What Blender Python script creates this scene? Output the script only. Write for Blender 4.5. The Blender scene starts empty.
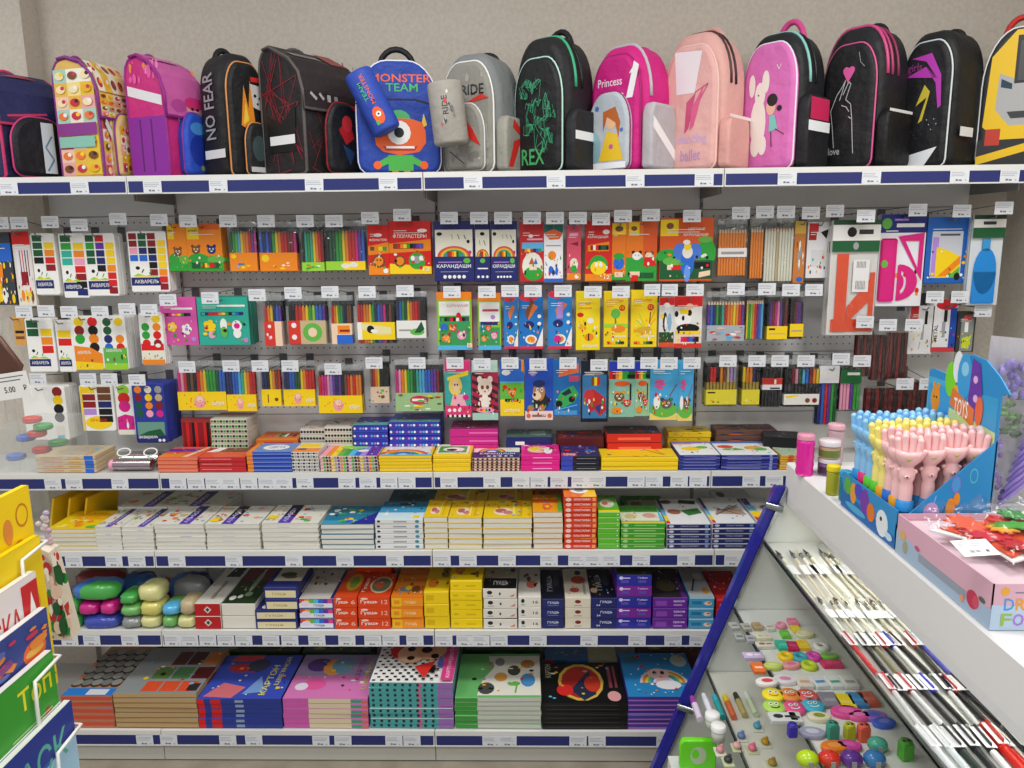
import bpy, math, random
from mathutils import Vector, Matrix
random.seed(7)
SC = bpy.context.scene
COL = SC.collection
# ------------------------------------------------------------------ camera, world, lights, exposure
CAM = Vector((0.349, -2.998, 1.867)); FPX = 771.2
def basis(p, y, r):
    cp, sp, cy, sy, cr, sr = math.cos(p), math.sin(p), math.cos(y), math.sin(y), math.cos(r), math.sin(r)
    f = Vector((sy*cp, cy*cp, -sp)); rt = Vector((cy, -sy, 0)); up = rt.cross(f)
    return rt*cr+up*sr, up*cr-rt*sr, f
RT, UP, FW = basis(0.18304665, -0.02234268, -0.01098664)
cd = bpy.data.cameras.new('camera'); cam = bpy.data.objects.new('camera', cd); COL.objects.link(cam)
mw = Matrix((RT, UP, -FW)).transposed().to_4x4(); mw.translation = CAM
cam.matrix_world = mw
cd.sensor_width = 36; cd.lens = FPX/1024*36; cd.clip_start = 0.02
SC.camera = cam
wd = bpy.data.worlds.new('world'); SC.world = wd; wd.use_nodes = True
wd.node_tree.nodes['Background'].inputs[0].default_value = (0.97, 0.98, 1.0, 1)
wd.node_tree.nodes['Background'].inputs[1].default_value = 0.5
def area(name, loc, sx, sy, power, rot=(0, 0, 0), col=(1, 0.98, 0.95)):
    l = bpy.data.lights.new(name, 'AREA'); l.shape = 'RECTANGLE'; l.size = sx; l.size_y = sy; l.energy = power; l.color = col
    o = bpy.data.objects.new(name, l); o.location = loc; o.rotation_euler = rot; COL.objects.link(o); return o
for ix, lx in enumerate((-1.9, 0.0, 1.7)):
    for ly in (-1.35, -3.0):
        area('ceiling_lamp', (lx, ly, 3.05), 0.6, 0.6, 18)
area('showcase_lamp', (1.17, -1.55, 1.10), 0.05, 1.3, 3.2, (0, math.radians(25), 0), (1, 1, 0.93))
SC.view_settings.view_transform = 'Standard'; SC.view_settings.look = 'None'
SC.view_settings.gamma = 1; SC.view_settings.exposure = 0.0
try: SC.view_settings.use_curve_mapping = False
except Exception: pass
# ------------------------------------------------------------------ pixel helpers
def ray(u, v): return (RT*((u-512)/FPX) - UP*((v-384)/FPX) + FW)
def onY(u, v, Y):
    d = ray(u, v); return CAM + d*((Y-CAM.y)/d.y)
def onZ(u, v, Z):
    d = ray(u, v); return CAM + d*((Z-CAM.z)/d.z)
def onX(u, v, X):
    d = ray(u, v); return CAM + d*((X-CAM.x)/d.x)
# ------------------------------------------------------------------ materials
PAL = dict(r='d8201c', o='f08a1e', y='f6d21a', g='2fa23a', t='2fb6a0', b='2a6ad0', n='232a6e', p='6b35a0', k='141416',
           w='f0f0ec', m='d8208a', e='7a4a2a', c='58b8e6', a='9a9c9c', d='1c5a34', l='9ad43a', s='f2d2b4', i='f2a2c0',
           v='b48ad8', R='8e1a22', B='3c4fb4', Y='fbe680', G='64b64a', q='c8b48c', f='e8e4d4')
def lin(c):
    c /= 255; return c/12.92 if c <= 0.04045 else ((c+0.055)/1.055)**2.4
_m = {}
def M(col, kind='g'):
    if isinstance(col, tuple): col, kind = col
    k = (col, kind)
    if k in _m: return _m[k]
    hx = PAL.get(col, col); rgb = tuple(lin(int(hx[i:i+2], 16)) for i in (0, 2, 4))+(1,)
    m = bpy.data.materials.new(kind+'_'+hx); m.use_nodes = True; nt = m.node_tree; b = nt.nodes['Principled BSDF']
    b.inputs['Base Color'].default_value = rgb
    b.inputs['Roughness'].default_value = {'g': .38, 'm': .75, 'f': .85, 's': .18, 'chrome': .18, 'metal': .4, 'refl': .3}.get(kind, .4)
    if kind == 'g': b.inputs['Specular IOR Level'].default_value = .35
    if kind in ('m', 'f'): b.inputs['Specular IOR Level'].default_value = .2
    if kind in ('chrome',): b.inputs['Metallic'].default_value = 1
    if kind == 'f':
        n = nt.nodes.new('ShaderNodeTexNoise'); n.inputs['Scale'].default_value = 14; n.inputs['Detail'].default_value = 4
        tc = nt.nodes.new('ShaderNodeTexCoord'); nt.links.new(tc.outputs['Object'], n.inputs['Vector'])
        bp = nt.nodes.new('ShaderNodeBump'); bp.inputs['Strength'].default_value = .55; bp.inputs['Distance'].default_value = .02
        nt.links.new(n.outputs[0], bp.inputs['Height']); nt.links.new(bp.outputs[0], b.inputs['Normal'])
        b.inputs['Roughness'].default_value = .55; b.inputs['Specular IOR Level'].default_value = .35
    if kind in ('clear', 'glass', 'film', 'tint'):
        out = [n for n in nt.nodes if n.type == 'OUTPUT_MATERIAL'][0]
        t = nt.nodes.new('ShaderNodeBsdfTransparent'); g = nt.nodes.new('ShaderNodeBsdfGlossy'); mx = nt.nodes.new('ShaderNodeMixShader')
        g.inputs['Roughness'].default_value = {'clear': .12, 'glass': .02, 'film': .25, 'tint': .1}[kind]
        t.inputs[0].default_value = rgb if kind == 'tint' else (.96, .97, .97, 1)
        mx.inputs[0].default_value = {'clear': .04, 'glass': .03, 'film': .15, 'tint': .1}[kind]
        nt.links.new(t.outputs[0], mx.inputs[1])
        if kind == 'film':
            df = nt.nodes.new('ShaderNodeBsdfDiffuse'); df.inputs[0].default_value = rgb
            ad = nt.nodes.new('ShaderNodeMixShader'); ad.inputs[0].default_value = .5
            nt.links.new(g.outputs[0], ad.inputs[1]); nt.links.new(df.outputs[0], ad.inputs[2]); nt.links.new(ad.outputs[0], mx.inputs[2])
        else: nt.links.new(g.outputs[0], mx.inputs[2])
        if kind in ('clear', 'film'):
            n = nt.nodes.new('ShaderNodeTexNoise'); n.inputs['Scale'].default_value = 30
            tc = nt.nodes.new('ShaderNodeTexCoord'); nt.links.new(tc.outputs['Object'], n.inputs['Vector'])
            bp = nt.nodes.new('ShaderNodeBump'); bp.inputs['Strength'].default_value = .8; bp.inputs['Distance'].default_value = .01
            nt.links.new(n.outputs[0], bp.inputs['Height']); nt.links.new(bp.outputs[0], g.inputs['Normal'])
        nt.links.new(mx.outputs[0], out.inputs[0])
    _m[k] = m; return m
def noise_mat(name, c1, c2, scale, rough=.8, bump=.0, stretch=None):
    m = bpy.data.materials.new(name); m.use_nodes = True; nt = m.node_tree; b = nt.nodes['Principled BSDF']
    tc = nt.nodes.new('ShaderNodeTexCoord'); n = nt.nodes.new('ShaderNodeTexNoise'); r = nt.nodes.new('ShaderNodeValToRGB')
    n.inputs['Scale'].default_value = scale; n.inputs['Detail'].default_value = 6
    src = tc.outputs['Object']
    if stretch:
        mp = nt.nodes.new('ShaderNodeMapping'); mp.inputs['Scale'].default_value = stretch; nt.links.new(src, mp.inputs[0]); src = mp.outputs[0]
    nt.links.new(src, n.inputs['Vector']); nt.links.new(n.outputs[0], r.inputs[0]); nt.links.new(r.outputs[0], b.inputs['Base Color'])
    for e, c, p in ((0, c1, .35), (1, c2, .65)):
        r.color_ramp.elements[e].color = tuple(lin(int(c[i:i+2], 16)) for i in (0, 2, 4))+(1,); r.color_ramp.elements[e].position = p
    b.inputs['Roughness'].default_value = rough; b.inputs['Specular IOR Level'].default_value = .2
    if bump:
        bp = nt.nodes.new('ShaderNodeBump'); bp.inputs['Strength'].default_value = bump; bp.inputs['Distance'].default_value = .003
        nt.links.new(n.outputs[0], bp.inputs['Height']); nt.links.new(bp.outputs[0], b.inputs['Normal'])
    _m[(name, 'g')] = m
    return name
# ------------------------------------------------------------------ text cache
_tx = {}
def glyphs(s):
    if s in _tx: return _tx[s]
    cu = bpy.data.curves.new('lettering', 'FONT'); cu.body = s; cu.resolution_u = 2; cu.offset = .012
    ob = bpy.data.objects.new('lettering', cu); me = bpy.data.meshes.new_from_object(ob)
    vs = [(v.co.x, v.co.y) for v in me.vertices]; fs = [tuple(p.vertices) for p in me.polygons]
    bpy.data.objects.remove(ob); bpy.data.curves.remove(cu); bpy.data.meshes.remove(me)
    x0, x1 = min(v[0] for v in vs), max(v[0] for v in vs); y0, y1 = min(v[1] for v in vs), max(v[1] for v in vs)
    _tx[s] = ([((x-x0)/(x1-x0+1e-9), (y-y0)/(y1-y0+1e-9)) for x, y in vs], fs); return _tx[s]
# ------------------------------------------------------------------ mesh builder
LAY = 0.00009
class MB:
    def __init__(s): s.v = []; s.f = []; s.m = []; s.sm = []; s.slots = []; s.sd = {}
    def mi(s, c):
        k = c if isinstance(c, tuple) else (c, 'g')
        if k not in s.sd: s.sd[k] = len(s.slots); s.slots.append(M(*k))
        return s.sd[k]
    def add(s, vs, fs, c, sm=False):
        o = len(s.v); s.v += [tuple(p) for p in vs]; mi = s.mi(c)
        for f in fs: s.f.append(tuple(i+o for i in f)); s.m.append(mi); s.sm.append(sm)
    def box(s, x0, y0, z0, x1, y1, z1, c):
        vs = [(x, y, z) for x in (x0, x1) for y in (y0, y1) for z in (z0, z1)]
        s.add(vs, [(0, 1, 3, 2), (4, 6, 7, 5), (0, 4, 5, 1), (2, 3, 7, 6), (0, 2, 6, 4), (1, 5, 7, 3)], c); return s
    def rbox(s, x0, y0, z0, x1, y1, z1, c, r=.002):       # chamfered along the four y-parallel edges and front/back rims
        ol = [(x0+r, z0), (x1-r, z0), (x1, z0+r), (x1, z1-r), (x1-r, z1), (x0+r, z1), (x0, z1-r), (x0, z0+r)]
        return s.puff(ol, y0, y1, r, c, 1, sm=False)
    def puff(s, ol, y0, y1, r, c, k=4, sm=True, back=True):
        """outline (x,z) swept from y0 (front) to y1 with rounded rims"""
        n = len(ol); cx = sum(p[0] for p in ol)/n; cz = sum(p[1] for p in ol)/n
        def inset(t):
            out = []
            for i in range(n):
                a, p, b = ol[i-1], ol[i], ol[(i+1) % n]
                dx, dz = b[0]-a[0], b[1]-a[1]; L = math.hypot(dx, dz) or 1
                out.append((p[0]-dz/L*t, p[1]+dx/L*t))
            return out
        area_ = sum(ol[i-1][0]*ol[i][1]-ol[i][0]*ol[i-1][1] for i in range(n)); sg = 1 if area_ > 0 else -1
        rings = []
        for j in range(k+1):
            a = math.pi/2*j/k; rings.append((inset(sg*r*(1-math.sin(a))), y0+r*(1-math.cos(a))))
        if back:
            for j in range(k+1):
                a = math.pi/2*(1-j/k); rings.append((inset(sg*r*(1-math.sin(a))), y1-r*(1-math.cos(a))))
        else: rings.append((ol, y1))
        vs = []; fs = []
        for o2, y in rings: vs += [(p[0], y, p[1]) for p in o2]
        for j in range(len(rings)-1):
            for i in range(n):
                a, b = j*n+i, j*n+(i+1) % n
                fs.append((a, b, b+n, a+n) if sg > 0 else (b, a, a+n, b+n))
        s.add(vs, fs, c, sm)
        o = len(rings)-1
        cap = [list(range(n)), [o*n+i for i in range(n)]]
        s.add([vs[i] for i in cap[0]], [tuple(range(n))], c); s.add([vs[i] for i in cap[1]], [tuple(range(n))], c); return s
    def cyl(s, p0, p1, r0, r1=None, c='w', n=10, sm=True, caps=True):
        r1 = r0 if r1 is None else r1; p0, p1 = Vector(p0), Vector(p1); d = (p1-p0).normalized()
        a = d.orthogonal().normalized(); b = d.cross(a); vs = []
        for p, r in ((p0, r0), (p1, r1)):
            for i in range(n):
                t = 2*math.pi*i/n; vs.append(p+(a*math.cos(t)+b*math.sin(t))*r)
        s.add(vs, [(i, (i+1) % n, n+(i+1) % n, n+i) for i in range(n)], c, sm)
        if caps: s.add(vs[:n], [tuple(range(n))[::-1]], c); s.add(vs[n:], [tuple(range(n))], c)
        return s
    def lathe(s, prof, c, n=14, o=(0, 0, 0)):
        vs = []; fs = []
        for r, z in prof:
            for i in range(n):
                t = 2*math.pi*i/n; vs.append((o[0]+r*math.cos(t), o[1]+r*math.sin(t), o[2]+z))
        for j in range(len(prof)-1):
            for i in range(n): a, b = j*n+i, j*n+(i+1) % n; fs.append((a, b, b+n, a+n))
        s.add(vs, fs, c, True); return s
    def ell(s, ce, rx, ry, rz, c, n=12, k=7):
        prof = [(math.sin(math.pi*j/k), -math.cos(math.pi*j/k)) for j in range(k+1)]
        vs = []; fs = []
        for r, z in prof:
            for i in range(n): t = 2*math.pi*i/n; vs.append((ce[0]+rx*r*math.cos(t), ce[1]+ry*r*math.sin(t), ce[2]+rz*z))
        for j in range(k):
            for i in range(n): a, b = j*n+i, j*n+(i+1) % n; fs.append((a, b, b+n, a+n))
        s.add(vs, fs, c, True); return s
    def tube(s, pts, r, c, n=6, closed=False):
        P = [Vector(p) for p in pts]; m = len(P); vs = []; fs = []; prev = None
        for i, p in enumerate(P):
            t = (P[(i+1) % m]-P[i-1]) if closed else (P[min(i+1, m-1)]-P[max(i-1, 0)])
            t = t.normalized() if t.length > 1e-9 else Vector((0, 0, 1))
            a = t.orthogonal().normalized() if prev is None else (prev-t*prev.dot(t))
            a = a.normalized() if a.length > 1e-6 else t.orthogonal().normalized()
            prev = a; b = t.cross(a)
            for j in range(n): q = 2*math.pi*j/n; vs.append(p+(a*math.cos(q)+b*math.sin(q))*r)
        for i in range(m if closed else m-1):
            i2 = (i+1) % m
            for j in range(n): j2 = (j+1) % n; fs.append((i*n+j, i*n+j2, i2*n+j2, i2*n+j))
        if not closed: fs += [tuple(range(n))[::-1], tuple((m-1)*n+j for j in range(n))]
        s.add(vs, fs, c, True); return s
    def art(s, o, ux, uz, w, h, items):
        """flat printed shapes on a face: o lower-left corner, ux/uz unit directions, w/h size; shape coordinates 0..1"""
        o, ux, uz = Vector(o), Vector(ux), Vector(uz); nr = ux.cross(uz).normalized()
        lay = [1]
        def P(x, y): return o+ux*(x*w)+uz*(y*h)+nr*(LAY*lay[0])
        for it in items:
            k = it[0]; c = it[-1]
            if k == 'r':
                _, a, b, e, d, c = it; s.add([P(a, b), P(e, b), P(e, d), P(a, d)], [(0, 1, 2, 3)], c)
            elif k in 'ce':
                if k == 'c': _, x, y, r, c = it; rx, ry = r, r*w/h
                else: _, x, y, rx, ry, c = it
                n = 14; s.add([P(x+rx*math.cos(2*math.pi*i/n), y+ry*math.sin(2*math.pi*i/n)) for i in range(n)], [tuple(range(n))], c)
            elif k == 'p': s.add([P(*q) for q in it[1]], [tuple(range(len(it[1])))], c)
            elif k == 'l':
                _, pts, wd_, c = it
                for a, b in zip(pts, pts[1:]):
                    dx, dy = (b[0]-a[0])*w, (b[1]-a[1])*h; L = math.hypot(dx, dy) or 1; ox, oy = -dy/L*wd_*w/2/w, dx/L*wd_*w/2/h
                    s.add([P(a[0]+ox, a[1]+oy), P(a[0]-ox, a[1]-oy), P(b[0]-ox, b[1]-oy), P(b[0]+ox, b[1]+oy)], [(0, 1, 2, 3)], c)
            elif k in 'tT':
                _, txt, a, b, e, d, c = it; vs, fs = glyphs(txt)
                if k == 't': q = [P(a+(e-a)*x, b+(d-b)*y) for x, y in vs]
                else: q = [P(e-(e-a)*y, b+(d-b)*x) for x, y in vs]      # reads upwards
                s.add(q, fs, c)
            lay[0] += 1
        return s
    def build(s, name, parent=None, loc=None):
        me = bpy.data.meshes.new(name); me.from_pydata(s.v, [], s.f); 
        for m in s.slots: me.materials.append(m)
        me.polygons.foreach_set('material_index', s.m); me.polygons.foreach_set('use_smooth', s.sm)
        me.update(); o = bpy.data.objects.new(name, me); COL.objects.link(o)
        if parent: o.parent = parent
        if loc is not None: o.location = loc
        return o
LABELS = {}
def tag(o, label=None, cat=None, group=None, kind=None):
    if label:
        o['label'] = label
        nw = len(label.split())
        if nw < 4 or nw > 16: print('LABELLEN', nw, label)
        if cat: LABELS.setdefault(label, []).append(o)
    if cat: o['category'] = cat
    if group: o['group'] = group
    if kind: o['kind'] = kind
    return o
def empty(name, loc=(0, 0, 0), rz=0):
    o = bpy.data.objects.new(name, None); COL.objects.link(o); o.location = loc; o.rotation_euler = (0, 0, rz); o.empty_display_size = .02; return o
def dup(o, loc=None, parent=None, rz=None):
    c = o.copy(); COL.objects.link(c)
    if parent: c.parent = parent
    if loc is not None: c.location = loc
    if rz is not None: c.rotation_euler = (0, 0, rz)
    for ch in list(o.children): dup(ch, None, c)
    return c
ORD = 'zeroth first second third fourth fifth sixth seventh eighth ninth tenth eleventh twelfth thirteenth fourteenth fifteenth sixteenth'.split()
def ordl(i, n):
    if n == 1: return 'only one'
    if i == 1: return 'topmost'
    if i == n: return 'lowest'
    return ORD[i]+' from top'
# ------------------------------------------------------------------ print helpers
def busy(seed, cols, n, x0=0, y0=0, x1=1, y1=1, s=.12):
    rd = random.Random(seed); out = []
    for _ in range(n):
        x, y = rd.uniform(x0, x1), rd.uniform(y0, y1); c = rd.choice(cols); a = rd.uniform(.4, 1)*s
        a = min(a, x-x0, x1-x, y-y0, y1-y) if rd.random() < .999 else a
        a = max(a, .015)
        if rd.random() < .6: out.append(('e', x, y, a, a*rd.uniform(.5, 1), c))
        else:
            t = rd.uniform(0, 6.28); out.append(('p', [(x+a*math.cos(t+q), y+a*math.sin(t+q)) for q in (0, 1.9, 3.4, 4.6)], c))
    return out
def face(x, y, r, c, ear=None, k=1.0, eye='w'):   # k = w/h of the panel
    ear = ear or c
    return [('e', x-r*.75, y+r*.85*k, r*.38, r*.38*k, ear), ('e', x+r*.75, y+r*.85*k, r*.38, r*.38*k, ear), ('e', x, y, r, r*.9*k, c),
            ('e', x-r*.38, y+r*.2*k, r*.2, r*.24*k, eye), ('e', x+r*.38, y+r*.2*k, r*.2, r*.24*k, eye),
            ('e', x-r*.36, y+r*.18*k, r*.1, r*.13*k, 'k'), ('e', x+r*.36, y+r*.18*k, r*.1, r*.13*k, 'k'), ('e', x, y-r*.3*k, r*.28, r*.14*k, 'w')]
def flower(x, y, r, c, k=1.0, mid='y'):
    return [('e', x+r*.6*math.cos(a), y+r*.6*math.sin(a)*k, r*.45, r*.45*k, c) for a in [i*1.2566 for i in range(5)]]+[('e', x, y, r*.35, r*.35*k, mid)]
def rainbow(x, y, r, k=1.0, cols='roygbp', bg='w', a0=0, a1=180):
    out = []; n = len(cols)
    for i, c in enumerate(list(cols)+[bg]):
        rr = r*(1-.11*i); out.append(('p', [(x+rr*math.cos(math.radians(a)), y+rr*math.sin(math.radians(a))*k) for a in range(a0, a1+1, 15)], c))
    return out
def strip(cols, x0, y0, x1, y1, gap=0):
    n = len(cols); w = (x1-x0)/n
    return [('r', x0+i*w, y0, x0+(i+1)*w-gap*w, y1, c) for i, c in enumerate(cols)]
def fine(seed, cols, n=16, x0=.05, y0=.06, x1=.95, y1=.5, s=.045):
    return busy(seed, cols, n, x0, y0, x1, y1, s)+[('r', .12, .775+.04*j, .12+.2+.5*random.Random(seed+j).random(), .785+.04*j, cols[0]) for j in range(2)]
def dots(nx, ny, x0, y0, x1, y1, r, cols):
    return [('c', x0+(x1-x0)*(i+.5)/nx, y0+(y1-y0)*(j+.5)/ny, r, cols[(i*3+j) % len(cols)]) for i in range(nx) for j in range(ny)]
# ------------------------------------------------------------------ the room
WALL = noise_mat('wallpaper', 'c0b8ab', 'cac2b5', 70, .85, .1)
FLOOR = noise_mat('floor_tile', '8a8274', '9c9486', 8, .5)
def struct(name, b):
    o = b.build(name); o['kind'] = 'structure'; return o
struct('wall_back', MB().box(-3.2, .06, 0, 2.275, .16, 3.2, WALL))
struct('wall_right', MB().box(2.175, -4.5, 0, 2.275, .06, 3.2, WALL))
struct('wall_left', MB().box(-3.2, -.04, 0, -1.485, .06, 3.2, WALL))
struct('floor', MB().box(-3.2, -4.5, -.05, 2.275, .16, 0, FLOOR))
# ------------------------------------------------------------------ the shelving unit, four bays
SH = {'top': (2.097, .35), 'second': (1.048, .323), 'third': (.786, .413), 'fourth': (.482, .42), 'base': (.13, .495)}
SEAM = [onY(437, v, 0).z for v in (213, 285, 354, 413)]
WHT = ('dcdcd8', 'g'); GRY = ('efefed', 'm'); NAV = ('29306c', 'g')
bay_words = {-2: 'grey shop shelving bay at the left edge behind the colouring book rack',
             -1: 'grey shop shelving bay with paint albums and marker packs, left of centre',
             0: 'grey shop shelving bay with coloured pencil boxes, in the middle',
             1: 'grey shop shelving bay beside right wall, half hidden by the counter'}
for X in (-2, -1, 0, 1):
    root = empty('shelving_bay', (X, 0, 0)); tag(root, bay_words[X], 'shelving')
    b = MB(); zs = [0.0]+[.6, .95]+sorted(SEAM)+[2.12]
    b.box(.003, -.004, .02, .997, .03, SEAM[3]-.0015, GRY)
    for za, zb in zip(sorted(SEAM), sorted(SEAM)[1:]+[2.10]): b.box(.003, -.004, za+.0015, .997, .03, zb-.0015, GRY)
    it = []
    for z in SEAM:
        for dz in (-.026, .026, .052):
            if (z == min(SEAM) and dz < 0) or (z == max(SEAM) and dz > 0): continue
            for i in range(37): b.art((.05+i*.0246-.0022, -.0042, z+dz), (1, 0, 0), (0, 0, 1), .0055, .0055, [('c', .5, .5, .5, '303030')])
    b.build('back_panel', root)
    up = MB().box(.0, -.011, 0, .008, .03, 2.12, ('a8a7aa', 'm'))
    for i in range(34): up.art((.002, -.0112, .9+i*.035), (1, 0, 0), (0, 0, 1), .004, .018, [('r', 0, 0, 1, 1, '202020')])
    up.build('upright', root)
    for nm, (z, d) in SH.items():
        s = MB(); lipx = .9985
        top = nm == 'top'
        s.box(.0015, -d+.012, z-.03, lipx, -.004, z-.0015, ('c8c8c4', 'm') if not top else ('9c9a96', 'm'))
        s.box(.0015, -d, z-.018, lipx, -d+.012, z, WHT)                       # white nose
        s.box(.0015, -d+.001, z-.060, lipx, -d+.012, z-.018, WHT)
        s.box(.0015, -d-.003, z-.060, lipx, -d+.004, z-.056, WHT)
        if top:
            for xx in (.0015, .9945): s.box(xx, -d+.05, z-.08, xx+.004, -.01, z-.03, ('8c8a88', 'm'))
        o = s.build('shelf', root)
        t = MB().box(.006, -d-.001, z-.0545, .994, -d+.002, z-.0185, NAV).build('ticket_strip', o)
        if nm == 'base':
            MB().box(.0015, -d+.012, .005, lipx, -d+.028, z-.066, ('c4c2b8', 'm')).build('kick_plate', root)
# ------------------------------------------------------------------ price tags
TAGM = []
for k in range(5):
    rd = random.Random(k+3); b = MB().box(-.031, -.0006, -.021, .031, .0006, .021, ('dcdfe4', 'g'))
    it = [('r', .06, .80-.13*j, rd.uniform(.6, .94), .84-.13*j, 'a0a2aa') for j in range(3)]
    it += [('r', .3, .16, .42, .3, '70707a'), ('r', .46, .16, .62, .27, '70707a'), ('r', .8, .18, .86, .26, '80808a')]
    b.art((-.031, -.0006, -.021), (1, 0, 0), (0, 0, 1), .062, .042, it); o = b.build('price_tag'); TAGM.append(o.data); bpy.data.objects.remove(o)
def price_tag(loc, label, group, scale=1.0, rz=0, ry=0):
    o = bpy.data.objects.new('price_tag', TAGM[random.randrange(5)]); COL.objects.link(o); o.location = loc
    o.scale = (scale, 1, scale if scale < 1 else 1); o.rotation_euler = (0, ry, rz)
    return tag(o, label, 'price tag', group)
# ------------------------------------------------------------------ hanging goods
HOOK = ('6a6c70', 'metal')
def hook(x, z, yf, tx, tz, ty, phrase):
    b = MB()
    b.tube([(0, -.003, -.012), (0, -.012, 0), (0, yf-.03, 0), (0, yf-.042, .012)], .0022, HOOK, 5)
    b.tube([(0, -.004, .03), (0, -.02, .032), (tx-x, ty+.001, tz-z+.014)], .0016, HOOK, 5)
    b.box(-.015, -.0065, -.02, .015, -.004, .036, HOOK)
    o = b.build('peg_hook', None, (x, 0, z)); tag(o, 'wire hook holding '+phrase, 'hook', 'wire hooks on the perforated back panel')
def hang(name, cat, phrase, u0, v0, u1, v1, n, thick, make, tagpx=None, Y=-.17, dark=None, lab='', step=None):
    """make(w, h, d) -> root object with origin at top centre of its front; n copies one behind the other"""
    c0, c1, ct, cb = onY(u0, (v0+v1)/2, Y), onY(u1, (v0+v1)/2, Y), onY((u0+u1)/2, v0, Y), onY((u0+u1)/2, v1, Y)
    w, h = c1.x-c0.x, ct.z-cb.z; x = (c0.x+c1.x)/2; z = ct.z
    o = make(w, h, thick); o.name = name; o.location = (x, Y, z)
    tag(o, phrase+(lab or ', frontmost on its hook' if n > 1 else ', alone on its hook'), cat, phrase.split(' with ')[0]+' on one hook' if n > 1 else None)
    st = step or thick+.0015
    for i in range(1, n):
        c = o.copy(); COL.objects.link(c); c.location = (x+random.uniform(-.001, .001), Y+i*st, z-random.uniform(0, .004))
        c['label'] = phrase+', '+ORD[i+1]+' on its hook'; LABELS.setdefault(c['label'], []).append(c)
        if dark is None:
            for ch in o.children: dup(ch, None, c)
    if tagpx is not False:
        if tagpx is None: tagpx = ((u0+u1)/2, v0-6)
        TY = Y-.055; p = onY(tagpx[0], tagpx[1], TY)
        hook(x, z-.012, Y, p.x, p.z, TY, phrase)
        price_tag((p.x, TY, p.z), 'price tag in front of '+phrase, 'price tags on the wire hooks')
    return o
def euro(b, w, c):      # hang hole
    b.art((-w*.5, 0, -.022), (1, 0, 0), (0, 0, 1), w, .02, [('e', .5, .5, min(.12, .012/w), .25, '4a4846')])
def card_box(w, h, d, base, items, side=None, tab=None):
    """card box: flat front carrying print, hang tab rising behind"""
    b = MB(); b.rbox(-w/2, 0, -h, w/2, d, 0, side or base, .0012)
    b.art((-w/2+.0004, -.00003, -h+.0004), (1, 0, 0), (0, 0, 1), w-.0008, h-.0008, [('r', 0, 0, 1, 1, base)]+items+(fine(int(w*9e4)+int(h*7e4), ['w', 'f', 'y', 'k', base if len(base) < 3 else 'o', 'g', 'r'], 15) if w > .045 and base != 'n' else []))
    if tab: b.box(-w/2+.001, d*.5-.0006, 0, w/2-.001, d*.5+.0006, .028, tab)
    return b.build('pencil_box')
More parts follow.
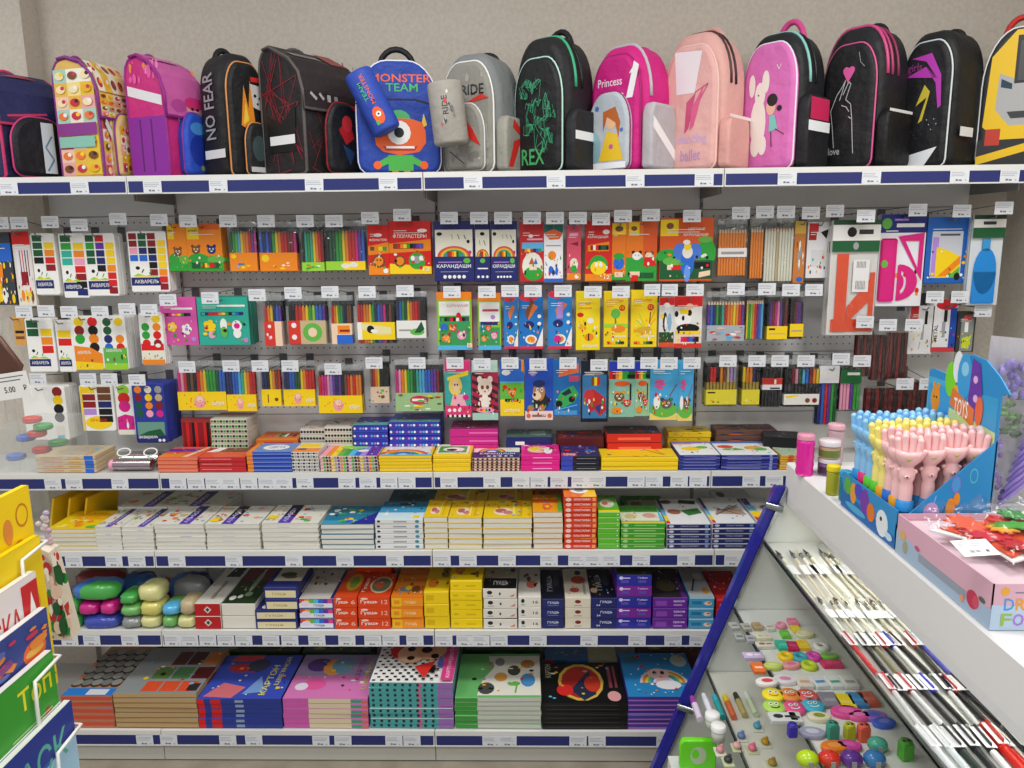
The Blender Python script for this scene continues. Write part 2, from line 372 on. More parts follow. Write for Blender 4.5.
def palette(cols, shape, nx, ny, label_col, base='w', name='akv', skip=3, circ=False):
    def mk(w, h, d):
        b = MB(); r = .006
        ol = [(-w/2+r, -h), (w/2-r, -h), (w/2, -h+r), (w/2, -r), (w/2-r, 0), (-w/2+r, 0), (-w/2, -r), (-w/2, -h+r)]
        b.puff(ol, 0, d, .002, base, 2, sm=False)
        it = []; ch = 1.0/ny
        for i in range(nx):
            for j in range(ny):
                x, y = (i+.5)/nx, 1-(j+.6)*ch*.97; c = cols[(i*ny+j) % len(cols)]
                if c == ' ': continue
                if shape == 's': it.append(('r', x-.42/nx, y-.42*ch, x+.42/nx, y+.42*ch, c))
                else: it.append(('c', x, y, .36/nx, c))
        o = b.build('watercolour_set')
        pan = MB().art((-w/2+.003, -.0001, -h+.003), (1, 0, 0), (0, 0, 1), w-.006, h-.006, it)
        pan.build('paint_pans', o)
        L = MB(); q = []
        if name == 'akv':
            q = [('p', [(0, 0), (.78, 0), (.76, .16), (.55, .36), (.3, .46), (.0, .47)], 'f2f2ee'), ('r', 0, .1, .8, .24, 'n'), ('t', 'АКВАРЕЛЬ', .08, .14, .74, .2, 'w'),
                 ('e', .2, .4, .06, .03, 'k'), ('p', [(.05, .26), (.2, .31), (.4, .27), (.6, .29), (.75, .25)], 'l'), ('p', [(.1, .25), (.3, .28), (.6, .25)], 'y'), ('l', [(.3, .32), (.36, .38)], .03, 'k'), ('l', [(.5, .3), (.56, .36)], .03, 'g')]
        elif name == 'or': q = [('p', [(0, 0), (1, 0), (1, .3), (.6, .42), (0, .46)], 'o'), ('p', [(0, 0), (1, 0), (1, .12), (0, .16)], 'y'), ('t', 'АКВАРЕЛЬ', .1, .3, .6, .36, 'w')]+busy(5, 'eywd', 8, .05, .05, .95, .22, .08)
        elif name == 'gr': q = [('p', [(0, 0), (1, 0), (1, .42), (.7, .4), (0, .42)], 'G'), ('r', 0, 0, 1, .12, 'l'), ('t', 'АКВАРЕЛЬ', .1, .34, .8, .39, 'w')]+busy(6, 'ewyd', 9, .05, .08, .95, .3, .1)
        elif name == 'rd': q = [('p', [(0, .28), (1, .28), (1, .42), (.5, .38), (0, .42)], 'r'), ('e', .75, .38, .12, .04, 'w'), ('r', 0, 0, 1, .28, 'f'), ('r', 0, 0, 1, .1, 'o')]+busy(7, 'dGo', 7, .05, .1, .95, .24, .07)
        elif name == 'yl': q = [('e', .5, .18, .42, .15, 'y'), ('t', 'КРАСКИ', .25, .2, .75, .27, 'r'), ('r', 0, 0, .06, 1, 'y')]
        elif name == 'pk': q = [('p', [(0, .1), (1, .1), (1, .38), (.5, .42), (0, .36)], 'm'), ('r', 0, 0, 1, .1, 'f')]+busy(9, 'piw', 6, .05, .12, .95, .34, .1)
        elif name == 'bl': q = [('r', 0, 0, 1, .12, 'n'), ('r', .05, .12, .95, .36, '6a9a8a'), ('p', [(.05, .12), (.95, .12), (.8, .24), (.4, .2)], 'd'), ('t', 'акварель', .06, .06, .7, .12, 'w'), ('c', .75, .04, .05, 'w'), ('c', .88, .04, .05, 'w')]
        elif name == 'plain': q = [('r', .72, .02, .92, .26, 'f'), ('r', .74, .03, .9, .08, 'c')]
        L.art((-w/2+.003, -.0008, -h+.002), (1, 0, 0), (0, 0, 1), w-.006, h-.006, q); L.build('label_card', o)
        return o
    return mk
def pens(cols, cardcol, cardart, cy=(0, .32), pen_top=.9, pouch=True, capk=None, tips=False, barrel=None):
    """clear pouch of pens; cols: one letter per pen"""
    def mk(w, h, d):
        n = len(cols); pr = min((w-.004)/n/2, d*.48)
        P = MB(); r = .003
        P.box(-w/2, -.001, -h*.99, w/2, 0, .0, ('e8ecec', 'clear'))
        P.box(-w/2, d, -h*.99, w/2, d+.001, .0, ('e8ecec', 'clear'))
        P.box(-w/2-.001, 0, -h*.99, -w/2, d, 0, ('e8ecec', 'clear')); P.box(w/2, 0, -h*.99, w/2+.001, d, 0, ('e8ecec', 'clear'))
        P.box(-w/2, d*.4, 0, w/2, d*.4+.0006, .02, ('f0f2f2', 'film'))
        o = P.build('marker_pack')
        for i, c in enumerate(cols):
            x = -w/2+.002+(w-.004)*(i+.5)/n; b = MB()
            z0, z1 = -h*.97, -h*(1-pen_top)
            if capk: b.cyl((x, d/2, z0), (x, d/2, z0+(z1-z0)*.62), pr*.85, pr*.9, barrel or '303034', 7); b.cyl((x, d/2, z0+(z1-z0)*.62), (x, d/2, z1), pr, pr*.8, c, 7)
            else:
                b.cyl((x, d/2, z0), (x, d/2, z1-.012), pr*.97, pr*.97, c, 7); b.cyl((x, d/2, z1-.012), (x, d/2, z1), pr*.97, pr*.45, c if not tips else 's', 7)
            b.build('marker' if not tips else 'pencil', o)
        if cardcol:
            K = MB(); K.box(-w/2+.001, -.0022, -h+h*cy[0], w/2-.001, -.0012, -h+h*cy[1], cardcol)
            K.art((-w/2+.001, -.0022, -h+h*cy[0]), (1, 0, 0), (0, 0, 1), w-.002, h*(cy[1]-cy[0]), cardart); K.build('label_card', o)
        return o
    return mk
def B(base, items, side=None, tab=None): return lambda w, h, d: card_box(w, h, d, base, items, side, tab)
def pencils_band(y0, y1, cols='roygtbpke'): return strip(cols, .12, y0, .88, y1)
# --- shared cover designs
KAR_big = [('r', 0, .86, 1, 1, 'n'), ('r', .03, .41, .97, .86, 'f')]+rainbow(.5, .41, .42, .42, ['d8403a', 'e87a2a', 'f2c83a', '4aa860', '4a7ac0', '8a7ac8'], 'f')+strip('eroydg', .33, .41, .67, .5)+\
    [('e', .14, .79, .07, .03, 'k'), ('l', [(.45, .78), (.47, .7)], .015, 'G'), ('l', [(.6, .78), (.64, .7)], .015, 'k'), ('l', [(.76, .77), (.8, .7)], .02, 'n'), ('e', .86, .66, .04, .03, 'k'), ('e', .9, .48, .04, .03, 'm'),
     ('r', 0, 0, 1, .4, 'n'), ('e', .82, .34, .09, .045, 'G'), ('t', 'КАРАНДАШИ', .06, .21, .92, .28, 'w'), ('r', .1, .31, .7, .325, 'v'), ('r', .15, .15, .85, .16, 'a')]+[('c', .26+.12*i, .07, .045, 'w') for i in range(5)]
KAR_nar = [('r', 0, .86, 1, 1, 'n'), ('r', .03, .41, .97, .86, 'f')]+rainbow(.5, .41, .42, .3, ['d8403a', 'e87a2a', 'f2c83a', '4aa860', '4a7ac0'], 'f')+strip('ery', .33, .41, .67, .5)+\
    [('e', .5, .79, .16, .03, 'k'), ('l', [(.3, .68), (.35, .6)], .04, 'G'), ('l', [(.6, .68), (.7, .6)], .04, 'k'), ('r', 0, 0, 1, .4, 'n'), ('e', .5, .34, .18, .04, 'G'), ('r', .15, .2, .85, .22, 'w')]+[('c', .2+.3*i, .07, .09, 'w') for i in range(3)]
FLOM = [('p', [(0, 0), (1, 0), (1, .14), (0, .2)], 'y'), ('t', 'ФЛОМАСТЕРЫ', .1, .68, .9, .76, 'w'), ('e', .8, .82, .12, .035, 'w'), ('p', [(0, .58), (1, .66), (1, .44), (0, .4)], 'o'), ('r', .1, .48, .82, .58, 'R')]+strip('eroygknpb', .12, .49, .8, .57)
lion = [('c', .5, .28, .32, 'e'), ('c', .5, .28, .22, 'o'), ('c', .42, .3, .04, 'k'), ('c', .58, .3, .04, 'k')]
def yellow12(extra): return [('t', 'КАРАНДАШИ', .1, .8, .8, .85, 'r'), ('r', .1, .72, .4, .735, 'o'), ('c', .75, .7, .13, 'r'), ('t', '12', .68, .68, .82, .73, 'y')]+extra+[('t', 'азбука', .38, .16, .92, .22, 'w')]+strip('roygdk', .12, .05, .85, .1)
tree = [('r', .45, .42, .5, .55, 'e'), ('e', .48, .6, .2, .09, 'G'), ('r', 0, .35, 1, .42, 'l'), ('e', .6, .33, .3, .07, 'o')]
sand = [('e', .3, .8, .2, .05, 'r')]
def juicy(x, y): return flower(x, y, .14, 'o', .5)
H = hang
# ------------- top peg row
brushes = [('r', 0, .82, 1, 1, 'r'), ('r', .1, .2, .9, .8, 'e8e0e4')]+[('l', [(.2+.15*i, .75), (.22+.14*i, .4)], .05, c) for i, c in enumerate('werke')]+[('r', .3, .28, .7, .46, 'R'), ('p', [(0, 0), (1, 0), (1, .26), (.5, .2), (0, .3)], 'f')]+busy(3, 'yoe', 8, .1, .02, .9, .24, .15)
H('brush_set', 'paint brushes', 'painting brush set in dark picture sleeve', -6, 232, 13, 305, 2, .006, B('3a4048', [('r', 0, .6, 1, .85, 'b')]+busy(4, ['y', 'o', 'w', 'e'], 26, 0, 0, 1, .6, .2)), (0, 223))
H('brush_set', 'paint brushes', 'painting brush set with red header', 15, 231, 33, 306, 2, .006, B('e0dcd4', brushes), (19, 223))
SQ1 = ['d', 'd', '103030', '142030', ' ', ' ', ' ']
H('watercolour_set', 'paint set', 'white watercolour set with two square columns', 33, 233, 57, 295, 3, .014, palette('ddtk    '[:4].replace('t', 'd')+'    '+' yorR   ', 's', 2, 8, 'n'), (50, 222))
H('watercolour_set', 'paint set', 'narrow watercolour set with pale left half', 61, 233, 87, 298, 2, .014, palette('dgtt    '+' yoirRkn', 's', 2, 8, 'n'), (79, 225))
H('watercolour_set', 'paint set', 'watercolour set with three square columns', 86, 233, 117, 296, 4, .014, palette('dgdd    '+'rpnnk   '+' yyyorrR', 's', 3, 8, 'n'), (118, 219))
H('watercolour_set', 'paint set', 'widest watercolour set with four square columns', 129, 231, 168, 292, 4, .014, palette('RRib    '+'ddnb    '+'RRknkR  '+' yyyyorR', 's', 4, 8, 'n'), (159, 220))
junior = [('r', .02, .68, .36, .98, 'y'), ('t', 'ЮНЫЙ', .06, .84, .3, .9, 'k'), ('r', 0, 0, 1, .2, 'g'), ('e', .3, .26, .3, .12, 'g'), ('e', .8, .24, .25, .1, 'G')]
H('pencil_box', 'pencils', 'small orange box with green foot', 168, 224, 187, 271, 4, .011, B('o', junior+face(.5, .4, .2, 'e', k=.5)), (188, 221))
H('pencil_box', 'pencils', 'orange box with jungle animals', 187, 224, 222, 271, 5, .011, B('o', junior+[('r', .4, .88, .95, 1, 'd8601a')]+face(.25, .45, .12, 'e', k=.8)+face(.7, .45, .12, 'n', k=.8)+[('r', .1, .06, .9, .18, 'd')]+strip('geyorre', .35, .07, .8, .17)), (228, 221))
def mcard(base, seed, cols): return (base, busy(seed, cols, 9, .05, .1, .95, .9, .1))
def rowp(u0, v0, u1, v1, phrase, cols, card, art_, n, tpx, cy=(0, .32), **k): return H('marker_pack', 'marker pens', phrase, u0, v0, u1, v1, n, .013, pens(cols, card, art_, cy, **k), tpx)
rowp(229, 227, 257, 271, 'pack of twelve markers on orange card', 'dgGcyoorpm', 'o', busy(11, 'cbwgy', 10, .1, .05, .9, .6, .1)+[('e', .15, .8, .1, .12, 'y')], 3, (266, 221), (0, .42))
rowp(259, 227, 297, 271, 'wide marker pack with orange card', 'bnbngyorrRRm', 'o', [('e', .15, .7, .1, .2, 'y')]+busy(12, 'yeopw', 10, .1, .05, .9, .6, .1), 3, (305, 221), (0, .42))
rowp(301, 227, 324, 271, 'marker pack with lime foot card', 'ktgtyorR', 'l', busy(13, 'ygow', 8, .05, .1, .95, .9, .15), 3, (334, 221), (0, .2))
rowp(325, 226, 365, 270, 'marker pack with green and yellow foot', 'kddggyorrmpb', 'l', [('r', .45, 0, 1, 1, 'y'), ('e', .5, .5, .12, .3, 'f'), ('e', .7, .6, .12, .3, 'f')], 3, (370, 218), (0, .2))
H('marker_box', 'marker pens', 'small red box with lion', 368, 225, 389, 275, 2, .012, B('r', [('p', [(0, 0), (1, 0), (1, .14), (0, .2)], 'o'), ('t', 'ФЛОМАСТЕРЫ', .08, .68, .92, .73, 'w'), ('e', .5, .8, .2, .035, 'w'), ('p', [(0, .58), (1, .66), (1, .44), (0, .4)], 'o')]+strip('eoyg', .1, .49, .9, .57)+lion+[('c', .82, .08, .12, 'w')]), False)
H('marker_box', 'marker pens', 'wide red box with lion and elephant', 389, 221, 431, 274, 3, .012, B('r', FLOM+[('c', .25, .25, .14, 'e'), ('c', .25, .25, .1, 'o'), ('c', .66, .25, .2, 'g'), ('c', .66, .27, .09, 'a'), ('e', .56, .3, .05, .05, 'w'), ('e', .76, .3, .05, .05, 'w'), ('t', '12', .8, .05, .95, .12, 'w')]), (402, 215))
H('pencil_box', 'pencils', 'large navy box lettered with rainbow arc', 434, 221, 474, 281, 3, .01, B('n', KAR_big), (449, 218))
H('pencil_box', 'pencils', 'narrow navy box with rainbow arc', 475, 221, 490, 281, 3, .01, B('n', KAR_nar), (479, 218))
H('pencil_box', 'pencils', 'medium navy lettered box beside red box', 491, 221, 517, 281, 3, .01, B('n', KAR_big), (503, 218))
H('pencil_box', 'pencils', 'red box with castle picture', 520, 222, 544, 282, 3, .01, B('c8242a', [('r', .08, .52, .98, .66, 'c')]+strip('eoyrnbg', .08, .5, .9, .56)+[('e', .52, .26, .44, .24, 'e8e8d8'), ('e', .55, .14, .4, .12, 'g'), ('r', .38, .2, .7, .32, 's'), ('p', [(.36, .3), (.5, .42), (.6, .3)], 'c05a3a'), ('p', [(.56, .3), (.66, .4), (.74, .3)], 'b'), ('e', .45, .77, .1, .03, 'w'), ('r', .3, .7, .95, .73, 'i')]), (532, 218))
H('pencil_box', 'pencils', 'white box with orange sun and blue foot', 544, 224, 563, 282, 2, .01, B('f0f0f4', [('r', 0, .85, 1, 1, '1c6a6a'), ('p', [(0, .85), (.5, .92), (1, .84), (.8, .74), (.3, .73)], 'e86a2a'), ('r', .1, .62, .9, .64, 'a'), ('e', .42, .46, .22, .08, 'o'), ('r', 0, 0, 1, .06, 'b')]+busy(15, 'brcnw', 14, .05, .1, .95, .36, .14)), (555, 218))
H('pencil_box', 'pencils', 'thin pink box with yellow foot', 567, 225, 581, 280, 3, .01, B('d8506a', [('r', 0, 0, 1, .12, 'o'), ('p', [(.2, .66), (.8, .7), (.8, .62)], 'R'), ('e', .5, .3, .3, .1, 'f'), ('e', .5, .2, .25, .07, 'g'), ('c', .7, .06, .15, 'w'), ('r', .2, .8, .8, .86, 'i')]), (578, 218))
H('pencil_box', 'pencils', 'red box with green hedgehog face', 585, 221, 612, 281, 3, .01, B('d2221e', [('r', 0, 0, 1, .12, 'o'), ('e', .78, .82, .13, .04, 'w'), ('t', 'КАРАНДАШИ', .1, .71, .85, .76, 'w'), ('p', [(.1, .6), (.9, .66), (.9, .5), (.1, .5)], 'o')]+strip('Rwrkddk', .2, .52, .88, .6)+[('c', .5, .28, .34, 'g'), ('e', .5, .22, .3, .12, 'y'), ('e', .42, .28, .06, .04, 'w'), ('e', .58, .28, .06, .04, 'w'), ('t', '12', .72, .03, .92, .1, 'w')]), (601, 219))
H('pencil_box', 'pencils', 'thin orange box with yellow head', 612, 223, 626, 280, 3, .01, B('e87a1e', [('r', 0, .8, 1, 1, 'y'), ('e', .5, .9, .3, .05, 'e'), ('r', 0, 0, 1, .1, 'g'), ('e', .5, .3, .4, .12, 'b'), ('e', .5, .42, .4, .06, 'g'), ('r', .2, .05, .8, .14, 's')]), (623, 216))
H('pencil_box', 'pencils', 'orange box with panda drawing', 626, 221, 657, 281, 4, .011, B('dd5a22', [('r', 0, 0, .55, 1, 'e87a1e'), ('r', .08, .76, .42, .98, 'y'), ('e', .25, .88, .1, .04, 'e'), ('r', 0, 0, 1, .4, 'g')]+face(.35, .42, .15, 'w', 'k', .5)+face(.75, .42, .13, 's', 'e', .5)+[('p', [(.55, .25), (1, .25), (.9, .4), (.6, .4)], 'r'), ('r', .12, .08, .45, .16, 's'), ('r', .15, .0, .4, .1, 'r'), ('r', .45, .05, .9, .14, 'd')]), (651, 215))
H('pencil_box', 'pencils', 'largest orange box with blue elephant', 660, 218, 713, 281, 3, .012, B('dd5a22', [('r', .0, .72, .34, .98, 'y'), ('e', .18, .88, .07, .05, 'e'), ('t', 'ЦВЕТНЫЕ', .52, .8, .84, .85, 'w'), ('t', 'КАРАНДАШИ', .44, .71, .9, .76, 'w'), ('e', .15, .4, .22, .12, 'g'), ('e', .88, .45, .18, .22, 'g'), ('e', .85, .66, .14, .05, 'G'), ('r', 0, .03, 1, .33, 'd'), ('e', .3, .32, .25, .08, 'G'),
   ('e', .38, .47, .13, .14, '4a7ad8'), ('e', .66, .47, .13, .14, '4a7ad8'), ('e', .52, .3, .13, .24, 'b'), ('e', .52, .46, .1, .1, 'f'), ('e', .52, .55, .07, .06, 'y'), ('e', .5, .62, .07, .04, 'w'), ('e', .52, .12, .06, .14, '6a9ae8'), ('r', .14, .18, .4, .26, 'r'), ('r', .14, .18, .22, .26, 's'), ('r', .66, .2, .96, .3, 'k'), ('p', [(.74, .05), (.96, .09), (.96, .17), (.75, .14)], 's')]), (692, 216))
rowp(718, 224, 747, 277, 'flat pack of plain orange pencils', 'oooooooooo', 'e8e4e0', [('r', .1, .3, .9, .6, 'a')], 2, (741, 213), (.38, .55), tips=True)
rowp(750, 223, 764, 280, 'thin pack of plain orange pencils', 'ooooo', None, [], 2, (765, 212), tips=True)
rowp(764, 222, 794, 283, 'pack of pale wooden sticks', 'ffffqfffff', None, [], 3, (786, 212), tips=True)
H('pencil_box', 'pencils', 'thin brown and orange box', 794, 221, 805, 283, 2, .012, B('c87a3a', [('r', 0, .8, 1, 1, 'd8b04a')]+busy(17, 'fewa', 10, .1, .1, .9, .7, .2)+[('e', .6, .06, .3, .04, 'b')]), (811, 213))
H('sharpener_card', 'stationery', 'white card with red clip', 807, 222, 828, 278, 2, .012, B('e2e2e4', [('r', .05, .82, .5, .98, 'c8242a'), ('r', .05, .68, .42, .84, 'a81c22'), ('r', .6, .8, 1, .9, 'w'), ('p', [(.6, .82), (1, .88), (.9, .7)], 'k'), ('r', .2, .2, .85, .5, 'd4d4d8')]), (835, 211))
# large transparent set square packet
def ruler_pack(w, h, d):
    b = MB(); b.box(-w/2, d*.5, -h, w/2, d*.5+.001, -.0, 'e6e2de'); b.box(-w/2, 0, -h, w/2, .0006, 0, ('f4f4f4', 'clear')); o = b.build('drawing_kit')
    K = MB(); K.box(-w/2, -.003, -h*.27, w/2, -.001, 0, 'e8e6e2'); K.art((-w/2, -.003, -h*.27), (1, 0, 0), (0, 0, 1), w, h*.27, [('r', 0, .0, 1, .35, '1c5a34'), ('r', .0, .85, 1, 1, '1c4a2c'), ('e', .4, .62, .1, .16, 'k'), ('r', .55, .55, .85, .7, '303030'), ('e', .5, .18, .06, .12, 'a')]); K.build('header_card', o)
    R = MB(); RD = ('ee4a1e', 's')
    R.box(-w*.36, .001, -h*.97, -w*.12, .003, -h*.29, RD); R.box(-w*.42, .0032, -h*.97, w*.42, .005, -h*.86, RD)
    R.add([(w*.46, .001, -h*.45), (w*.46, .001, -h*.66), (-w*.1, .001, -h*.9), (-w*.1, .001, -h*.75)], [(0, 1, 2, 3)], RD)
    R.box(w*.36, .0008, -h*.97, w*.46, .0024, -h*.45, RD)
    R.build('set_square', o)
    S = MB().box(-w*.02, -.0015, -h*.62, w*.32, -.001, -h*.34, 'e6e4e4'); S.art((-w*.02, -.0015, -h*.62), (1, 0, 0), (0, 0, 1), w*.34, h*.28, strip(['7a7a7a', 'e6e4e4']*7, .2, .75, .8, .95)+strip(['7a7a7a', 'e6e4e4']*7, .2, .1, .8, .35)); S.build('info_sticker', o); return o
H('drawing_kit', 'drawing tools', 'clear packet of orange set squares, green header', 830, 220, 877, 335, 4, .012, ruler_pack, (866, 216), Y=-.21)
def pinkset(w, h, d):
    o = card_box(w, h, d, 'e8e8ee', [('r', 0, .8, 1, 1, '1e2a78'), ('e', .14, .9, .11, .06, 'G'), ('r', .35, .86, .95, .9, 'w'), ('r', .3, .93, .6, .95, 'v')], 'd8d8e0')
    R = MB(); c = ('d81a7e', 's'); R.rbox(-w*.47, -.003, -h*.95, -w*.12, -.0005, -h*.26, c, .006)
    def wedge(pts): R.add([(x*w, -.003, z*h) for x, z in pts], [tuple(range(len(pts)))], c)
    wedge([(-.1, -.24), (.46, -.2), (.36, -.29), (.06, -.29)]); wedge([(.46, -.2), (.46, -.72), (.36, -.58), (.36, -.29)]); wedge([(-.1, -.24), (.06, -.29), (.36, -.58), (.46, -.72)])
    n = 12
    for i in range(n):
        a0, a1 = -math.pi/2+math.pi*i/n, -math.pi/2+math.pi*(i+1)/n
        wedge([(-.04+.18*math.cos(a0), -.74+.14*math.sin(a0)), (-.04+.42*math.cos(a0), -.74+.2*math.sin(a0)), (-.04+.42*math.cos(a1), -.74+.2*math.sin(a1)), (-.04+.18*math.cos(a1), -.74+.14*math.sin(a1))])
        wedge([(-.04, -.74), (-.04+.13*math.cos(a0), -.74+.1*math.sin(a0)), (-.04+.13*math.cos(a1), -.74+.1*math.sin(a1))])
    R.box(-w*.06, -.003, -h*.94, w*.02, -.0005, -h*.55, c)
    R.art((-w*.47, -.0031, -h*.95), (1, 0, 0), (0, 0, 1), w*.35, h*.69, [('e', .3, .6, .22, .06, 'G')]+[('r', .06, .06+.03*i, .16, .066+.03*i, 'R') for i in range(30)]); R.build('ruler_set', o); return o
H('drawing_kit', 'drawing tools', 'pink ruler, triangle and protractor set', 878, 214, 924, 306, 3, .008, pinkset, (918, 210), Y=-.19)
H('drawing_kit', 'drawing tools', 'blue card box with coloured window', 926, 217, 970, 283, 3, .014, B('1e62b8', [('r', .12, .08, .82, .78, 'c8ccd4'), ('r', .14, .1, .28, .7, 'v'), ('p', [(.24, .08), (.8, .08), (.8, .4), (.5, .5), (.24, .55)], 'y'), ('p', [(.3, .1), (.8, .42), (.8, .3), (.5, .1)], 'o'), ('p', [(.5, .08), (.8, .08), (.8, .25)], 'G'), ('r', .3, .72, .75, .75, '505058'), ('e', .75, .1, .07, .06, 'k')], '1a4f98'), (962, 211), Y=-.19)
def bluepack(w, h, d):
    b = MB().box(-w/2, .006, -h, w/2, .0068, -.0, 'cfd6da'); o = b.build('drawing_kit')
    K = MB().box(-w/2, -.003, -h*.25, w/2, -.001, 0, 'dedcd8'); K.art((-w/2, -.003, -h*.25), (1, 0, 0), (0, 0, 1), w, h*.25, [('r', 0, 0, 1, .45, '1c5a34'), ('r', 0, .82, 1, 1, '203a28'), ('r', .3, .58, .7, .72, '303030')]); K.build('header_card', o)
    R = MB(); R.puff([(.36*w*math.cos(t), -h*.62+h*.26*math.sin(t)) for t in [i*math.pi/10 for i in range(20)]], .001, .004, .001, ('1e88d8', 's'), 1); R.rbox(-w*.36, .001, -h*.98, w*.36, .003, -h*.62, ('1e88d8', 's')); R.rbox(-w*.15, .001, -h*.4, w*.1, .003, -h*.26, ('3a96d0', 'g')); R.build('protractor', o); return o
H('drawing_kit', 'drawing tools', 'blue plastic shapes packet, green header, far right', 970, 215, 1002, 305, 3, .01, bluepack, (1004, 208), Y=-.22)
# ------------- middle peg row
akc = 'dk      '
H('brush_set', 'paint brushes', 'yellow and brown brush packet, mostly behind tags', 14, 316, 25, 345, 1, .01, B('d8a050', [('r', .1, .4, .9, .5, 'k'), ('r', .1, .2, .9, .3, 'e')]), (24, 312))
H('watercolour_set', 'paint set', 'white watercolour set of few squares', 27, 318, 55, 372, 3, .013, palette('dd    '+' yor  ', 's', 2, 6, 'n'), (46, 311))
H('watercolour_set', 'paint set', 'narrowest watercolour set with single column', 57, 320, 74, 372, 2, .013, palette(' yr   ', 's', 1, 6, 'n'), (69, 312))
H('watercolour_set', 'paint set', 'watercolour set with orange label', 73, 316, 102, 370, 5, .012, palette('yRg   '+'rkok  ', 'c', 2, 6, 'o', name='or'), (100, 312))
H('watercolour_set', 'paint set', 'watercolour set with green hedgehog label', 102, 316, 127, 370, 8, .011, palette('ddnb  '+'y orr ', 'c', 2, 6, 'o', name='gr'), (127, 309))
H('watercolour_set', 'paint set', 'watercolour set with red label', 140, 313, 164, 365, 4, .012, palette(' ggr  '+'yorR  ', 'c', 2, 6, 'o', name='rd'), None if 0 else (149, 310), Y=-.19)
dolls = lambda k: flower(.3, .38, .13, 'y', k)+[('c', .3, .38, .06, 's')]+flower(.7, .33, .14, 'w', k, 'v')
H('marker_box', 'marker pens', 'pink box with two flowers', 161, 297, 197, 345, 3, .014, B('d858a8', [('r', .3, .74, .9, .78, 'w'), ('r', .04, .6, .84, .67, 'n')]+strip('rnrioygkn', .06, .61, .82, .66)+dolls(.8)+[('c', .88, .12, .07, 'v')]), (168, 300))
H('marker_box', 'marker pens', 'wide teal box with three figures', 198, 297, 249, 345, 6, .014, B('2fae98', [('r', .4, .8, .94, .84, 'w'), ('r', .06, .62, .9, .69, 'n')]+strip('tnrrroygktbn', .08, .63, .88, .68)+flower(.22, .4, .12, 'y', 1.1)+[('e', .26, .22, .07, .08, 'i'), ('e', .5, .42, .07, .14, 'w'), ('e', .5, .27, .07, .12, 'G'), ('e', .76, .4, .1, .12, 'w'), ('e', .76, .4, .06, .06, 'm'), ('e', .76, .24, .08, .1, 'w'), ('c', .92, .1, .05, 'v')], '1c7a68'), (210, 298))
rowp(264, 301, 282, 346, 'narrow marker pack with red card', 'roynbp', 'd83a2e', [('r', .6, 0, 1, 1, 's'), ('c', .3, .8, .1, 'w')]+busy(21, 'wi', 5, .1, .1, .55, .6, .1), 5, (257, 295), (0, .55))
rowp(288, 301, 326, 344, 'marker pack with red and green card', 'kkrroyglbbp', 'q', [('r', 0, 0, .32, 1, 'd83a2e'), ('e', .64, .5, .26, .4, 'G'), ('e', .64, .5, .12, .2, 's'), ('c', .15, .8, .07, 'w'), ('c', .15, .3, .07, 'w')], 4, (293, 293), (0, .55))
rowp(331, 301, 352, 344, 'marker pack with orange and blue card', 'royggnkee', 's', [('r', .25, 0, 1, .45, 'b'), ('r', .3, .5, .9, .9, 'o'), ('r', .4, .6, .9, .7, 'R')], 3, (330, 292), (0, .48))
rowp(357, 300, 395, 344, 'marker pack with black bird on yellow', 'rrooygnbpmkek', 'y', [('r', 0, .0, .12, 1, 'w'), ('p', [(.1, .6), (.5, .3), (.9, .3), (.9, .7), (.1, .95)], 'e8e0a8'), ('e', .35, .6, .1, .22, 'k'), ('e', .45, .5, .1, .1, 'w')], 3, (367, 292), (.1, .5))
rowp(396, 297, 426, 338, 'marker pack with duck picture card', 'nbgdyorrRkk', 'e8e8e4', [('e', .7, .35, .25, .2, 'G'), ('p', [(.6, .3), (.85, .95), (.95, .5), (.8, .3)], 'd'), ('r', .08, .4, .5, .5, 'a')], 4, (405, 291), (0, .43))
kids = [('r', 0, .86, 1, 1, 'o'), ('r', .06, .6, .94, .84, 'w'), ('t', 'КАРАНДАШИ', .3, .74, .9, .79, 'c84a5a'), ('r', .08, .46, .92, .58, '2a5a6a'), ('r', 0, 0, 1, .08, 'c'), ('r', .06, .08, .94, .5, '3a9a5a'), ('e', .62, .6, .07, .05, 'r')]+strip('gkdrkwrk', .12, .5, .8, .56)
def zoo(k): return face(.25, .2, .12, 'o', 'e', k)+face(.7, .25, .13, 'i', 'm', k)+face(.45, .38, .1, 'e8643a', 'r', k)+[('e', .2, .4, .1, .06, 'b')]
H('crayon_box', 'crayons', 'green edged box with cartoon animals', 437, 292, 472, 350, 2, .022, B('8ac83a', kids+zoo(.6)+[('r', .85, .04, 1, .12, 's')], 'd82a3a'), (452, 292))
H('crayon_box', 'crayons', 'narrower green edged box with cartoon animals', 478, 293, 501, 350, 2, .02, B('8ac83a', [('r', 0, .86, 1, 1, 'o'), ('r', .06, .5, .94, .84, 'w'), ('r', .1, .44, .9, .5, 'n'), ('r', 0, 0, 1, .08, 'c'), ('r', .06, .08, .94, .4, '3a9a5a'), ('r', .2, .68, .9, .72, 'c84a5a'), ('c', .65, .58, .1, 'v')]+zoo(.5), 'e05a8a'), (487, 292))
def mpd(seed): return [('e', .4, .98, .4, .08, 'd8324a'), ('r', 0, 0, 1, .05, 'd8324a'), ('p', [(.7, .05), (1, .05), (1, .4)], 'w'), ('p', [(.4, .55), (.8, .8), (.6, .85), (.3, .7)], 'e87a3a'), ('e', .42, .46, .22, .07, 'n'), ('e', .5, .18, .25, .09, 'w'), ('e', .5, .18, .17, .06, 'o'), ('c', .85, .62, .08, 'w'), ('c', .85, .48, .08, 'w')]
H('pencil_box', 'pencils', 'thin blue box with red corner', 504, 297, 518, 349, 2, .01, B('2a82cc', mpd(1)), (495+15, 291))
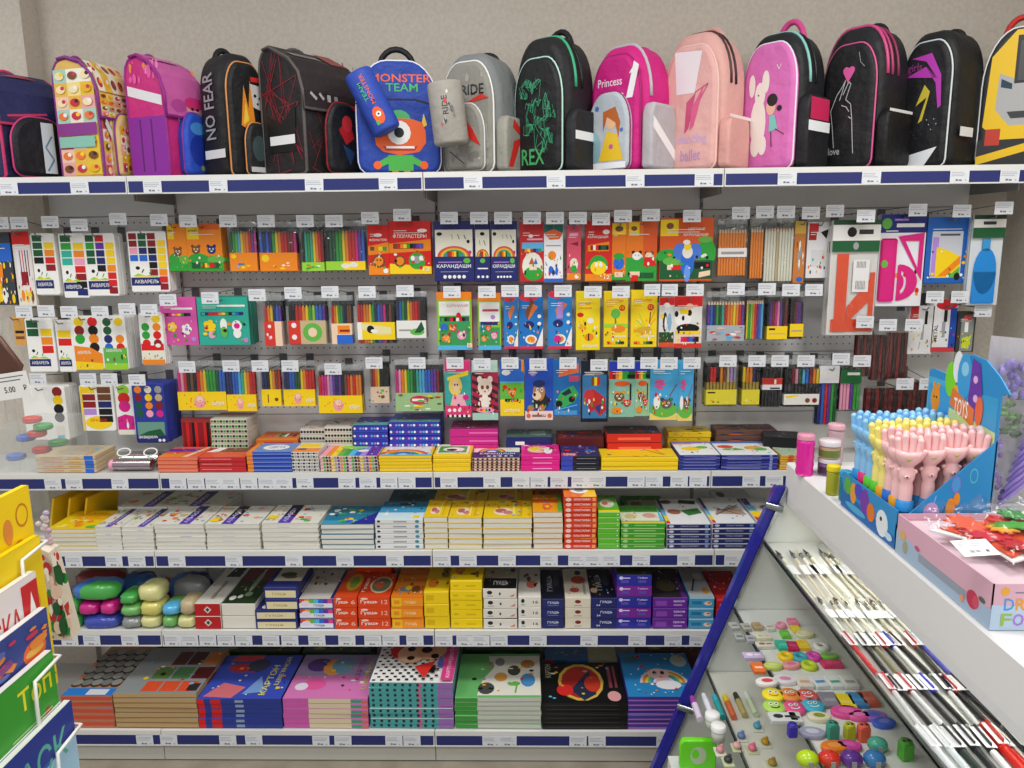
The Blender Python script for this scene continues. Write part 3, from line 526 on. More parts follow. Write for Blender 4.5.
H('pencil_box', 'pencils', 'blue box with pencil fan, red corner', 519, 296, 543, 349, 2, .01, B('1c74c4', mpd(2)+[('p', [(.35, .55), (.62, .9), (.5, .92), (.25, .7)], 'e')]), (533, 291))
H('pencil_box', 'pencils', 'blue box with pink fan of pencils', 548, 293, 572, 349, 2, .01, B('2a86d2', mpd(3)+[('p', [(.35, .55), (.42, .85), (.62, .85), (.62, .55)], 'v'), ('e', .4, .18, .16, .07, 'm')]), (563, 291))
H('crayon_box', 'crayons', 'yellow box with striped bee', 576, 291, 600, 350, 3, .01, B('f2d81a', [('t', 'ЦВЕТНЫЕ', .08, .76, .6, .8, 'r'), ('t', 'КАРАНДАШИ', .1, .69, .66, .73, 'r'), ('e', .18, .6, .14, .04, 'r'), ('e', .6, .5, .14, .05, 'e8e8e8'), ('e', .55, .22, .2, .07, 'o'), ('r', .5, .16, .56, .28, 'k'), ('e', .2, .4, .1, .05, 'e8a82a'), ('t', 'азбука', .25, .04, .9, .1, 'w')]), (593, 292))
H('pencil_box', 'pencils', 'yellow box with round tree', 604, 291, 628, 347, 3, .01, B('f0d01a', yellow12(tree)), (621, 292))
H('pencil_box', 'pencils', 'yellow box with palm fronds', 631, 290, 657, 347, 3, .01, B('f2d41c', yellow12([('l', [(.6, .3), (.9, .62)], .03, 'o'), ('l', [(.6, .3), (.95, .5)], .03, 'o'), ('l', [(.7, .3), (.75, .62)], .04, 'e'), ('l', [(.6, .3), (.3, .6)], .02, 'l'), ('l', [(.6, .3), (.2, .48)], .02, 'l'), ('e', .5, .3, .3, .06, 'd8a82a')])), (653, 290))
H('pencil_box', 'pencils', 'narrow red and white penguin box', 659, 297, 674, 347, 2, .01, B('dcdcdc', [('r', 0, .84, 1, 1, 'r'), ('e', .5, .84, .22, .05, 'w'), ('r', 0, 0, 1, .09, 'e0502a'), ('r', 0, .09, 1, .3, '2a4a2a'), ('e', .4, .5, .15, .2, 'k'), ('e', .45, .48, .08, .14, 'w'), ('e', .7, .5, .14, .18, '8ab0d0'), ('e', .2, .62, .12, .05, 'y')]), (669, 290))
H('pencil_box', 'pencils', 'red and white panda box', 674, 296, 702, 348, 3, .01, B('e2e2dc', [('r', 0, .8, 1, 1, 'd8201c'), ('e', .55, .8, .14, .06, 'f0b8a0'), ('r', 0, 0, 1, .09, 'd83a2a'), ('r', .04, .09, .96, .36, 's'), ('e', .32, .58, .3, .17, 'w'), ('e', .08, .66, .07, .06, 'k'), ('e', .55, .68, .08, .06, 'k'), ('e', .32, .58, .05, .05, 'k'), ('e', .5, .38, .42, .09, 'k'), ('r', .2, .66, .5, .76, 'y'), ('r', .04, .27, .96, .33, 'y')]+strip('mrpbnk', .25, .12, .9, .22)), (695, 290))
rowp(707, 297, 745, 341, 'spiral top pack of coloured pencils', 'pbngdtrooyorp', 'a8b0b8', busy(23, ['c83a3a', 'e8b8b8', 'c', 'a', 'w'], 26, .02, .02, .98, .9, .12), 2, (736, 289), (0, .36), tips=True)
rowp(746, 296, 764, 340, 'narrow pack of rainbow pencils', 'yglorpbc', None, [], 3, (767, 289), tips=True)
rowp(767, 297, 788, 341, 'black pen pack with yellow label', 'kpRmipkR', 'y', [('r', .1, .7, .4, .85, 'k'), ('r', .1, .4, .9, .45, 'a')], 4, (791, 290), (.04, .34))
rowp(790, 297, 804, 340, 'narrow black pen pack with yellow label', 'kkRppk', 'y', [('r', .1, .4, .9, .5, 'a')], 4, (814, 290), (.08, .38))
def strips(w, h, d):
    b = MB().box(-w/2, 0, -h, w/2, .001, 0, ('c8a0a4', 'clear')); o = b.build('pen_pack'); n = 5
    for i in range(n): MB().rbox(-w/2+w*i/n+.001, .002, -h*.97, -w/2+w*(i+1)/n-.001, .009, -.01, ['6a1a20', '30181a', '7a2026', '2a1416', '5a181c'][i], .001).build('pen', o)
    return o
for (a, b_, c, d_, ph, tp) in ((857, 328, 873, 378, 'dark red pen pack on the left', None), (873, 333, 889, 382, 'black pen pack between red packs', (888, 325)), (889, 330, 908, 380, 'dark red pen pack beside white pencil box', False),
                              (866, 386, 888, 424, 'low rack of dark slim pens', False), (888, 386, 912, 424, 'low dark red pen pack', (905, 384)), (912, 380, 934, 424, 'lowest red pen pack by bubble wands', (928, 384))):
    H('pen_pack', 'pens', ph, a, b_, c, d_, 3, .011, strips, tp)
H('compass_box', 'drawing tools', 'white compass box with red flap', 909, 306, 933, 354, 2, .014, B('dcdcdc', [('p', [(0, .7), (.35, .74), (.35, 1), (0, 1)], 'b8242a'), ('r', .62, .62, .74, .9, 'k'), ('r', .52, .3, .62, .62, '9aa0a8'), ('l', [(.6, .6), (.45, .1)], .03, 'a')]), (914, 325))
H('compass_box', 'drawing tools', 'compass box with METAL lettering', 932, 303, 956, 352, 3, .014, B('e2e2e4', [('e', .55, .96, .45, .1, 'c8242a'), ('r', 0, 0, 1, .1, 'c83a40'), ('T', 'METAL', .08, .22, .24, .56, 'k'), ('r', .46, .62, .6, .86, 'k'), ('r', .4, .3, .55, .62, '9aa0a8'), ('r', .72, .08, 1, .9, '1e4aa8')]), (935, 297))
H('compass_box', 'drawing tools', 'black box with lime triangle', 957, 312, 975, 352, 3, .014, B('3a3e3c', [('r', .2, .02, .9, .85, '8a8e8c'), ('p', [(.3, .1), (.3, .35), (.8, .42), (.7, .08)], 'c8d82a'), ('e', .55, .86, .25, .08, 'd85050'), ('r', .4, .5, .6, .75, 'w')]), (960, 297))
_q = onY(983, 311, -.2); hook(_q.x, _q.z+.01, -.15, _q.x, _q.z, -.2, 'the tag under the blue shapes packet')
price_tag(tuple(_q), 'white price tag under the blue shapes packet, far right', 'price tags on the wire hooks')
# ------------- lower peg row
H('watercolour_set', 'paint set', 'large white set with black and red circles', 24, 386, 67, 440, 6, .013, palette('      '+'      '+'Rykk  ', 'c', 3, 6, 'n', name='plain'), (38, 379))
H('watercolour_set', 'paint set', 'square watercolour set in yellow frame', 81, 385, 114, 431, 2, .014, palette('yRRv  '+'eenkk ', 's', 2, 6, 'y', name='yl'), (88, 379))
H('watercolour_set', 'paint set', 'slim watercolour set with pink figure', 116, 385, 134, 435, 2, .014, palette('lrm   ', 'c', 1, 6, 'y', name='pk'), (109, 379))
H('watercolour_set', 'paint set', 'deep blue watercolour box lettered white', 134, 384, 166, 443, 9, .013, palette('oRdd   '+'fyoi   '+'aqRm   ', 'c', 3, 7, 'n', base='2a3a9a', name='bl'), (137, 380), Y=-.19)
gvcard = lambda s: [('e', .45, .45, .12, .35, 'f0a0a0'), ('e', .45, .6, .07, .16, 's')]+[('c', random.Random(s+i).random()*.9+.05, random.Random(s*7+i).random()*.8+.1, .012, 'r') for i in range(14)]+[('t', 'азбука', .7, .2, .95, .5, 'w')]
rowp(177, 366, 226, 410, 'widest marker pack with yellow boy card', 'mirkekroygggdbb', 'y', gvcard(1), 2, (187, 367), (0, .42))
rowp(226, 367, 256, 411, 'marker pack with round bee card', 'nnbbctyorr', 'y', gvcard(2), 2, (231, 366), (0, .38))
rowp(261, 366, 281, 406, 'slim marker pack with yellow card', 'nnkyoer', 'y', [('r', .3, .2, .36, .7, 'e'), ('c', .75, .4, .1, 'e')], 2, (260, 366), (0, .42))
rowp(283, 366, 315, 406, 'marker pack of blues and reds', 'nnbbddyorrr', 'y', gvcard(4), 2, (290, 366), (0, .42))
rowp(318, 371, 362, 413, 'deep marker pack with yellow boy card', 'rmmivpnpkeroroo', 'y', gvcard(5), 4, (333, 369), (0, .42))
rowp(370, 362, 389, 403, 'small marker pack with rose card', 'eroykkkk', 'd8c0a8', busy(33, ['r', 'w', 'G', 'e'], 14, .05, .05, .95, .95, .12), 3, (374, 363), (0, .4))
rowp(395, 365, 443, 411, 'long rainbow marker pack with flower card', 'mioyggdtccbbppRk', '9ac08a', [('e', .5, .6, .2, .25, 'c83a50'), ('r', .35, .55, .65, .68, 'w')]+busy(34, ['w', 'G', 'e', 'r', 'y'], 26, .02, .02, .98, .95, .07), 3, (417, 363), (0, .4))
girl = [('p', [(.1, .05), (.9, .05), (.7, .4), (.3, .4)], 'f2b0c0'), ('e', .4, .55, .26, .17, 'f2d060'), ('e', .42, .55, .13, .1, 's'), ('e', .38, .57, .03, .02, 'k'), ('e', .48, .57, .03, .02, 'k')]
H('pencil_box', 'pencils', 'pink and teal box with blonde girl', 445, 360, 471, 417, 2, .01, B('3aa8a0', [('r', 0, .8, 1, 1, 'e0387a'), ('p', [(.1, .7), (.9, .82), (.9, .74), (.1, .64)], 'y')]+girl+[('r', 0, 0, 1, .2, 'e0387a')]+[('c', .15+.2*i, .12, .07, 'w') for i in range(3)]+strip(['k', 'w']*5, .05, 0, .95, .04)+[('e', .8, .35, .12, .05, 'm')]), (455, 363))
baby = [('e', .5, .55, .28, .15, 'f2e0d0'), ('e', .3, .68, .1, .06, 'f2e0d0'), ('e', .7, .68, .1, .06, 'f2e0d0'), ('e', .5, .3, .16, .14, 'f4e8dc'), ('e', .4, .55, .06, .035, 'e'), ('e', .6, .55, .06, .035, 'e'), ('e', .5, .48, .04, .015, 'd85a6a'), ('e', .35, .35, .08, .03, 'f2e0d0'), ('e', .65, .35, .08, .03, 'f2e0d0')]
H('pencil_box', 'pencils', 'striped pink box with pale baby doll', 472, 360, 498, 420, 2, .01, B('b02a50', [('p', [(0, .1+.13*i), (1, -.1+.13*i if .13*i > .2 else .1), (1, -.04+.13*i if .13*i > .2 else .12), (0, .16+.13*i)], '40202c') for i in range(6)]+[('r', 0, .8, 1, 1, 'b8d8cc'), ('r', 0, 0, 1, .12, 'a8d0c0')]+baby+[('e', .5, .17, .35, .05, 'i')]+strip('roygbk', .3, .15, .7, .19)), (482, 364))
H('pencil_box', 'pencils', 'meadow box with yellow foot', 500, 360, 524, 416, 2, .01, B('c', [('r', .0, .85, 1, 1, '2a5ab0'), ('r', 0, .62, 1, .85, '2a6ac8'), ('r', 0, 0, 1, .3, 'y'), ('r', 0, .3, 1, .6, '6ab83a'), ('e', .25, .78, .18, .05, 'w'), ('r', .9, .8, 1, 1, 'o')]+face(.5, .42, .16, 'o', 'r', .45)+[('e', .2, .52, .1, .04, 'r'), ('r', .2, .26, .75, .31, 'k')]+strip('kdro', .3, .265, .7, .305)+[('t', 'азбука', .2, .06, .8, .14, 'w')]), (510, 363))
puppy = [('e', .55, .3, .3, .16, '26282e'), ('e', .5, .46, .22, .15, 'b8804a'), ('e', .42, .4, .16, .07, 's'), ('e', .34, .42, .05, .03, 'k'), ('e', .45, .5, .05, .035, 'w'), ('e', .6, .5, .05, .035, 'w'), ('e', .46, .5, .025, .02, 'k'), ('e', .6, .5, .025, .02, 'k'), ('e', .2, .2, .12, .05, 'b8804a'), ('e', .6, .2, .12, .05, 'b8804a'), ('e', .5, .6, .22, .06, '20306a')]
H('pencil_box', 'pencils', 'blue box with brown puppy in cap', 525, 359, 553, 420, 2, .01, B('2050b8', [('e', .28, .78, .13, .06, 'd83a4a'), ('e', .28, .78, .1, .045, '8ab8e8')]+puppy+[('r', 0, 0, 1, .15, 'f0d8d0'), ('e', .12, .07, .08, .04, 'd86a4a'), ('e', .88, .07, .08, .04, 'd86a4a'), ('r', .25, .05, .75, .09, '8a6a6a')]), (538, 364))
H('pencil_box', 'pencils', 'box with green racing car', 553, 360, 580, 416, 2, .01, B('1e6ab0', [('p', [(.2, .7), (.95, .78), (.95, .95), (.25, .85)], 'e8703a'), ('r', .6, .62, .95, .72, 'c84a6a'), ('p', [(.05, .2), (.3, .45), (.75, .55), (.95, .4), (.8, .25), (.4, .15)], '3aa85a'), ('p', [(.3, .4), (.6, .5), (.7, .42), (.45, .36)], '1a3040'), ('c', .22, .22, .13, 'k'), ('c', .7, .3, .12, 'k'), ('r', .05, .02, .9, .1, '4a9ad8'), ('l', [(.05, .1), (.9, .2)], .04, 'c')]), (568, 363))
H('pencil_box', 'pencils', 'black box with crouching red figure shape', 581, 361, 608, 422, 2, .01, B('18202e', [('r', .05, .05, .95, .78, '3a7ab0'), ('e', .5, .8, .35, .03, 'a')]+strip('eyr', .38, .6, .7, .74)+[('p', [(.2, .5), (.45, .55), (.9, .4), (.95, .2), (.7, .1), (.5, .2), (.3, .15)], 'b82a30'), ('e', .3, .42, .2, .12, 'c8323a'), ('p', [(.5, .25), (.75, .3), (.7, .12)], '28407a'), ('r', .0, 0, 1, .06, '14161e')]), (599, 365))
def bus(k): return [('r', .0, .8, 1, 1, '2a3ab8')]+strip('rRoyggdd', 0, .68, 1, .82)+[('r', .7, .7, 1, .76, 'k'), ('e', .5, .6, .3, .05, 'e05a2a')]+face(.4, .36, .2, 'e', 'o', .45)+face(.7, .25, .15, 'r', 'o', .45)+[('r', .8, .3, .86, .6, 'k'), ('e', .3, .12, .2, .06, 'o')]
H('pencil_box', 'pencils', 'turquoise box with crowded animal picture', 609, 361, 635, 417, 2, .01, B('8ac0a8', bus(1)), (626, 363))
H('pencil_box', 'pencils', 'thin turquoise box with animal picture', 635, 361, 650, 416, 2, .01, B('98c4a0', bus(2)), (649, 363))
koala = [('r', 0, 0, 1, .12, 'e8d070'), ('e', .5, .18, .5, .14, 'G')]+[('e', .35+.1*math.cos(a), .6+.06*math.sin(a), .12, .03, 'd85a9a') for a in (0, 1.2, 2.4, 3.6, 4.8)]+face(.6, .27, .2, '6a5a58', '4a4448', .45)+[('e', .25, .3, .12, .12, 'w'), ('l', [(.7, .4), (.95, .6)], .03, 'R')]
H('pencil_box', 'pencils', 'sky blue box with koala', 650, 360, 678, 420, 2, .01, B('48a8dc', koala+[('r', .1, .84, .8, .86, 'w'), ('r', .1, .8, .5, .82, 'w')]), (669, 363))
H('pencil_box', 'pencils', 'thin sky blue box with raccoon', 678, 360, 693, 421, 2, .01, B('48a8dc', koala), (692, 363))
rowp(706, 363, 737, 407, 'pen pack with bright yellow card, leftmost', 'krrkoeqva', 'd8cc3a', [('r', .05, .75, .3, .85, 'k')]+busy(41, 'kow', 6, .1, .1, .9, .4, .05), 5, (728, 361), (.06, .4), capk=True, barrel='b89a3a')
rowp(742, 363, 760, 407, 'narrower pen pack with yellow card', 'yoonk', 'd8cc3a', busy(42, 'kow', 5, .1, .1, .9, .4, .08), 5, (757, 361), (.06, .4), capk=True, barrel='b89a3a')
rowp(762, 364, 782, 408, 'black pen pack with red and white label', 'kkkkkk', 'e8e4e4', [('r', 0, .45, 1, 1, 'd8382e'), ('r', .6, .5, .7, .9, 'w'), ('r', .4, .05, .9, .2, '3a4a5a')], 3, (780, 361), (.42, .68), capk=True)
rowp(784, 365, 820, 408, 'black pens with many coloured caps', 'kkRidcbRoy', 'e4e2dc', [('p', [(.03, .8), (.4, .95), (.4, .8), (.1, .6)], 'y'), ('c', .67, .4, .07, 'e'), ('c', .87, .4, .07, 'R')], 3, (806, 361), (.08, .33), capk=True)
rowp(818, 366, 838, 426, 'long clear pack of gel pens', 'nbrpgd', 'e8e8ea', [('r', .2, .3, .8, .7, 'w')], 3, (841, 359), (.72, 1), capk=False)
rowp(840, 366, 861, 411, 'pink and green pens under green header', 'iiipgg', '1c6a38', [('r', .3, .6, .9, .8, 'w')], 3, (862, 361), (.62, .92))
# ------------------------------------------------------------------ stacks lying on the shelves
REG = []
SHW = {'second': 'the second shelf', 'third': 'the third shelf', 'fourth': 'the fourth shelf', 'base': 'the bottom shelf'}
def stack(sh, u0, u1, vt, n, L, phrase, name, cat, style, col, spine, cover, back=0, jit=.0025, hz=None, tilt=0):
    z0, d = SH[sh]; yf = -d+.014+back
    zt = onY((u0+u1)/2, vt, yf).z; hgt = zt-z0; t = hgt/n
    vm = vt+ (8 if back else 14); a, b_ = onY(u0, vm, yf), onY(u1, vm, yf); w = b_.x-a.x-.001; x = (a.x+b_.x)/2
    L = min(L, -.012-yf)
    if back == 0: REG.append((sh, u0, u1, phrase))
    if w > .09 and len(cover) < 40: cover = list(cover)+busy(int(u0*7+vt), ['w', 'k', 'y', 'r', 'c', 'f', 'o', 'a'], 16, .05, .08, .95, .95, .035)
    m = MB()
    if style == 'album':
        c1 = cover[0]
        m.box(-w/2+.0015, .001, .001, w/2-.0015, L-.001, t-.0022, 'e2e0d6')
        for j in range(max(1, int(t/.0045))): m.box(-w/2+.001, .0005, .003+j*.0045, w/2-.001, .002, .0034+j*.0045, 'c4c2b8')
        root = m.build(name)
        c = MB(); c.box(-w/2, 0, t-.0020, w/2, L, t-.0004, col); c.box(-w/2, 0, .0, w/2, L, .0008, col)
        c.art((-w/2, 0, t-.0004), (1, 0, 0), (0, 1, 0), w, L, cover); c.build('cover', root)
    else:
        if style == 'mag': m.box(-w/2, 0, 0, w/2, L, t-.0006, col)
        else: m.rbox(-w/2, 0, .0003, w/2, L, t-.0006, col, min(.0015, t*.2))
        m.art((-w/2+.0005, -.0001, .0008), (1, 0, 0), (0, 0, 1), w-.001, t-.0018, spine)
        m.art((-w/2+.001, .001, t-.0006), (1, 0, 0), (0, 1, 0), w-.002, L-.002, cover)
        root = m.build(name)
    for i in range(n):
        o = root if i == 0 else dup(root)
        o.location = (x+random.uniform(-jit, jit)*.6, yf+random.uniform(0, jit*1.5), z0+i*t+.0002)
        o.rotation_euler = (0, 0, math.radians(random.uniform(-.7, .7)+tilt)) if jit > .001 else (0, 0, 0)
        tag(o, '%s, %s in its stack' % (phrase, ordl(n-i, n)) if n > 1 else phrase+' on '+SHW[sh], cat, phrase+' stacked on '+SHW[sh] if n > 1 else None)
    return root
def S(*a, **k): return stack(*a, **k)
T12 = [('t', 'КАРАНДАШИ', .1, .25, .45, .75, 'c84a3a'), ('r', .82, 0, .97, 1, 'b')]
pl = lambda n, cols='w': dots(n, 1, 0, 0, 1, 1, .42/n, list(cols))
# second shelf, front row
S('second', 36, 96, 456, 4, .15, 'beige pencil box with blue end', 'pencil_box', 'pencils', 'box', 'cdb894', T12+[('r', .55, .3, .75, .6, 'c89a4a')], [('r', .3, .1, .9, .9, 'b8a888')]+busy(51, 'caw', 7, .3, .2, .9, .9, .08))
S('second', 158, 198, 457, 4, .14, 'orange and purple thin pencil box', 'pencil_box', 'pencils', 'box', 'e0664a', [('r', .0, .3, 1, .5, 'f0a080')], [('r', 0, .5, .9, .8, 'p'), ('p', [(.6, 0), (.75, 0), (1, 1), (.9, 1)], 'e8d0a0'), ('r', 0, 0, .6, .3, 'o')])
S('second', 199, 246, 457, 3, .17, 'glossy red flat pencil case', 'pencil_box', 'pencils', 'box', ('c02830', 's'), [('r', .05, .5, .7, .65, 'e88a80')], [('r', 0, 0, 1, .4, 'e05a3a'), ('p', [(0, .4), (.25, .4), (.45, 1), (.3, 1)], 'w'), ('p', [(.3, .4), (.9, .4), (1, .8), (.45, .8)], 'e')])
S('second', 247, 292, 452, 5, .13, 'blue and orange pencil box', 'pencil_box', 'pencils', 'box', '2a4ab0', [('r', 0, 0, .13, 1, 'o'), ('r', .13, .4, 1, .55, '9ab0e0')], [('r', 0, 0, 1, 1, '6a90c8'), ('r', 0, 0, .12, 1, 'o'), ('e', .55, .5, .3, .3, 'w'), ('t', 'ЦВЕТА', .4, .35, .75, .65, 'b')])
S('second', 292, 319, 452, 6, .13, 'narrow pencil box with white pencil ends', 'pencil_box', 'pencils', 'box', 'd8d4cc', pl(10, ['k', 'a'])+[('r', 0, 0, 1, .2, 'w')], [('r', .1, .5, .9, .9, 'y'), ('r', 0, 0, 1, .4, 'o'), ('e', .3, .3, .2, .1, 'e')])
S('second', 320, 378, 456, 5, .17, 'box of open-ended rainbow pencils', 'pencil_box', 'pencils', 'box', 'd8c8b8', pl(20, 'ioygGaknpe'), strip('ioyGgcbvpp', 0, 0, 1, 1)+[('e', .5, .7, .25, .15, 'l'), ('e', .7, .4, .1, .1, 'w')])
S('second', 379, 432, 456, 5, .15, 'yellow box with rainbow swirl lid', 'pencil_box', 'pencils', 'box', 'efc81c', [], [('r', .05, .1, .95, .95, 'e8e0d8')]+rainbow(.45, .0, .5, 1.2, 'roygbp', 'w')+[('r', .0, 0, 1, .14, 'c'), ('c', .2, .4, .12, 'o')])
S('second', 433, 471, 455, 4, .15, 'yellow box with green framed lid', 'pencil_box', 'pencils', 'box', 'efc81c', [], [('r', .06, .12, .92, .98, 'w'), ('r', .1, .2, .86, .8, '5aa03a'), ('e', .5, .5, .3, .18, 'w'), ('e', .45, .45, .15, .1, 'k')])
S('second', 472, 520, 458, 5, .14, 'navy lidded box of checkered pencil ends', 'pencil_box', 'pencils', 'box', 'c8a090', pl(20, ['k', 'e8c0a0']), [('r', 0, 0, 1, .55, 'n'), ('r', 0, .55, 1, 1, 'f'), ('t', 'КАРАНДАШИ', .15, .3, .9, .48, 'w')]+rainbow(.4, .55, .3, 1.3)+[('c', .35+.12*i, .14, .04, 'w') for i in range(5)])
S('second', 521, 560, 455, 3, .15, 'hot pink box with crown picture', 'pencil_box', 'pencils', 'box', 'e0208a', [('r', .3, .35, .8, .55, 'f0a0d0')], [('e', .45, .5, .3, .3, 'f2d0a0'), ('e', .35, .6, .12, .2, 'y'), ('e', .7, .4, .12, .3, 'w'), ('c', .8, .6, .06, 'k')]+busy(55, 'yiw', 8, .05, .05, .95, .95, .1))
S('second', 561, 600, 456, 3, .16, 'black and blue box with racing picture', 'pencil_box', 'pencils', 'box', '20222c', [('r', 0, 0, .3, 1, '3a4ab8'), ('r', .4, .4, .9, .5, 'a')], [('r', 0, 0, 1, 1, '30306a'), ('r', 0, .0, .4, .25, 'd83a50'), ('t', 'ТАЧКИ', .05, .04, .36, .2, 'w')]+busy(56, 'brkpa', 14, .05, .25, .95, .95, .12))
S('second', 601, 678, 458, 3, .13, 'wide yellow box with brown stroke', 'pencil_box', 'pencils', 'box', 'f0cc1e', [], [('l', [(.05, .1), (.4, .16), (.95, .1)], .014, 'e'), ('l', [(.6, .9), (.85, .3)], .02, 'e'), ('l', [(.75, .9), (.85, .3)], .02, 'o')])
S('second', 679, 720, 455, 5, .19, 'thin blue box with fruit picture', 'pencil_box', 'pencils', 'box', '28308a', [('r', .1, .5, .9, .7, '8a94d0')], [('r', 0, 0, 1, 1, 'e8ecee'), ('e', .4, .45, .25, .15, 'y'), ('e', .7, .55, .15, .1, 'G'), ('r', 0, .85, 1, 1, '7a6ac0'), ('r', 0, .78, .5, .85, 'o')])
S('second', 721, 778, 455, 5, .19, 'wide thin blue box with garden picture', 'pencil_box', 'pencils', 'box', '28308a', [('r', .1, .5, .7, .7, '8a94d0'), ('r', .85, 0, .9, 1, '8a94d0')], [('r', 0, 0, 1, 1, 'e8ecee'), ('e', .2, .6, .15, .12, 'd8503a'), ('e', .3, .4, .2, .08, 'G'), ('e', .7, .5, .18, .14, 'e8a83a'), ('e', .8, .4, .12, .1, 'G'), ('r', 0, .85, 1, 1, '5a7ac0')])
S('second', 780, 806, 455, 6, .19, 'yellow and red thin pencil box', 'pencil_box', 'pencils', 'box', 'dca83a', [('r', .3, 0, .5, 1, 'd85a3a'), ('r', .7, .2, .9, .8, 'f')], [('r', 0, 0, 1, 1, 'a8c0a8'), ('r', .3, .5, 1, 1, 'c87a7a')])
# tubes in clear wrap
p = onY(127, 468, -.30)
t_ = empty('colouring_roll_pack', (p.x, -.30, SH['second'][0]+.001)); tag(t_, 'clear wrapped bundle of silver and pink tubes with white cords', 'craft kit')
b = MB(); b.cyl((-.055, .02, .022), (.085, .02, .022), .021, .021, ('b8a8b0', 'chrome'), 12); b.cyl((-.07, .02, .022), (-.055, .02, .022), .018, .021, 'i', 12); b.build('roll', t_)
b = MB(); b.cyl((-.05, .065, .028), (.09, .07, .03), .022, .022, ('c8d0c8', 'chrome'), 12); b.build('roll', t_)
b = MB(); b.box(-.075, -.004, .0, .1, .12, .0012, ('f0f0f0', 'film')); b.tube([(-.075, 0, .01), (-.06, .05, .06), (.02, .09, .062), (.1, .05, .05), (.1, 0, .01)], .0012, ('f0f0f0', 'film'), 5); b.build('wrap', t_)
for cx in (-.03, .07): MB().tube([(cx+.025*math.cos(a), .045+.012*math.sin(a), .062+.012*math.sin(a)) for a in [i*.52 for i in range(12)]], .003, 'w', 5, True).build('cord', t_)
# second shelf, back row
def BK(*a, **k): return stack(*a, **k)
BK('second', 181, 214, 418, 1, .02, 'clear case of red marker pens stood upright', 'marker_pack', 'marker pens', 'box', 'a83a3a', strip('RrRkrRRrkR', .05, .1, .95, .9)+[('r', 0, 0, 1, .1, 'o')], [], back=.17, jit=0)
BK('second', 210, 247, 419, 9, .12, 'box of green and red pencil ends', 'pencil_box', 'pencils', 'box', 'c8c4b4', pl(12, 'gdrkwa'), [('r', .1, .1, .9, .9, 'c8c0b0'), ('r', 0, .6, 1, .9, 'd8402a')], back=.12)
BK('second', 256, 298, 439, 3, .12, 'orange tray of short crayons', 'crayon_box', 'crayons', 'box', 'e07a24', [('r', .2, .3, .9, .6, 'r')], [('r', .1, .2, .9, .8, 'd8601c')]+strip('Gdgwerk', .4, .3, .88, .75, .1), back=.15)
BK('second', 300, 325, 429, 5, .15, 'striped pencil box at the back, narrow', 'pencil_box', 'pencils', 'box', 'c8c4ba', pl(8, 'kwa'), busy(61, 'keoa', 8), back=.15)
BK('second', 324, 352, 427, 6, .15, 'striped pencil box at the back, wider', 'pencil_box', 'pencils', 'box', 'd0ccc2', pl(9, 'kwa'), busy(62, 'keoa', 8), back=.14)
BK('second', 353, 388, 425, 5, .14, 'blue speckled box of purple pencil ends', 'pencil_box', 'pencils', 'box', '3038a8', pl(12, 'wvcp')+[('r', 0, 0, 1, .22, '3a44c0')], [('r', 0, 0, 1, .3, '5aa898')]+busy(63, 'eoka', 10, .05, .3, .95, .95, .12), back=.13)
BK('second', 389, 440, 422, 6, .14, 'wide blue speckled box of pencil ends', 'pencil_box', 'pencils', 'box', '3038a8', pl(17, 'wcvp')+[('r', 0, 0, 1, .22, '3a44c0')], [('r', 0, 0, 1, .3, '4a9888')]+busy(64, 'edkr', 12, .05, .3, .95, .95, .1), back=.13)
BK('second', 450, 498, 429, 4, .14, 'magenta box with dark lid', 'pencil_box', 'pencils', 'box', 'd0268a', [('r', .4, .4, 1, .6, 'f070c0')], [('r', 0, 0, 1, 1, '8a1a5a')]+busy(65, 'edm', 8), back=.13)
BK('second', 506, 552, 437, 2, .12, 'navy box with grey green lid', 'pencil_box', 'pencils', 'box', '20286a', [('r', .2, .3, .4, .6, 'w')], [('r', 0, 0, 1, 1, '4a6a60'), ('e', .7, .5, .2, .3, '8aa098')], back=.14)
BK('second', 557, 604, 438, 2, .12, 'dark red box with car picture lid', 'pencil_box', 'pencils', 'box', '5a1c20', [], busy(66, ['R', 'r', 'e', 'k', 'n'], 16), back=.14)
BK('second', 607, 662, 434, 3, .13, 'red and black box at the back', 'pencil_box', 'pencils', 'box', 'd02a20', [('r', .2, .3, .8, .6, 'f06a50')], [('r', 0, 0, 1, 1, '2a1c1e')]+busy(67, ['R', 'n', 'r', 'k'], 10), back=.12)
BK('second', 668, 711, 432, 4, .1, 'yellow box with giraffe spots behind blue boxes', 'pencil_box', 'pencils', 'box', 'e8c41e', busy(68, 'kde', 7, .05, .1, .95, .9, .07), busy(69, 'kde', 7), back=.2)
BK('second', 716, 777, 430, 4, .1, 'brown box with fox picture at the back', 'pencil_box', 'pencils', 'box', '6a4a3a', busy(70, ['k', 'd8703a', 'n'], 6), busy(71, ['k', 'd8703a', 'n', 'a'], 12, s=.2), back=.2)
BK('second', 764, 800, 437, 1, .1, 'black zipped pencil case', 'pencil_case', 'pencil case', 'box', '1a1a1e', [], [], back=.1, tilt=-12)
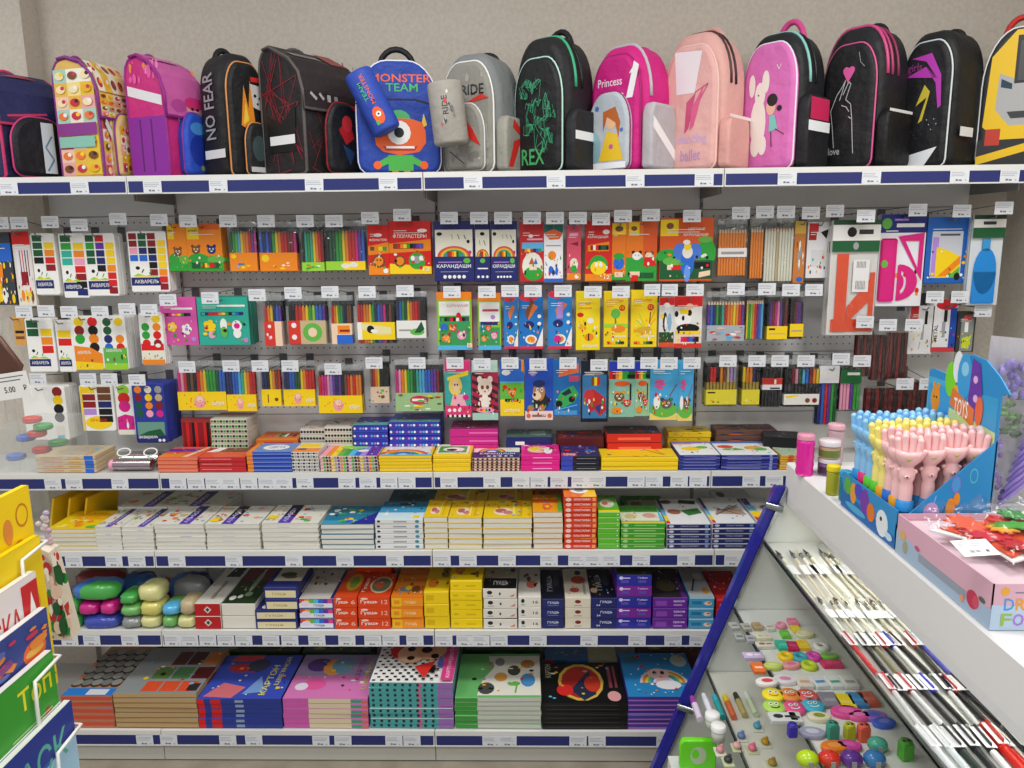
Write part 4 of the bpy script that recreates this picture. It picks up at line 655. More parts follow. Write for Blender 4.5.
# third shelf
def AL(u0, u1, vt, n, phrase, col, cover, back=0, L=.19): return stack('third', u0, u1, vt, n, L, phrase, 'sketch_album', 'album', 'album', col, [], cover, back=back)
yel = lambda s: busy(s, ['d8a010', 'o', 'f0e060'], 10, .05, .05, .95, .95, .12)
stripe = lambda a, col='2c2470', s=1: [('r', 0, 0, 1, 1, 'dedcd0'), ('p', [(a, 0), (a+.22, 0), (a+.22, 1), (a, 1)], col), ('p', [(a, 0), (a+.22, 0), (a+.22, .35), (a, .35)], '5a3ab0'), ('T', 'АЛЬБОМ', a+.05, .08, a+.14, .8, 'd8d0f0')]+busy(s, ['q', 'o', 'G', 'r', 'f', 'a'], 9, 0, .1, max(a-.02, .05), .95, .1)+busy(s+1, ['r', 'e8a0a0', 'c', 'G'], 8, min(a+.24, .93), .05, .99, .95, .09)
AL(48, 97, 529, 5, 'cream edged album with yellow cover', 'ecc814', yel(81)+[('e', .85, .1, .12, .08, 'G'), ('r', .2, .5, .9, .8, 'e8a818')])
AL(96, 122, 527, 6, 'narrow white album with purple stripe', 'e6e4dc', stripe(.4, s=82)); AL(122, 154, 527, 6, 'white album with purple stripe, second stack', 'e6e4dc', stripe(.5, s=84))
AL(155, 205, 524, 6, 'cream album with purple stripe and orange spot', 'e6e4dc', stripe(.5, s=86)+[('c', .3, .3, .06, 'o')])
AL(206, 260, 524, 6, 'white album with black and purple band', 'e6e4dc', stripe(.3, '201c38', 88)+[('e', .12, .2, .1, .1, 'y')])
AL(262, 319, 523, 6, 'widest white album with black and purple band', 'e6e4dc', stripe(.28, '201c38', 90)+[('e', .12, .3, .1, .1, 'y')])
AL(321, 374, 524, 5, 'album with blue and green underwater cover', '2a7a9a', [('r', 0, .0, 1, .2, '3a9ac0'), ('p', [(.55, 0), (1, 0), (1, .7)], '2a2a98')]+busy(92, ['G', 'y', 'w', 'c', 'g', 'b'], 20, .02, .05, .7, .95, .09))
S('third', 375, 423, 519, 6, .19, 'white album box with blue sea cover', 'sketch_album', 'album', 'box', 'dcdcda', [('e', .07, .5, .035, .25, '303038'), ('r', .38, .3, .66, .6, '9a9aa0'), ('e', .88, .5, .045, .32, '3a8aa0')], [('r', 0, .0, 1, 1, 'c8e0ea'), ('r', 0, .35, 1, .75, '3a9ac8'), ('r', 0, .7, 1, 1, '2a6a8a'), ('e', .55, .85, .2, .08, '203a4a'), ('p', [(.1, .2), (.25, .2), (.18, .4)], 'w'), ('e', .85, .12, .08, .08, 'y')])
cot = lambda s: [('r', 0, 0, 1, 1, 'e8c41c'), ('e', .4, .35, .2, .2, 'f0d8c8'), ('e', .35, .4, .12, .12, 'b86a5a'), ('e', .5, .3, .1, .1, 'c87a8a'), ('r', .6, .1, .65, .9, 'f0e070'), ('r', .75, .1, .8, .9, 'd8a818')]+busy(s, ['e', 'o', 'd8a818', 'G'], 8, .02, .6, .98, .98, .1)
AL(424, 448, 517, 6, 'narrow album with yellow cat cover', 'e8c41c', cot(93)); AL(448, 482, 518, 6, 'album with yellow cat cover, middle stack', 'e8c41c', cot(94)); AL(483, 532, 518, 6, 'wide album with yellow cat cover', 'e8c41c', cot(95))
AL(533, 563, 512, 7, 'cream album with orange flower cover', 'e8a01c', flower(.5, .3, .18, 'e8643a')+[('r', .85, 0, 1, 1, 'G'), ('r', 0, .5, .9, .7, 'd8601c')])
PLs = [('r', 0, 0, 1, 1, 'd83a22'), ('e', .13, .5, .09, .38, 'f0c8b8'), ('t', 'ПЛАСТИЛИН', .3, .3, .8, .72, 'w'), ('r', .87, .15, .97, .85, 'f0a060')]
S('third', 564, 597, 497, 10, .16, 'red plasticine box', 'plasticine_box', 'plasticine', 'box', 'd83a22', PLs, [('r', 0, 0, 1, 1, 'e8701e'), ('p', [(.5, 0), (1, 0), (1, .8)], 'f2c02a'), ('e', .5, .5, .3, .25, 'w'), ('e', .5, .5, .15, .15, 'a')])
grs = lambda base: [('r', 0, 0, 1, 1, base), ('r', 0, .88, 1, 1, 'c8e0a0')]
S('third', 598, 620, 512, 7, .18, 'narrow lime green plasticine box', 'plasticine_box', 'plasticine', 'box', '5ab82c', grs('5ab82c')+[('c', .9, .5, .03, 'w')], [('r', 0, 0, 1, .1, 'y'), ('r', .0, .3, 1, 1, '6aa84a'), ('e', .5, .5, .35, .25, 'd8d8c0'), ('e', .4, .5, .15, .1, 'c86a5a')])
S('third', 621, 665, 523, 5, .18, 'wide green plasticine box', 'plasticine_box', 'plasticine', 'box', '3c9c2a', grs('3c9c2a')+[('e', .1, .5, .06, .3, '9ad08a'), ('r', .3, .35, .8, .6, '8ac86a')], [('r', 0, 0, 1, .06, 'y'), ('r', 0, .1, 1, .6, 'e0e4d0'), ('r', 0, .6, 1, 1, '4a9a3a'), ('e', .25, .35, .14, .14, 'd8c080'), ('e', .7, .4, .16, .14, 'd8a090'), ('p', [(.9, .1), (1, .1), (.95, .9)], 'c')])
nav = [('r', 0, 0, 1, 1, '20285e'), ('r', 0, .86, 1, 1, 'dcdce4'), ('e', .1, .45, .06, .28, 'b8c0d8'), ('t', 'ПЛАСТИЛИН', .32, .3, .72, .62, 'a8b0d8'), ('r', .87, .2, .95, .75, '6a8ac8')]
spine_r = [('p', [(0, 0), (.08, 0), (.08, 1), (0, 1)], 'r'), ('r', 0, .1, .08, .3, 'y'), ('r', 0, .3, .08, .55, 'c'), ('r', 0, .55, .08, 1, '3a2a6a')]
S('third', 667, 711, 524, 5, .27, 'navy edged box with green leaf lid', 'plasticine_box', 'plasticine', 'box', 'dcdce4', nav, [('r', 0, 0, 1, 1, 'e2e4e6')]+spine_r+[('e', .3, .45, .16, .1, 'a86a4a'), ('p', [(.45, .5), (.9, .6), (.95, .4), (.6, .3)], '3a7a3a'), ('p', [(.55, .95), (.95, .9), (.9, .75), (.5, .8)], '1c3a24'), ('e', .2, .85, .14, .08, '5a4a30')])
S('third', 712, 755, 523, 5, .27, 'navy edged box with dragonfly lid', 'plasticine_box', 'plasticine', 'box', 'dcdce4', nav, [('r', 0, 0, 1, 1, 'e2e4e6')]+spine_r+[('p', [(.3, .4), (.7, .7), (.9, .6), (.4, .35)], 'a09a90'), ('p', [(.2, .35), (.95, .3), (.9, .5), (.3, .5)], 'b0907a'), ('l', [(.2, .3), (.9, .7)], .04, '3a3430'), ('l', [(.25, .6), (.8, .3)], .03, '3a3430')])
S('third', 757, 792, 522, 5, .25, 'navy box with rainbow edge by counter', 'plasticine_box', 'plasticine', 'box', 'dcdce4', nav, [('r', 0, 0, 1, 1, 'e2e4e6'), ('r', 0, 0, .35, .2, 'r'), ('r', 0, .2, .3, .45, 'y'), ('r', 0, .45, .25, .7, 'c'), ('r', 0, .7, .2, 1, '4a2a8a'), ('e', .6, .6, .2, .1, '7a5a50')])
# third shelf, back row
for (a, b_, vt, n, ph, col, cv) in ((118, 168, 507, 7, 'striped album behind the narrow white albums', 'dcd8cc', stripe(.5, s=101)), (168, 225, 507, 7, 'striped album behind the cream albums', 'dcd8cc', stripe(.35, s=103)),
        (386, 432, 505, 8, 'sea cover album in the back row', 'b8c8cc', [('r', 0, 0, 1, 1, '2a5a6a'), ('e', .5, .5, .3, .2, '1c3a44')]), (433, 487, 503, 8, 'cat cover album in the back row, left', 'd8b81c', cot(105)), (488, 533, 503, 8, 'cat cover album in the back row, right', 'd8b81c', cot(106)), (535, 566, 502, 8, 'orange album in the back row', 'c86a1c', busy(107, ['e', 'r', 'd'], 8))):
    AL(a, b_, vt, n, ph, col, cv, back=.2, L=.19)
S('third', 626, 668, 511, 5, .18, 'dark green plasticine box in the back row', 'plasticine_box', 'plasticine', 'box', '2a7a2a', grs('2a6a2a'), [('r', .1, .2, .9, .7, 'a8a890'), ('e', .3, .4, .14, .2, '8a5a3a')], back=.2)
S('third', 716, 752, 499, 8, .12, 'white lidded plasticine box at the very back', 'plasticine_box', 'plasticine', 'box', 'dcdce4', nav, [('r', 0, 0, 1, 1, 'd0d2d4'), ('e', .2, .5, .12, .3, '5a4a40')], back=.28)
# leaning yellow albums at the left end of the third shelf
for k in range(3):
    q = onY(52+k*13, 512, -.22+k*.03)
    b = MB().box(-.004, 0, 0, .004, .17, .15, 'e6bc14'); b.art((-.0041, .17, 0), (0, -1, 0), (0, 0, 1), .17, .17, yel(110+k)); o = b.build('sketch_album', None, (q.x+.03*k, -.25+k*.004, .787)); o.rotation_euler = (0, math.radians(14), math.radians(-12))
    tag(o, 'yellow album leaning upright at left end, '+['nearest the front', 'in the middle', 'furthest back'][k], 'album', 'leaning yellow albums')
# fourth shelf
def SB(u0, u1, vt, n, ph, name, cat, col, sp, cv, L=.25, **k): return stack('fourth', u0, u1, vt, n, L, ph, name, cat, 'box', col, sp, cv, **k)
SB(195, 221, 604, 2, 'red fronted white paint box with emblem', 'gouache_box', 'gouache', 'dcdad2', [('r', 0, 0, 1, 1, 'b81e24'), ('p', [(.5, .2), (.65, .5), (.5, .8), (.35, .5)], 'd8d0c8'), ('p', [(.5, .32), (.58, .5), (.5, .68), (.42, .5)], '1c4a30')], [('r', .45, .1, .6, .5, '9a9a96'), ('p', [(.3, .6), (.9, .6), (.95, 1), (.5, 1)], '1c2a20')], L=.38)
SB(222, 256, 604, 2, 'white fronted paint box with forest lid', 'gouache_box', 'gouache', 'e0ddd0', [], [('r', 0, 0, 1, 1, '24381e'), ('r', 0, .5, 1, 1, '6a2a24'), ('e', .55, .5, .08, .25, '9ab090'), ('e', .2, .12, .1, .05, 'w'), ('e', .4, .15, .08, .04, 'w'), ('e', .6, .2, .12, .05, '8aa080')], L=.38)
nb = [('r', 0, 0, 1, 1, '2a3278'), ('r', .04, .05, .96, .74, 'e0d4a8'), ('t', 'ГУАШЬ', .25, .28, .68, .52, 'a89050')]
SB(256, 298, 610, 2, 'wide navy and cream gouache box', 'gouache_box', 'gouache', '2a3278', nb, [('r', 0, 0, 1, 1, '2a3270'), ('e', .2, .1, .08, .06, 'w')])
z4 = SH['fourth'][0]; zt = onY(277, 610, -.406).z
b = MB(); a_, c_ = onY(265, 600, -.405), onY(298, 600, -.405); w = c_.x-a_.x; hh = (onY(280, 588, -.405).z-zt)/2
b.rbox(-w/2, 0, 0, w/2, .22, hh-.0006, '2a3278', .0015); b.art((-w/2, -.0001, .001), (1, 0, 0), (0, 0, 1), w, hh-.003, nb); b.art((-w/2, 0, hh-.0006), (1, 0, 0), (0, 1, 0), w, .22, [('r', .15, .25, 1, 1, 'c8c4b0'), ('e', .5, .5, .25, .1, '4a5040'), ('e', .6, .4, .2, .06, '70705a')])
o = b.build('gouache_box', None, ((a_.x+c_.x)/2, -.405, zt+.001)); tag(o, 'narrow navy and cream gouache box, lower of two on the wide ones', 'gouache', 'narrow gouache boxes')
o2 = dup(o, ((a_.x+c_.x)/2-.003, -.402, zt+hh+.001)); tag(o2, 'narrow navy and cream gouache box with landscape lid, on top', 'gouache', 'narrow gouache boxes')
SB(299, 334, 599, 3, 'rainbow topped white gouache box', 'gouache_box', 'gouache', 'dcdce4', [('r', 0, 0, 1, 1, '2a3a8a'), ('r', 0, .08, .96, .55, 'e4e6f0')]+strip(['d84a3a', 'e8a03a', 'G', 'c', 'b', 'p', 'd84a8a'], .02, .55, .96, .95)+[('e', .18, .55, .13, .25, 'e8d8e8'), ('t', 'ГУАШЬ', .42, .22, .72, .45, '4a5ab0')], [('r', 0, 0, 1, 1, 'c8c4bc'), ('r', .9, 0, 1, 1, 'n')]+busy(121, ['k', '4a4a50', 'a'], 9, .1, .4, .85, .95, .08))
gu = lambda t: [('r', 0, 0, 1, 1, 'dc4418'), ('e', .2, .82, .12, .1, 'f0d0c0'), ('t', 'Гуашь', .08, .3, .62, .68, 'w'), ('t', t, .74, .3, .94, .7, 'f0b8a0')]
SB(334, 357, 597, 3, 'small orange red gouache box', 'gouache_box', 'gouache', 'dc4418', gu('6'), [('r', 0, 0, 1, 1, 'd84a1c'), ('e', .6, .5, .35, .3, 'd8a02a'), ('e', .6, .5, .2, .2, '7a9a3a')])
SB(358, 390, 597, 3, 'orange red gouache box with round picture', 'gouache_box', 'gouache', 'dc4418', gu('12'), [('r', 0, 0, 1, 1, 'dc4418'), ('e', .6, .5, .36, .36, 'e8c8a0'), ('e', .6, .5, .3, .3, '6a7a5a'), ('e', .55, .5, .15, .15, 'd85a3a'), ('T', 'Гуашь', .04, .2, .18, .8, 'w')], L=.2)
SB(356, 391, 568, 1, 'orange red gouache box standing behind, number sixteen', 'gouache_box', 'gouache', 'dc4418', [('r', 0, 0, 1, 1, 'dc4418'), ('e', .3, .88, .1, .03, 'f0d0c0'), ('t', 'Гуашь', .15, .76, .55, .84, 'w'), ('t', '16', .72, .78, .9, .86, 'w')], [], L=.07, back=.22)
SB(391, 423, 596, 3, 'orange gouache box with yellow end', 'gouache_box', 'gouache', 'f0921e', [('r', 0, 0, .32, .85, 'f2b81e'), ('r', .08, .25, .26, .6, 'e0901a'), ('t', 'ГУАШЬ', .42, .3, .8, .55, 'f8e0b0'), ('r', 0, .85, 1, 1, 'e87818')], [('r', 0, 0, 1, 1, 'd87a1c')]+busy(124, ['3a3a40', 'e', '6a8a9a', 'y'], 10, .05, .05, .95, .5, .14)+[('r', 0, .55, 1, .7, 'f0921e')])
SB(424, 449, 592, 3, 'yellow gouache box in lower pile', 'gouache_box', 'gouache', 'ecca14', [('r', .08, .3, .4, .75, 'd8b010')], [('e', .3, .3, .22, .16, 'e88a1a'), ('r', .6, .5, .9, .9, '8a7a2a')]+busy(125, ['k', 'w', 'e'], 7, .4, .1, .95, .9, .08))
SB(450, 482, 581, 5, 'yellow gouache box in taller pile', 'gouache_box', 'gouache', 'f0d012', [('r', .1, .4, .25, .6, 'd8b010'), ('r', .5, .4, .8, .55, 'd8b010')], [('e', .25, .5, .18, .3, 'e88a1a')]+busy(126, ['k', 'w', 'e'], 9, .4, .1, .95, .9, .07))
wfr = [('e', .2, .6, .08, .2, '2a2a30'), ('r', .12, .2, .3, .28, 'a'), ('r', .48, .35, .53, .6, '303038'), ('p', [(.78, .2), (.92, .2), (.95, .5)], 'd87a6a')]
SB(483, 517, 589, 4, 'white gouache box with black banded lid', 'gouache_box', 'gouache', 'e0dcd2', wfr, [('r', 0, 0, 1, .35, '17171c'), ('t', 'ГУАШЬ', .3, .12, .75, .26, 'w'), ('r', 0, .35, 1, 1, 'b8b4a4')]+busy(127, ['k', '4a4a44', 'd8b08a'], 9, .05, .4, .95, .95, .1))
SB(518, 541, 597, 3, 'narrow white gouache box marked sixteen', 'gouache_box', 'gouache', 'e2ded4', wfr[:2]+[('t', '16', .65, .35, .88, .62, '505058')], [('e', .6, .4, .25, .12, 'd8705a')]+busy(128, ['k', '8a5a30'], 6, .1, .3, .9, .9, .15))
nvl = [('T', 'ГУАШЬ', .25, .25, .5, .8, 'c8ccd8'), ('e', .7, .6, .15, .2, '3a3e52')]
SB(542, 564, 599, 3, 'navy gouache box between white boxes', 'gouache_box', 'gouache', '262c68', [('t', 'ГУАШЬ', .25, .5, .78, .75, 'e0e4f0'), ('r', .25, .3, .75, .36, '7a80b0')], [('r', 0, 0, 1, 1, '16182c')]+nvl)
SB(565, 591, 598, 3, 'cream gouache box with red script', 'gouache_box', 'gouache', 'ddd4c0', [('e', .5, .62, .12, .18, '7a2a2a'), ('r', .35, .2, .65, .26, '8a8478')], [('e', .6, .6, .3, .14, 'c8503a'), ('e', .4, .25, .2, .08, 'b84a40'), ('e', .6, .85, .15, .08, '2a2a30'), ('r', .75, .1, .85, .5, 'a8a498')])
SB(591, 617, 598, 3, 'wider navy gouache box with shell lid', 'gouache_box', 'gouache', '262c68', [('t', 'ГУАШЬ', .35, .5, .82, .75, 'e0e4f0'), ('t', '24', .2, .22, .35, .38, 'e0e4f0')], [('r', 0, 0, 1, 1, '14162a')]+nvl+[('e', .15, .25, .14, .08, 'c8b088')])
pb = lambda c: [('r', 0, 0, 1, 1, c), ('e', .12, .72, .06, .16, 'd8d0f0'), ('r', .18, .66, .38, .76, 'd8d0f0'), ('r', .12, .25, .34, .5, '5a52b0'), ('t', 'Гуашь', .6, .62, .9, .82, 'e8e0f8'), ('r', .62, .25, .85, .5, '5a52b0')]
stack('fourth', 617, 652, 575, 5, .2, 'blue and purple gouache box with white lettering', 'gouache_box', 'gouache', 'box', '2a2a98', pb('30309c'), [('r', 0, 0, 1, 1, '2a3418')])
for o in [o for o in COL.objects if o.get('label', '').startswith('blue and purple gouache')][1::2]:
    me = o.data.copy(); o.data = me
    for i, m in enumerate(me.materials):
        if m.name in ('g_2a2a98', 'g_30309c'): me.materials[i] = M('7a2a98', 'g')
SB(653, 688, 598, 3, 'purple gouache box with dark lid', 'gouache_box', 'gouache', '6a2a9a', [('r', .08, .2, .4, .7, '8a4ab0'), ('t', 'краски', .6, .5, .92, .75, 'e8d8f8'), ('r', .6, .2, .85, .35, 'b890d8')], [('r', 0, 0, 1, 1, '2a242c'), ('e', .5, .4, .3, .2, '5a5038'), ('r', .85, 0, 1, .7, '5a2a80')])
SB(689, 714, 597, 3, 'light blue gouache box', 'gouache_box', 'gouache', '4a9cc8', [('r', 0, .84, 1, 1, 'a8d8f0'), ('r', .1, .3, .5, .6, '2a7aa8'), ('e', .75, .4, .16, .2, 'e8d8c8'), ('e', .8, .45, .08, .1, 'e07a3a')], [('r', 0, 0, 1, 1, 'a8aeb0'), ('l', [(.2, .2), (.5, .6)], .08, '3a3a40'), ('e', .7, .7, .2, .12, 'd8d4cc'), ('e', .75, .2, .15, .1, 'c8883a')])
SB(716, 748, 600, 3, 'red gouache box by the counter', 'gouache_box', 'gouache', 'b81e24', [('r', .1, .3, .5, .6, 'e08080')], [])
SB(620, 660, 572, 1, 'dark picture box behind purple boxes', 'gouache_box', 'gouache', '2c3418', [('r', .1, .75, .9, .95, '4a5a2a')], [], back=.22, L=.15)
SB(400, 445, 572, 1, 'brown picture box behind yellow boxes', 'gouache_box', 'gouache', '6a3a18', busy(131, 'eRd', 9), [], back=.24, L=.15)
# soft clay packets
def clay(u0, u1, vb, vt, Y, cols, label, seed):
    a, c = onY(u0, (vb+vt)/2, Y), onY(u1, (vb+vt)/2, Y); z0, z1 = onY(u0, vb, Y).z, onY(u0, vt, Y).z; rd = random.Random(seed)
    w, h = c.x-a.x, z1-z0; b = MB(); n, k = 16, 9; vs = []
    for j in range(k+1):
        ph = math.pi*j/k
        for i in range(n):
            t = 2*math.pi*i/n; e = lambda q, p: math.copysign(abs(q)**p, q); r = 1+rd.uniform(-.06, .06)
            vs.append((w/2*e(math.sin(ph), .5)*e(math.cos(t), .6)*r, .055*e(math.sin(ph), .5)*e(math.sin(t), .6)*r, h/2-h/2*e(math.cos(ph), .7)*r))
    for ci, cc in enumerate(cols):
        fs = [(j*n+i, j*n+(i+1) % n, (j+1)*n+(i+1) % n, (j+1)*n+i) for j in range(k) for i in range(n) if (int((j*len(cols))/k) if len(cols) < 2 else (i*len(cols)//n) % len(cols)) == ci]
        b.add(vs, fs, ({'g': '4cb050', 'b': '3f78c8', 'y': 'e8dc78', 'Y': 'ece6a0', 'G': '7cc46a'}.get(cc, cc), 's'), True)
    o = b.build('clay_packet', None, ((a.x+c.x)/2, Y+.055, z0))
    f = MB(); f.v = []; f.add([(x*1.05, y*1.08, zz*1.04) for x, y, zz in vs], [(j*n+i, j*n+(i+1) % n, (j+1)*n+(i+1) % n, (j+1)*n+i) for j in range(k) for i in range(n)], ('f4f4f4', 'clear'), True)
    f.build('wrapper', o); tag(o, label, 'modelling clay', 'packets of soft modelling clay')
C = [(60, 78, 631, 617, 'g', 'green clay packet, lowest at left end'), (62, 76, 616, 603, 'g', 'green clay packet, second layer at left end'), (79, 117, 631, 618, 'bB', 'blue clay packet, bottom layer'),
     (76, 96, 617, 605, 'im', 'pink and white clay packet, middle layer'), (97, 114, 617, 604, 'Bm', 'purple and pink clay packet, middle layer'), (69, 114, 603, 587, 'bbg', 'large blue and green clay packet, top layer'),
     (119, 140, 630, 619, 'Ga', 'lime clay packet, bottom, beside yellow'), (118, 139, 618, 607, 'G', 'lime clay packet, second layer'), (117, 135, 606, 596, 'g', 'bright green clay packet, upper'),
     (138, 158, 630, 618, 'Y', 'yellow clay packet, bottom of yellow pile'), (137, 159, 618, 604, 'y', 'yellow clay packet, middle of yellow pile'), (135, 159, 604, 588, 'Y', 'pale yellow clay packet, top of yellow pile'),
     (160, 175, 629, 618, 'G', 'small green clay packet beside the red box'), (159, 178, 617, 607, 'Gc', 'green and blue clay packet near the red box'), (175, 194, 630, 618, 'Y', 'pale yellow clay packet beside red paint box'), (177, 194, 617, 602, 'q', 'cream clay packet beside red paint box')]
for i, (a, b_, vb, vt, cs, lb) in enumerate(C): clay(a, b_, vb, vt, -.41, cs, lb, i)
for i, (a, b_, vb, vt, cs, lb) in enumerate([(135, 168, 612, 586, 'rm', 'red clay packet behind the yellow pile'), (115, 150, 606, 580, 'nb', 'dark blue clay packet behind the yellow pile'), (70, 120, 600, 575, 'eR', 'brown red clay packet at the back left'), (165, 205, 612, 580, 'nba', 'blue clay packet behind the green ones')]): clay(a, b_, vb, vt, -.26, cs, lb, i+40)
# bottom shelf
def BM(u0, u1, vt, n, L, ph, col, sp, cv, name='colouring_book', cat='book', **k): return stack('base', u0, u1, vt, n, L, ph, name, cat, 'mag', col, sp, cv, **k)
BM(62, 113, 696, 5, .36, 'red and blue edged magazine with grey scale cover', 'b87a5a', [('r', 0, .3, 1, .9, 'c8503a')], [('r', 0, 0, 1, .14, '2a7ac8'), ('r', .45, .02, .85, .12, 'd8d8d8')]+[('e', .08+.2*i+.1*(j % 2), .22+.12*j, .11, .07, '3c3c3a') for i in range(5) for j in range(6)]+[('e', .08+.2*i+.1*(j % 2), .23+.12*j, .1, .058, ['8a8a84', '76766e'][(i+j) % 2]) for i in range(5) for j in range(6)], name='magazine')
BM(114, 197, 694, 7, .32, 'brown paper book with orange blocks cover', 'b89a6c', [('r', 0, .0, 1, .2, '8a6a44')], [('r', 0, 0, 1, 1, '8a9090')]+[('r', .3+.22*i, .04, .5+.22*i, .25, 'd8502a') for i in range(3)]+[('r', .3+.25*i, .3, .52+.25*i, .55, ['5a7a3a', '4a7a4a', '5a1c1c'][i]) for i in range(3)]+[('r', .42+.2*i, .6, .6+.2*i, .9, ['5a2a24', '4a1c1c', 'c87a3a'][i]) for i in range(3)]+[('r', .85, .05, .98, .2, '2a2a2a')])
BM(198, 282, 699, 6, .3, 'blue and red colouring book with superhero-like figures', '2a3a8a', [('r', 0, 0, .08, 1, 'r'), ('r', .16, 0, .28, 1, 'c8242a'), ('r', .45, .2, .55, .8, '8a9ab8')], [('r', 0, 0, 1, 1, '3a50b8'), ('p', [(.1, .85), (.5, .85), (.5, 1), (.15, 1)], 'd84a50'), ('e', .3, .7, .16, .12, 'a83040'), ('e', .5, .75, .14, .16, '3a4056'), ('p', [(.05, .05), (.2, .35), (.5, .25), (.4, .02)], 'd8707a'), ('p', [(.5, .1), (.62, .5), (.75, .15)], '7aa0d8'), ('T', 'КАРТОН', .7, .08, .78, .75, 'e8e03a'), ('T', 'ЦВЕТНОЙ', .81, .3, .89, .95, 'e8e03a')])
BM(283, 368, 699, 6, .3, 'pink and violet colouring book with ponies', 'c87ab0', [('r', 0, 0, .3, 1, 'c85aa8'), ('r', .3, 0, .8, 1, 'd8c8a8'), ('r', .8, .1, .93, .7, '3a9a7a'), ('r', .93, 0, 1, .6, 'd86a5a')], [('r', 0, .5, 1, 1, '9a8ab0'), ('r', 0, 0, 1, .5, 'd87ab8'), ('e', .25, .75, .16, .16, '5a3a80'), ('e', .45, .7, .14, .2, 'e8a04a'), ('e', .55, .75, .14, .2, '6a9ab0'), ('e', .3, .3, .14, .12, 'e85aa0'), ('c', .15, .25, .08, 'e8e0f0'), ('T', 'КАРТОН', .75, .4, .82, .95, 'a83a80'), ('T', 'ЦВЕТНОЙ', .86, .2, .94, .9, 'd8c84a')])
chk = [('p', [(.02+.1*i+(.05 if j % 2 else 0), .03+.07*j), (.06+.1*i+(.05 if j % 2 else 0), .03+.07*j), (.06+.1*i+(.05 if j % 2 else 0), .065+.07*j), (.02+.1*i+(.05 if j % 2 else 0), .065+.07*j)], 'k') for i in range(8) for j in range(13)]
BM(369, 453, 683, 9, .3, 'teal spotted book with checkered big eyed dolls cover', '4aa0a0', [('r', .82, 0, 1, 1, '9a6ab0'), ('r', .58, .1, .62, .9, 'd85a8a')]+dots(9, 1, 0, .3, .8, .8, .018, ['2a2a34']), [('r', 0, 0, 1, 1, 'ecece8')]+chk+[('e', .3, .68, .16, .2, 'd8302a'), ('e', .42, .6, .18, .22, 'e8b890'), ('e', .66, .72, .2, .26, 'e0a880'), ('e', .42, .5, .05, .05, '1c1010'), ('e', .4, .72, .05, .06, '1c1010'), ('e', .6, .7, .07, .08, '1c1010'), ('e', .72, .55, .05, .06, '1c1010'), ('e', .72, .25, .05, .06, '1c1010'), ('p', [(.5, .3), (.75, .45), (.65, .05)], 'd8302a'), ('r', .85, 0, 1, 1, 'd8408a'), ('T', 'КАРТОН ЦВЕТНОЙ', .89, .06, .96, .9, 'f0d0e0'), ('r', .78, .3, .84, .5, '5a5ab8')])
BM(455, 541, 698, 7, .3, 'green and white book with zoo animals cover', 'c8ccc0', [('r', 0, 0, .26, 1, '3a9a3a'), ('r', .26, 0, 1, .2, 'a8aca0')], [('r', 0, 0, 1, 1, '6ab86a'), ('p', [(.25, .05), (1, .05), (1, .95), (.35, .95), (.4, .6), (.3, .4)], 'e6e4d6'), ('e', .35, .2, .1, .13, '4a4c48'), ('e', .52, .45, .08, .1, 'd89a4a'), ('e', .68, .6, .08, .12, '4a4844'), ('e', .85, .38, .09, .15, '4a90c8'), ('e', .85, .75, .09, .1, 'c8803a'), ('e', .5, .8, .06, .1, '8a8e88'), ('e', .38, .7, .05, .1, '8a9a6a'), ('l', [(.7, .1), (.72, .3)], .02, 'G'), ('e', .68, .3, .08, .05, 'G')])
BM(542, 628, 703, 6, .27, 'black book with red round emblem cover', '1a1a1a', [('r', .05, .4, .9, .5, '4a4a48')], [('r', 0, 0, 1, 1, '141416'), ('e', .48, .5, .28, .46, 'd8b04a'), ('e', .48, .5, .24, .4, 'a82a24'), ('p', [(.35, .3), (.6, .8), (.65, .2), (.5, .05)], '24304a'), ('e', .28, .3, .1, .14, 'd82a2a'), ('e', .62, .45, .1, .2, 'c83a28'), ('e', .86, .15, .08, .12, 'e0a0a0'), ('r', .82, .35, .86, .9, '8a4048'), ('r', .89, .35, .92, .9, '8a4048'), ('T', 'КАРТОН', .05, .6, .12, .95, 'c8c0a0')])
BM(628, 702, 697, 7, .3, 'blue and violet book with rainbow unicorn cover', '4a3a98', [('r', 0, 0, 1, .35, 'b070c0'), ('r', .7, .5, 1, 1, 'a83a5a')], [('r', 0, 0, 1, 1, '2a86c4')]+rainbow(.55, .3, .34, .9, ['d8d0c8', 'e8803a', 'e8d04a', '5ab87a', '4a90c8', 'e8e0e8'], 'e8b8c0')+[('e', .5, .5, .16, .12, 'f0c8c0'), ('e', .45, .52, .03, .04, 'k'), ('e', .56, .52, .03, .04, 'k'), ('e', .6, .25, .18, .1, 'f0f0f4'), ('e', .85, .8, .12, .14, 'c8d0c0'), ('e', .15, .85, .1, .08, '4a7a8a')]+[('c', random.Random(i).random(), random.Random(i+50).random(), .012, 'w') for i in range(18)])
S('base', 545, 617, 660, 14, .13, 'paper pad in the blue red stack at back', 'colouring_book', 'book', 'mag', '4a7ac0', [('r', 0, 0, .12, 1, 'c83a28'), ('r', .12, 0, .3, 1, '2a6ab0'), ('r', .6, 0, 1, 1, 'c8c49a')], [('r', 0, 0, 1, 1, '3a6a9a'), ('r', .6, 0, 1, 1, 'b0ac88')], back=.3)
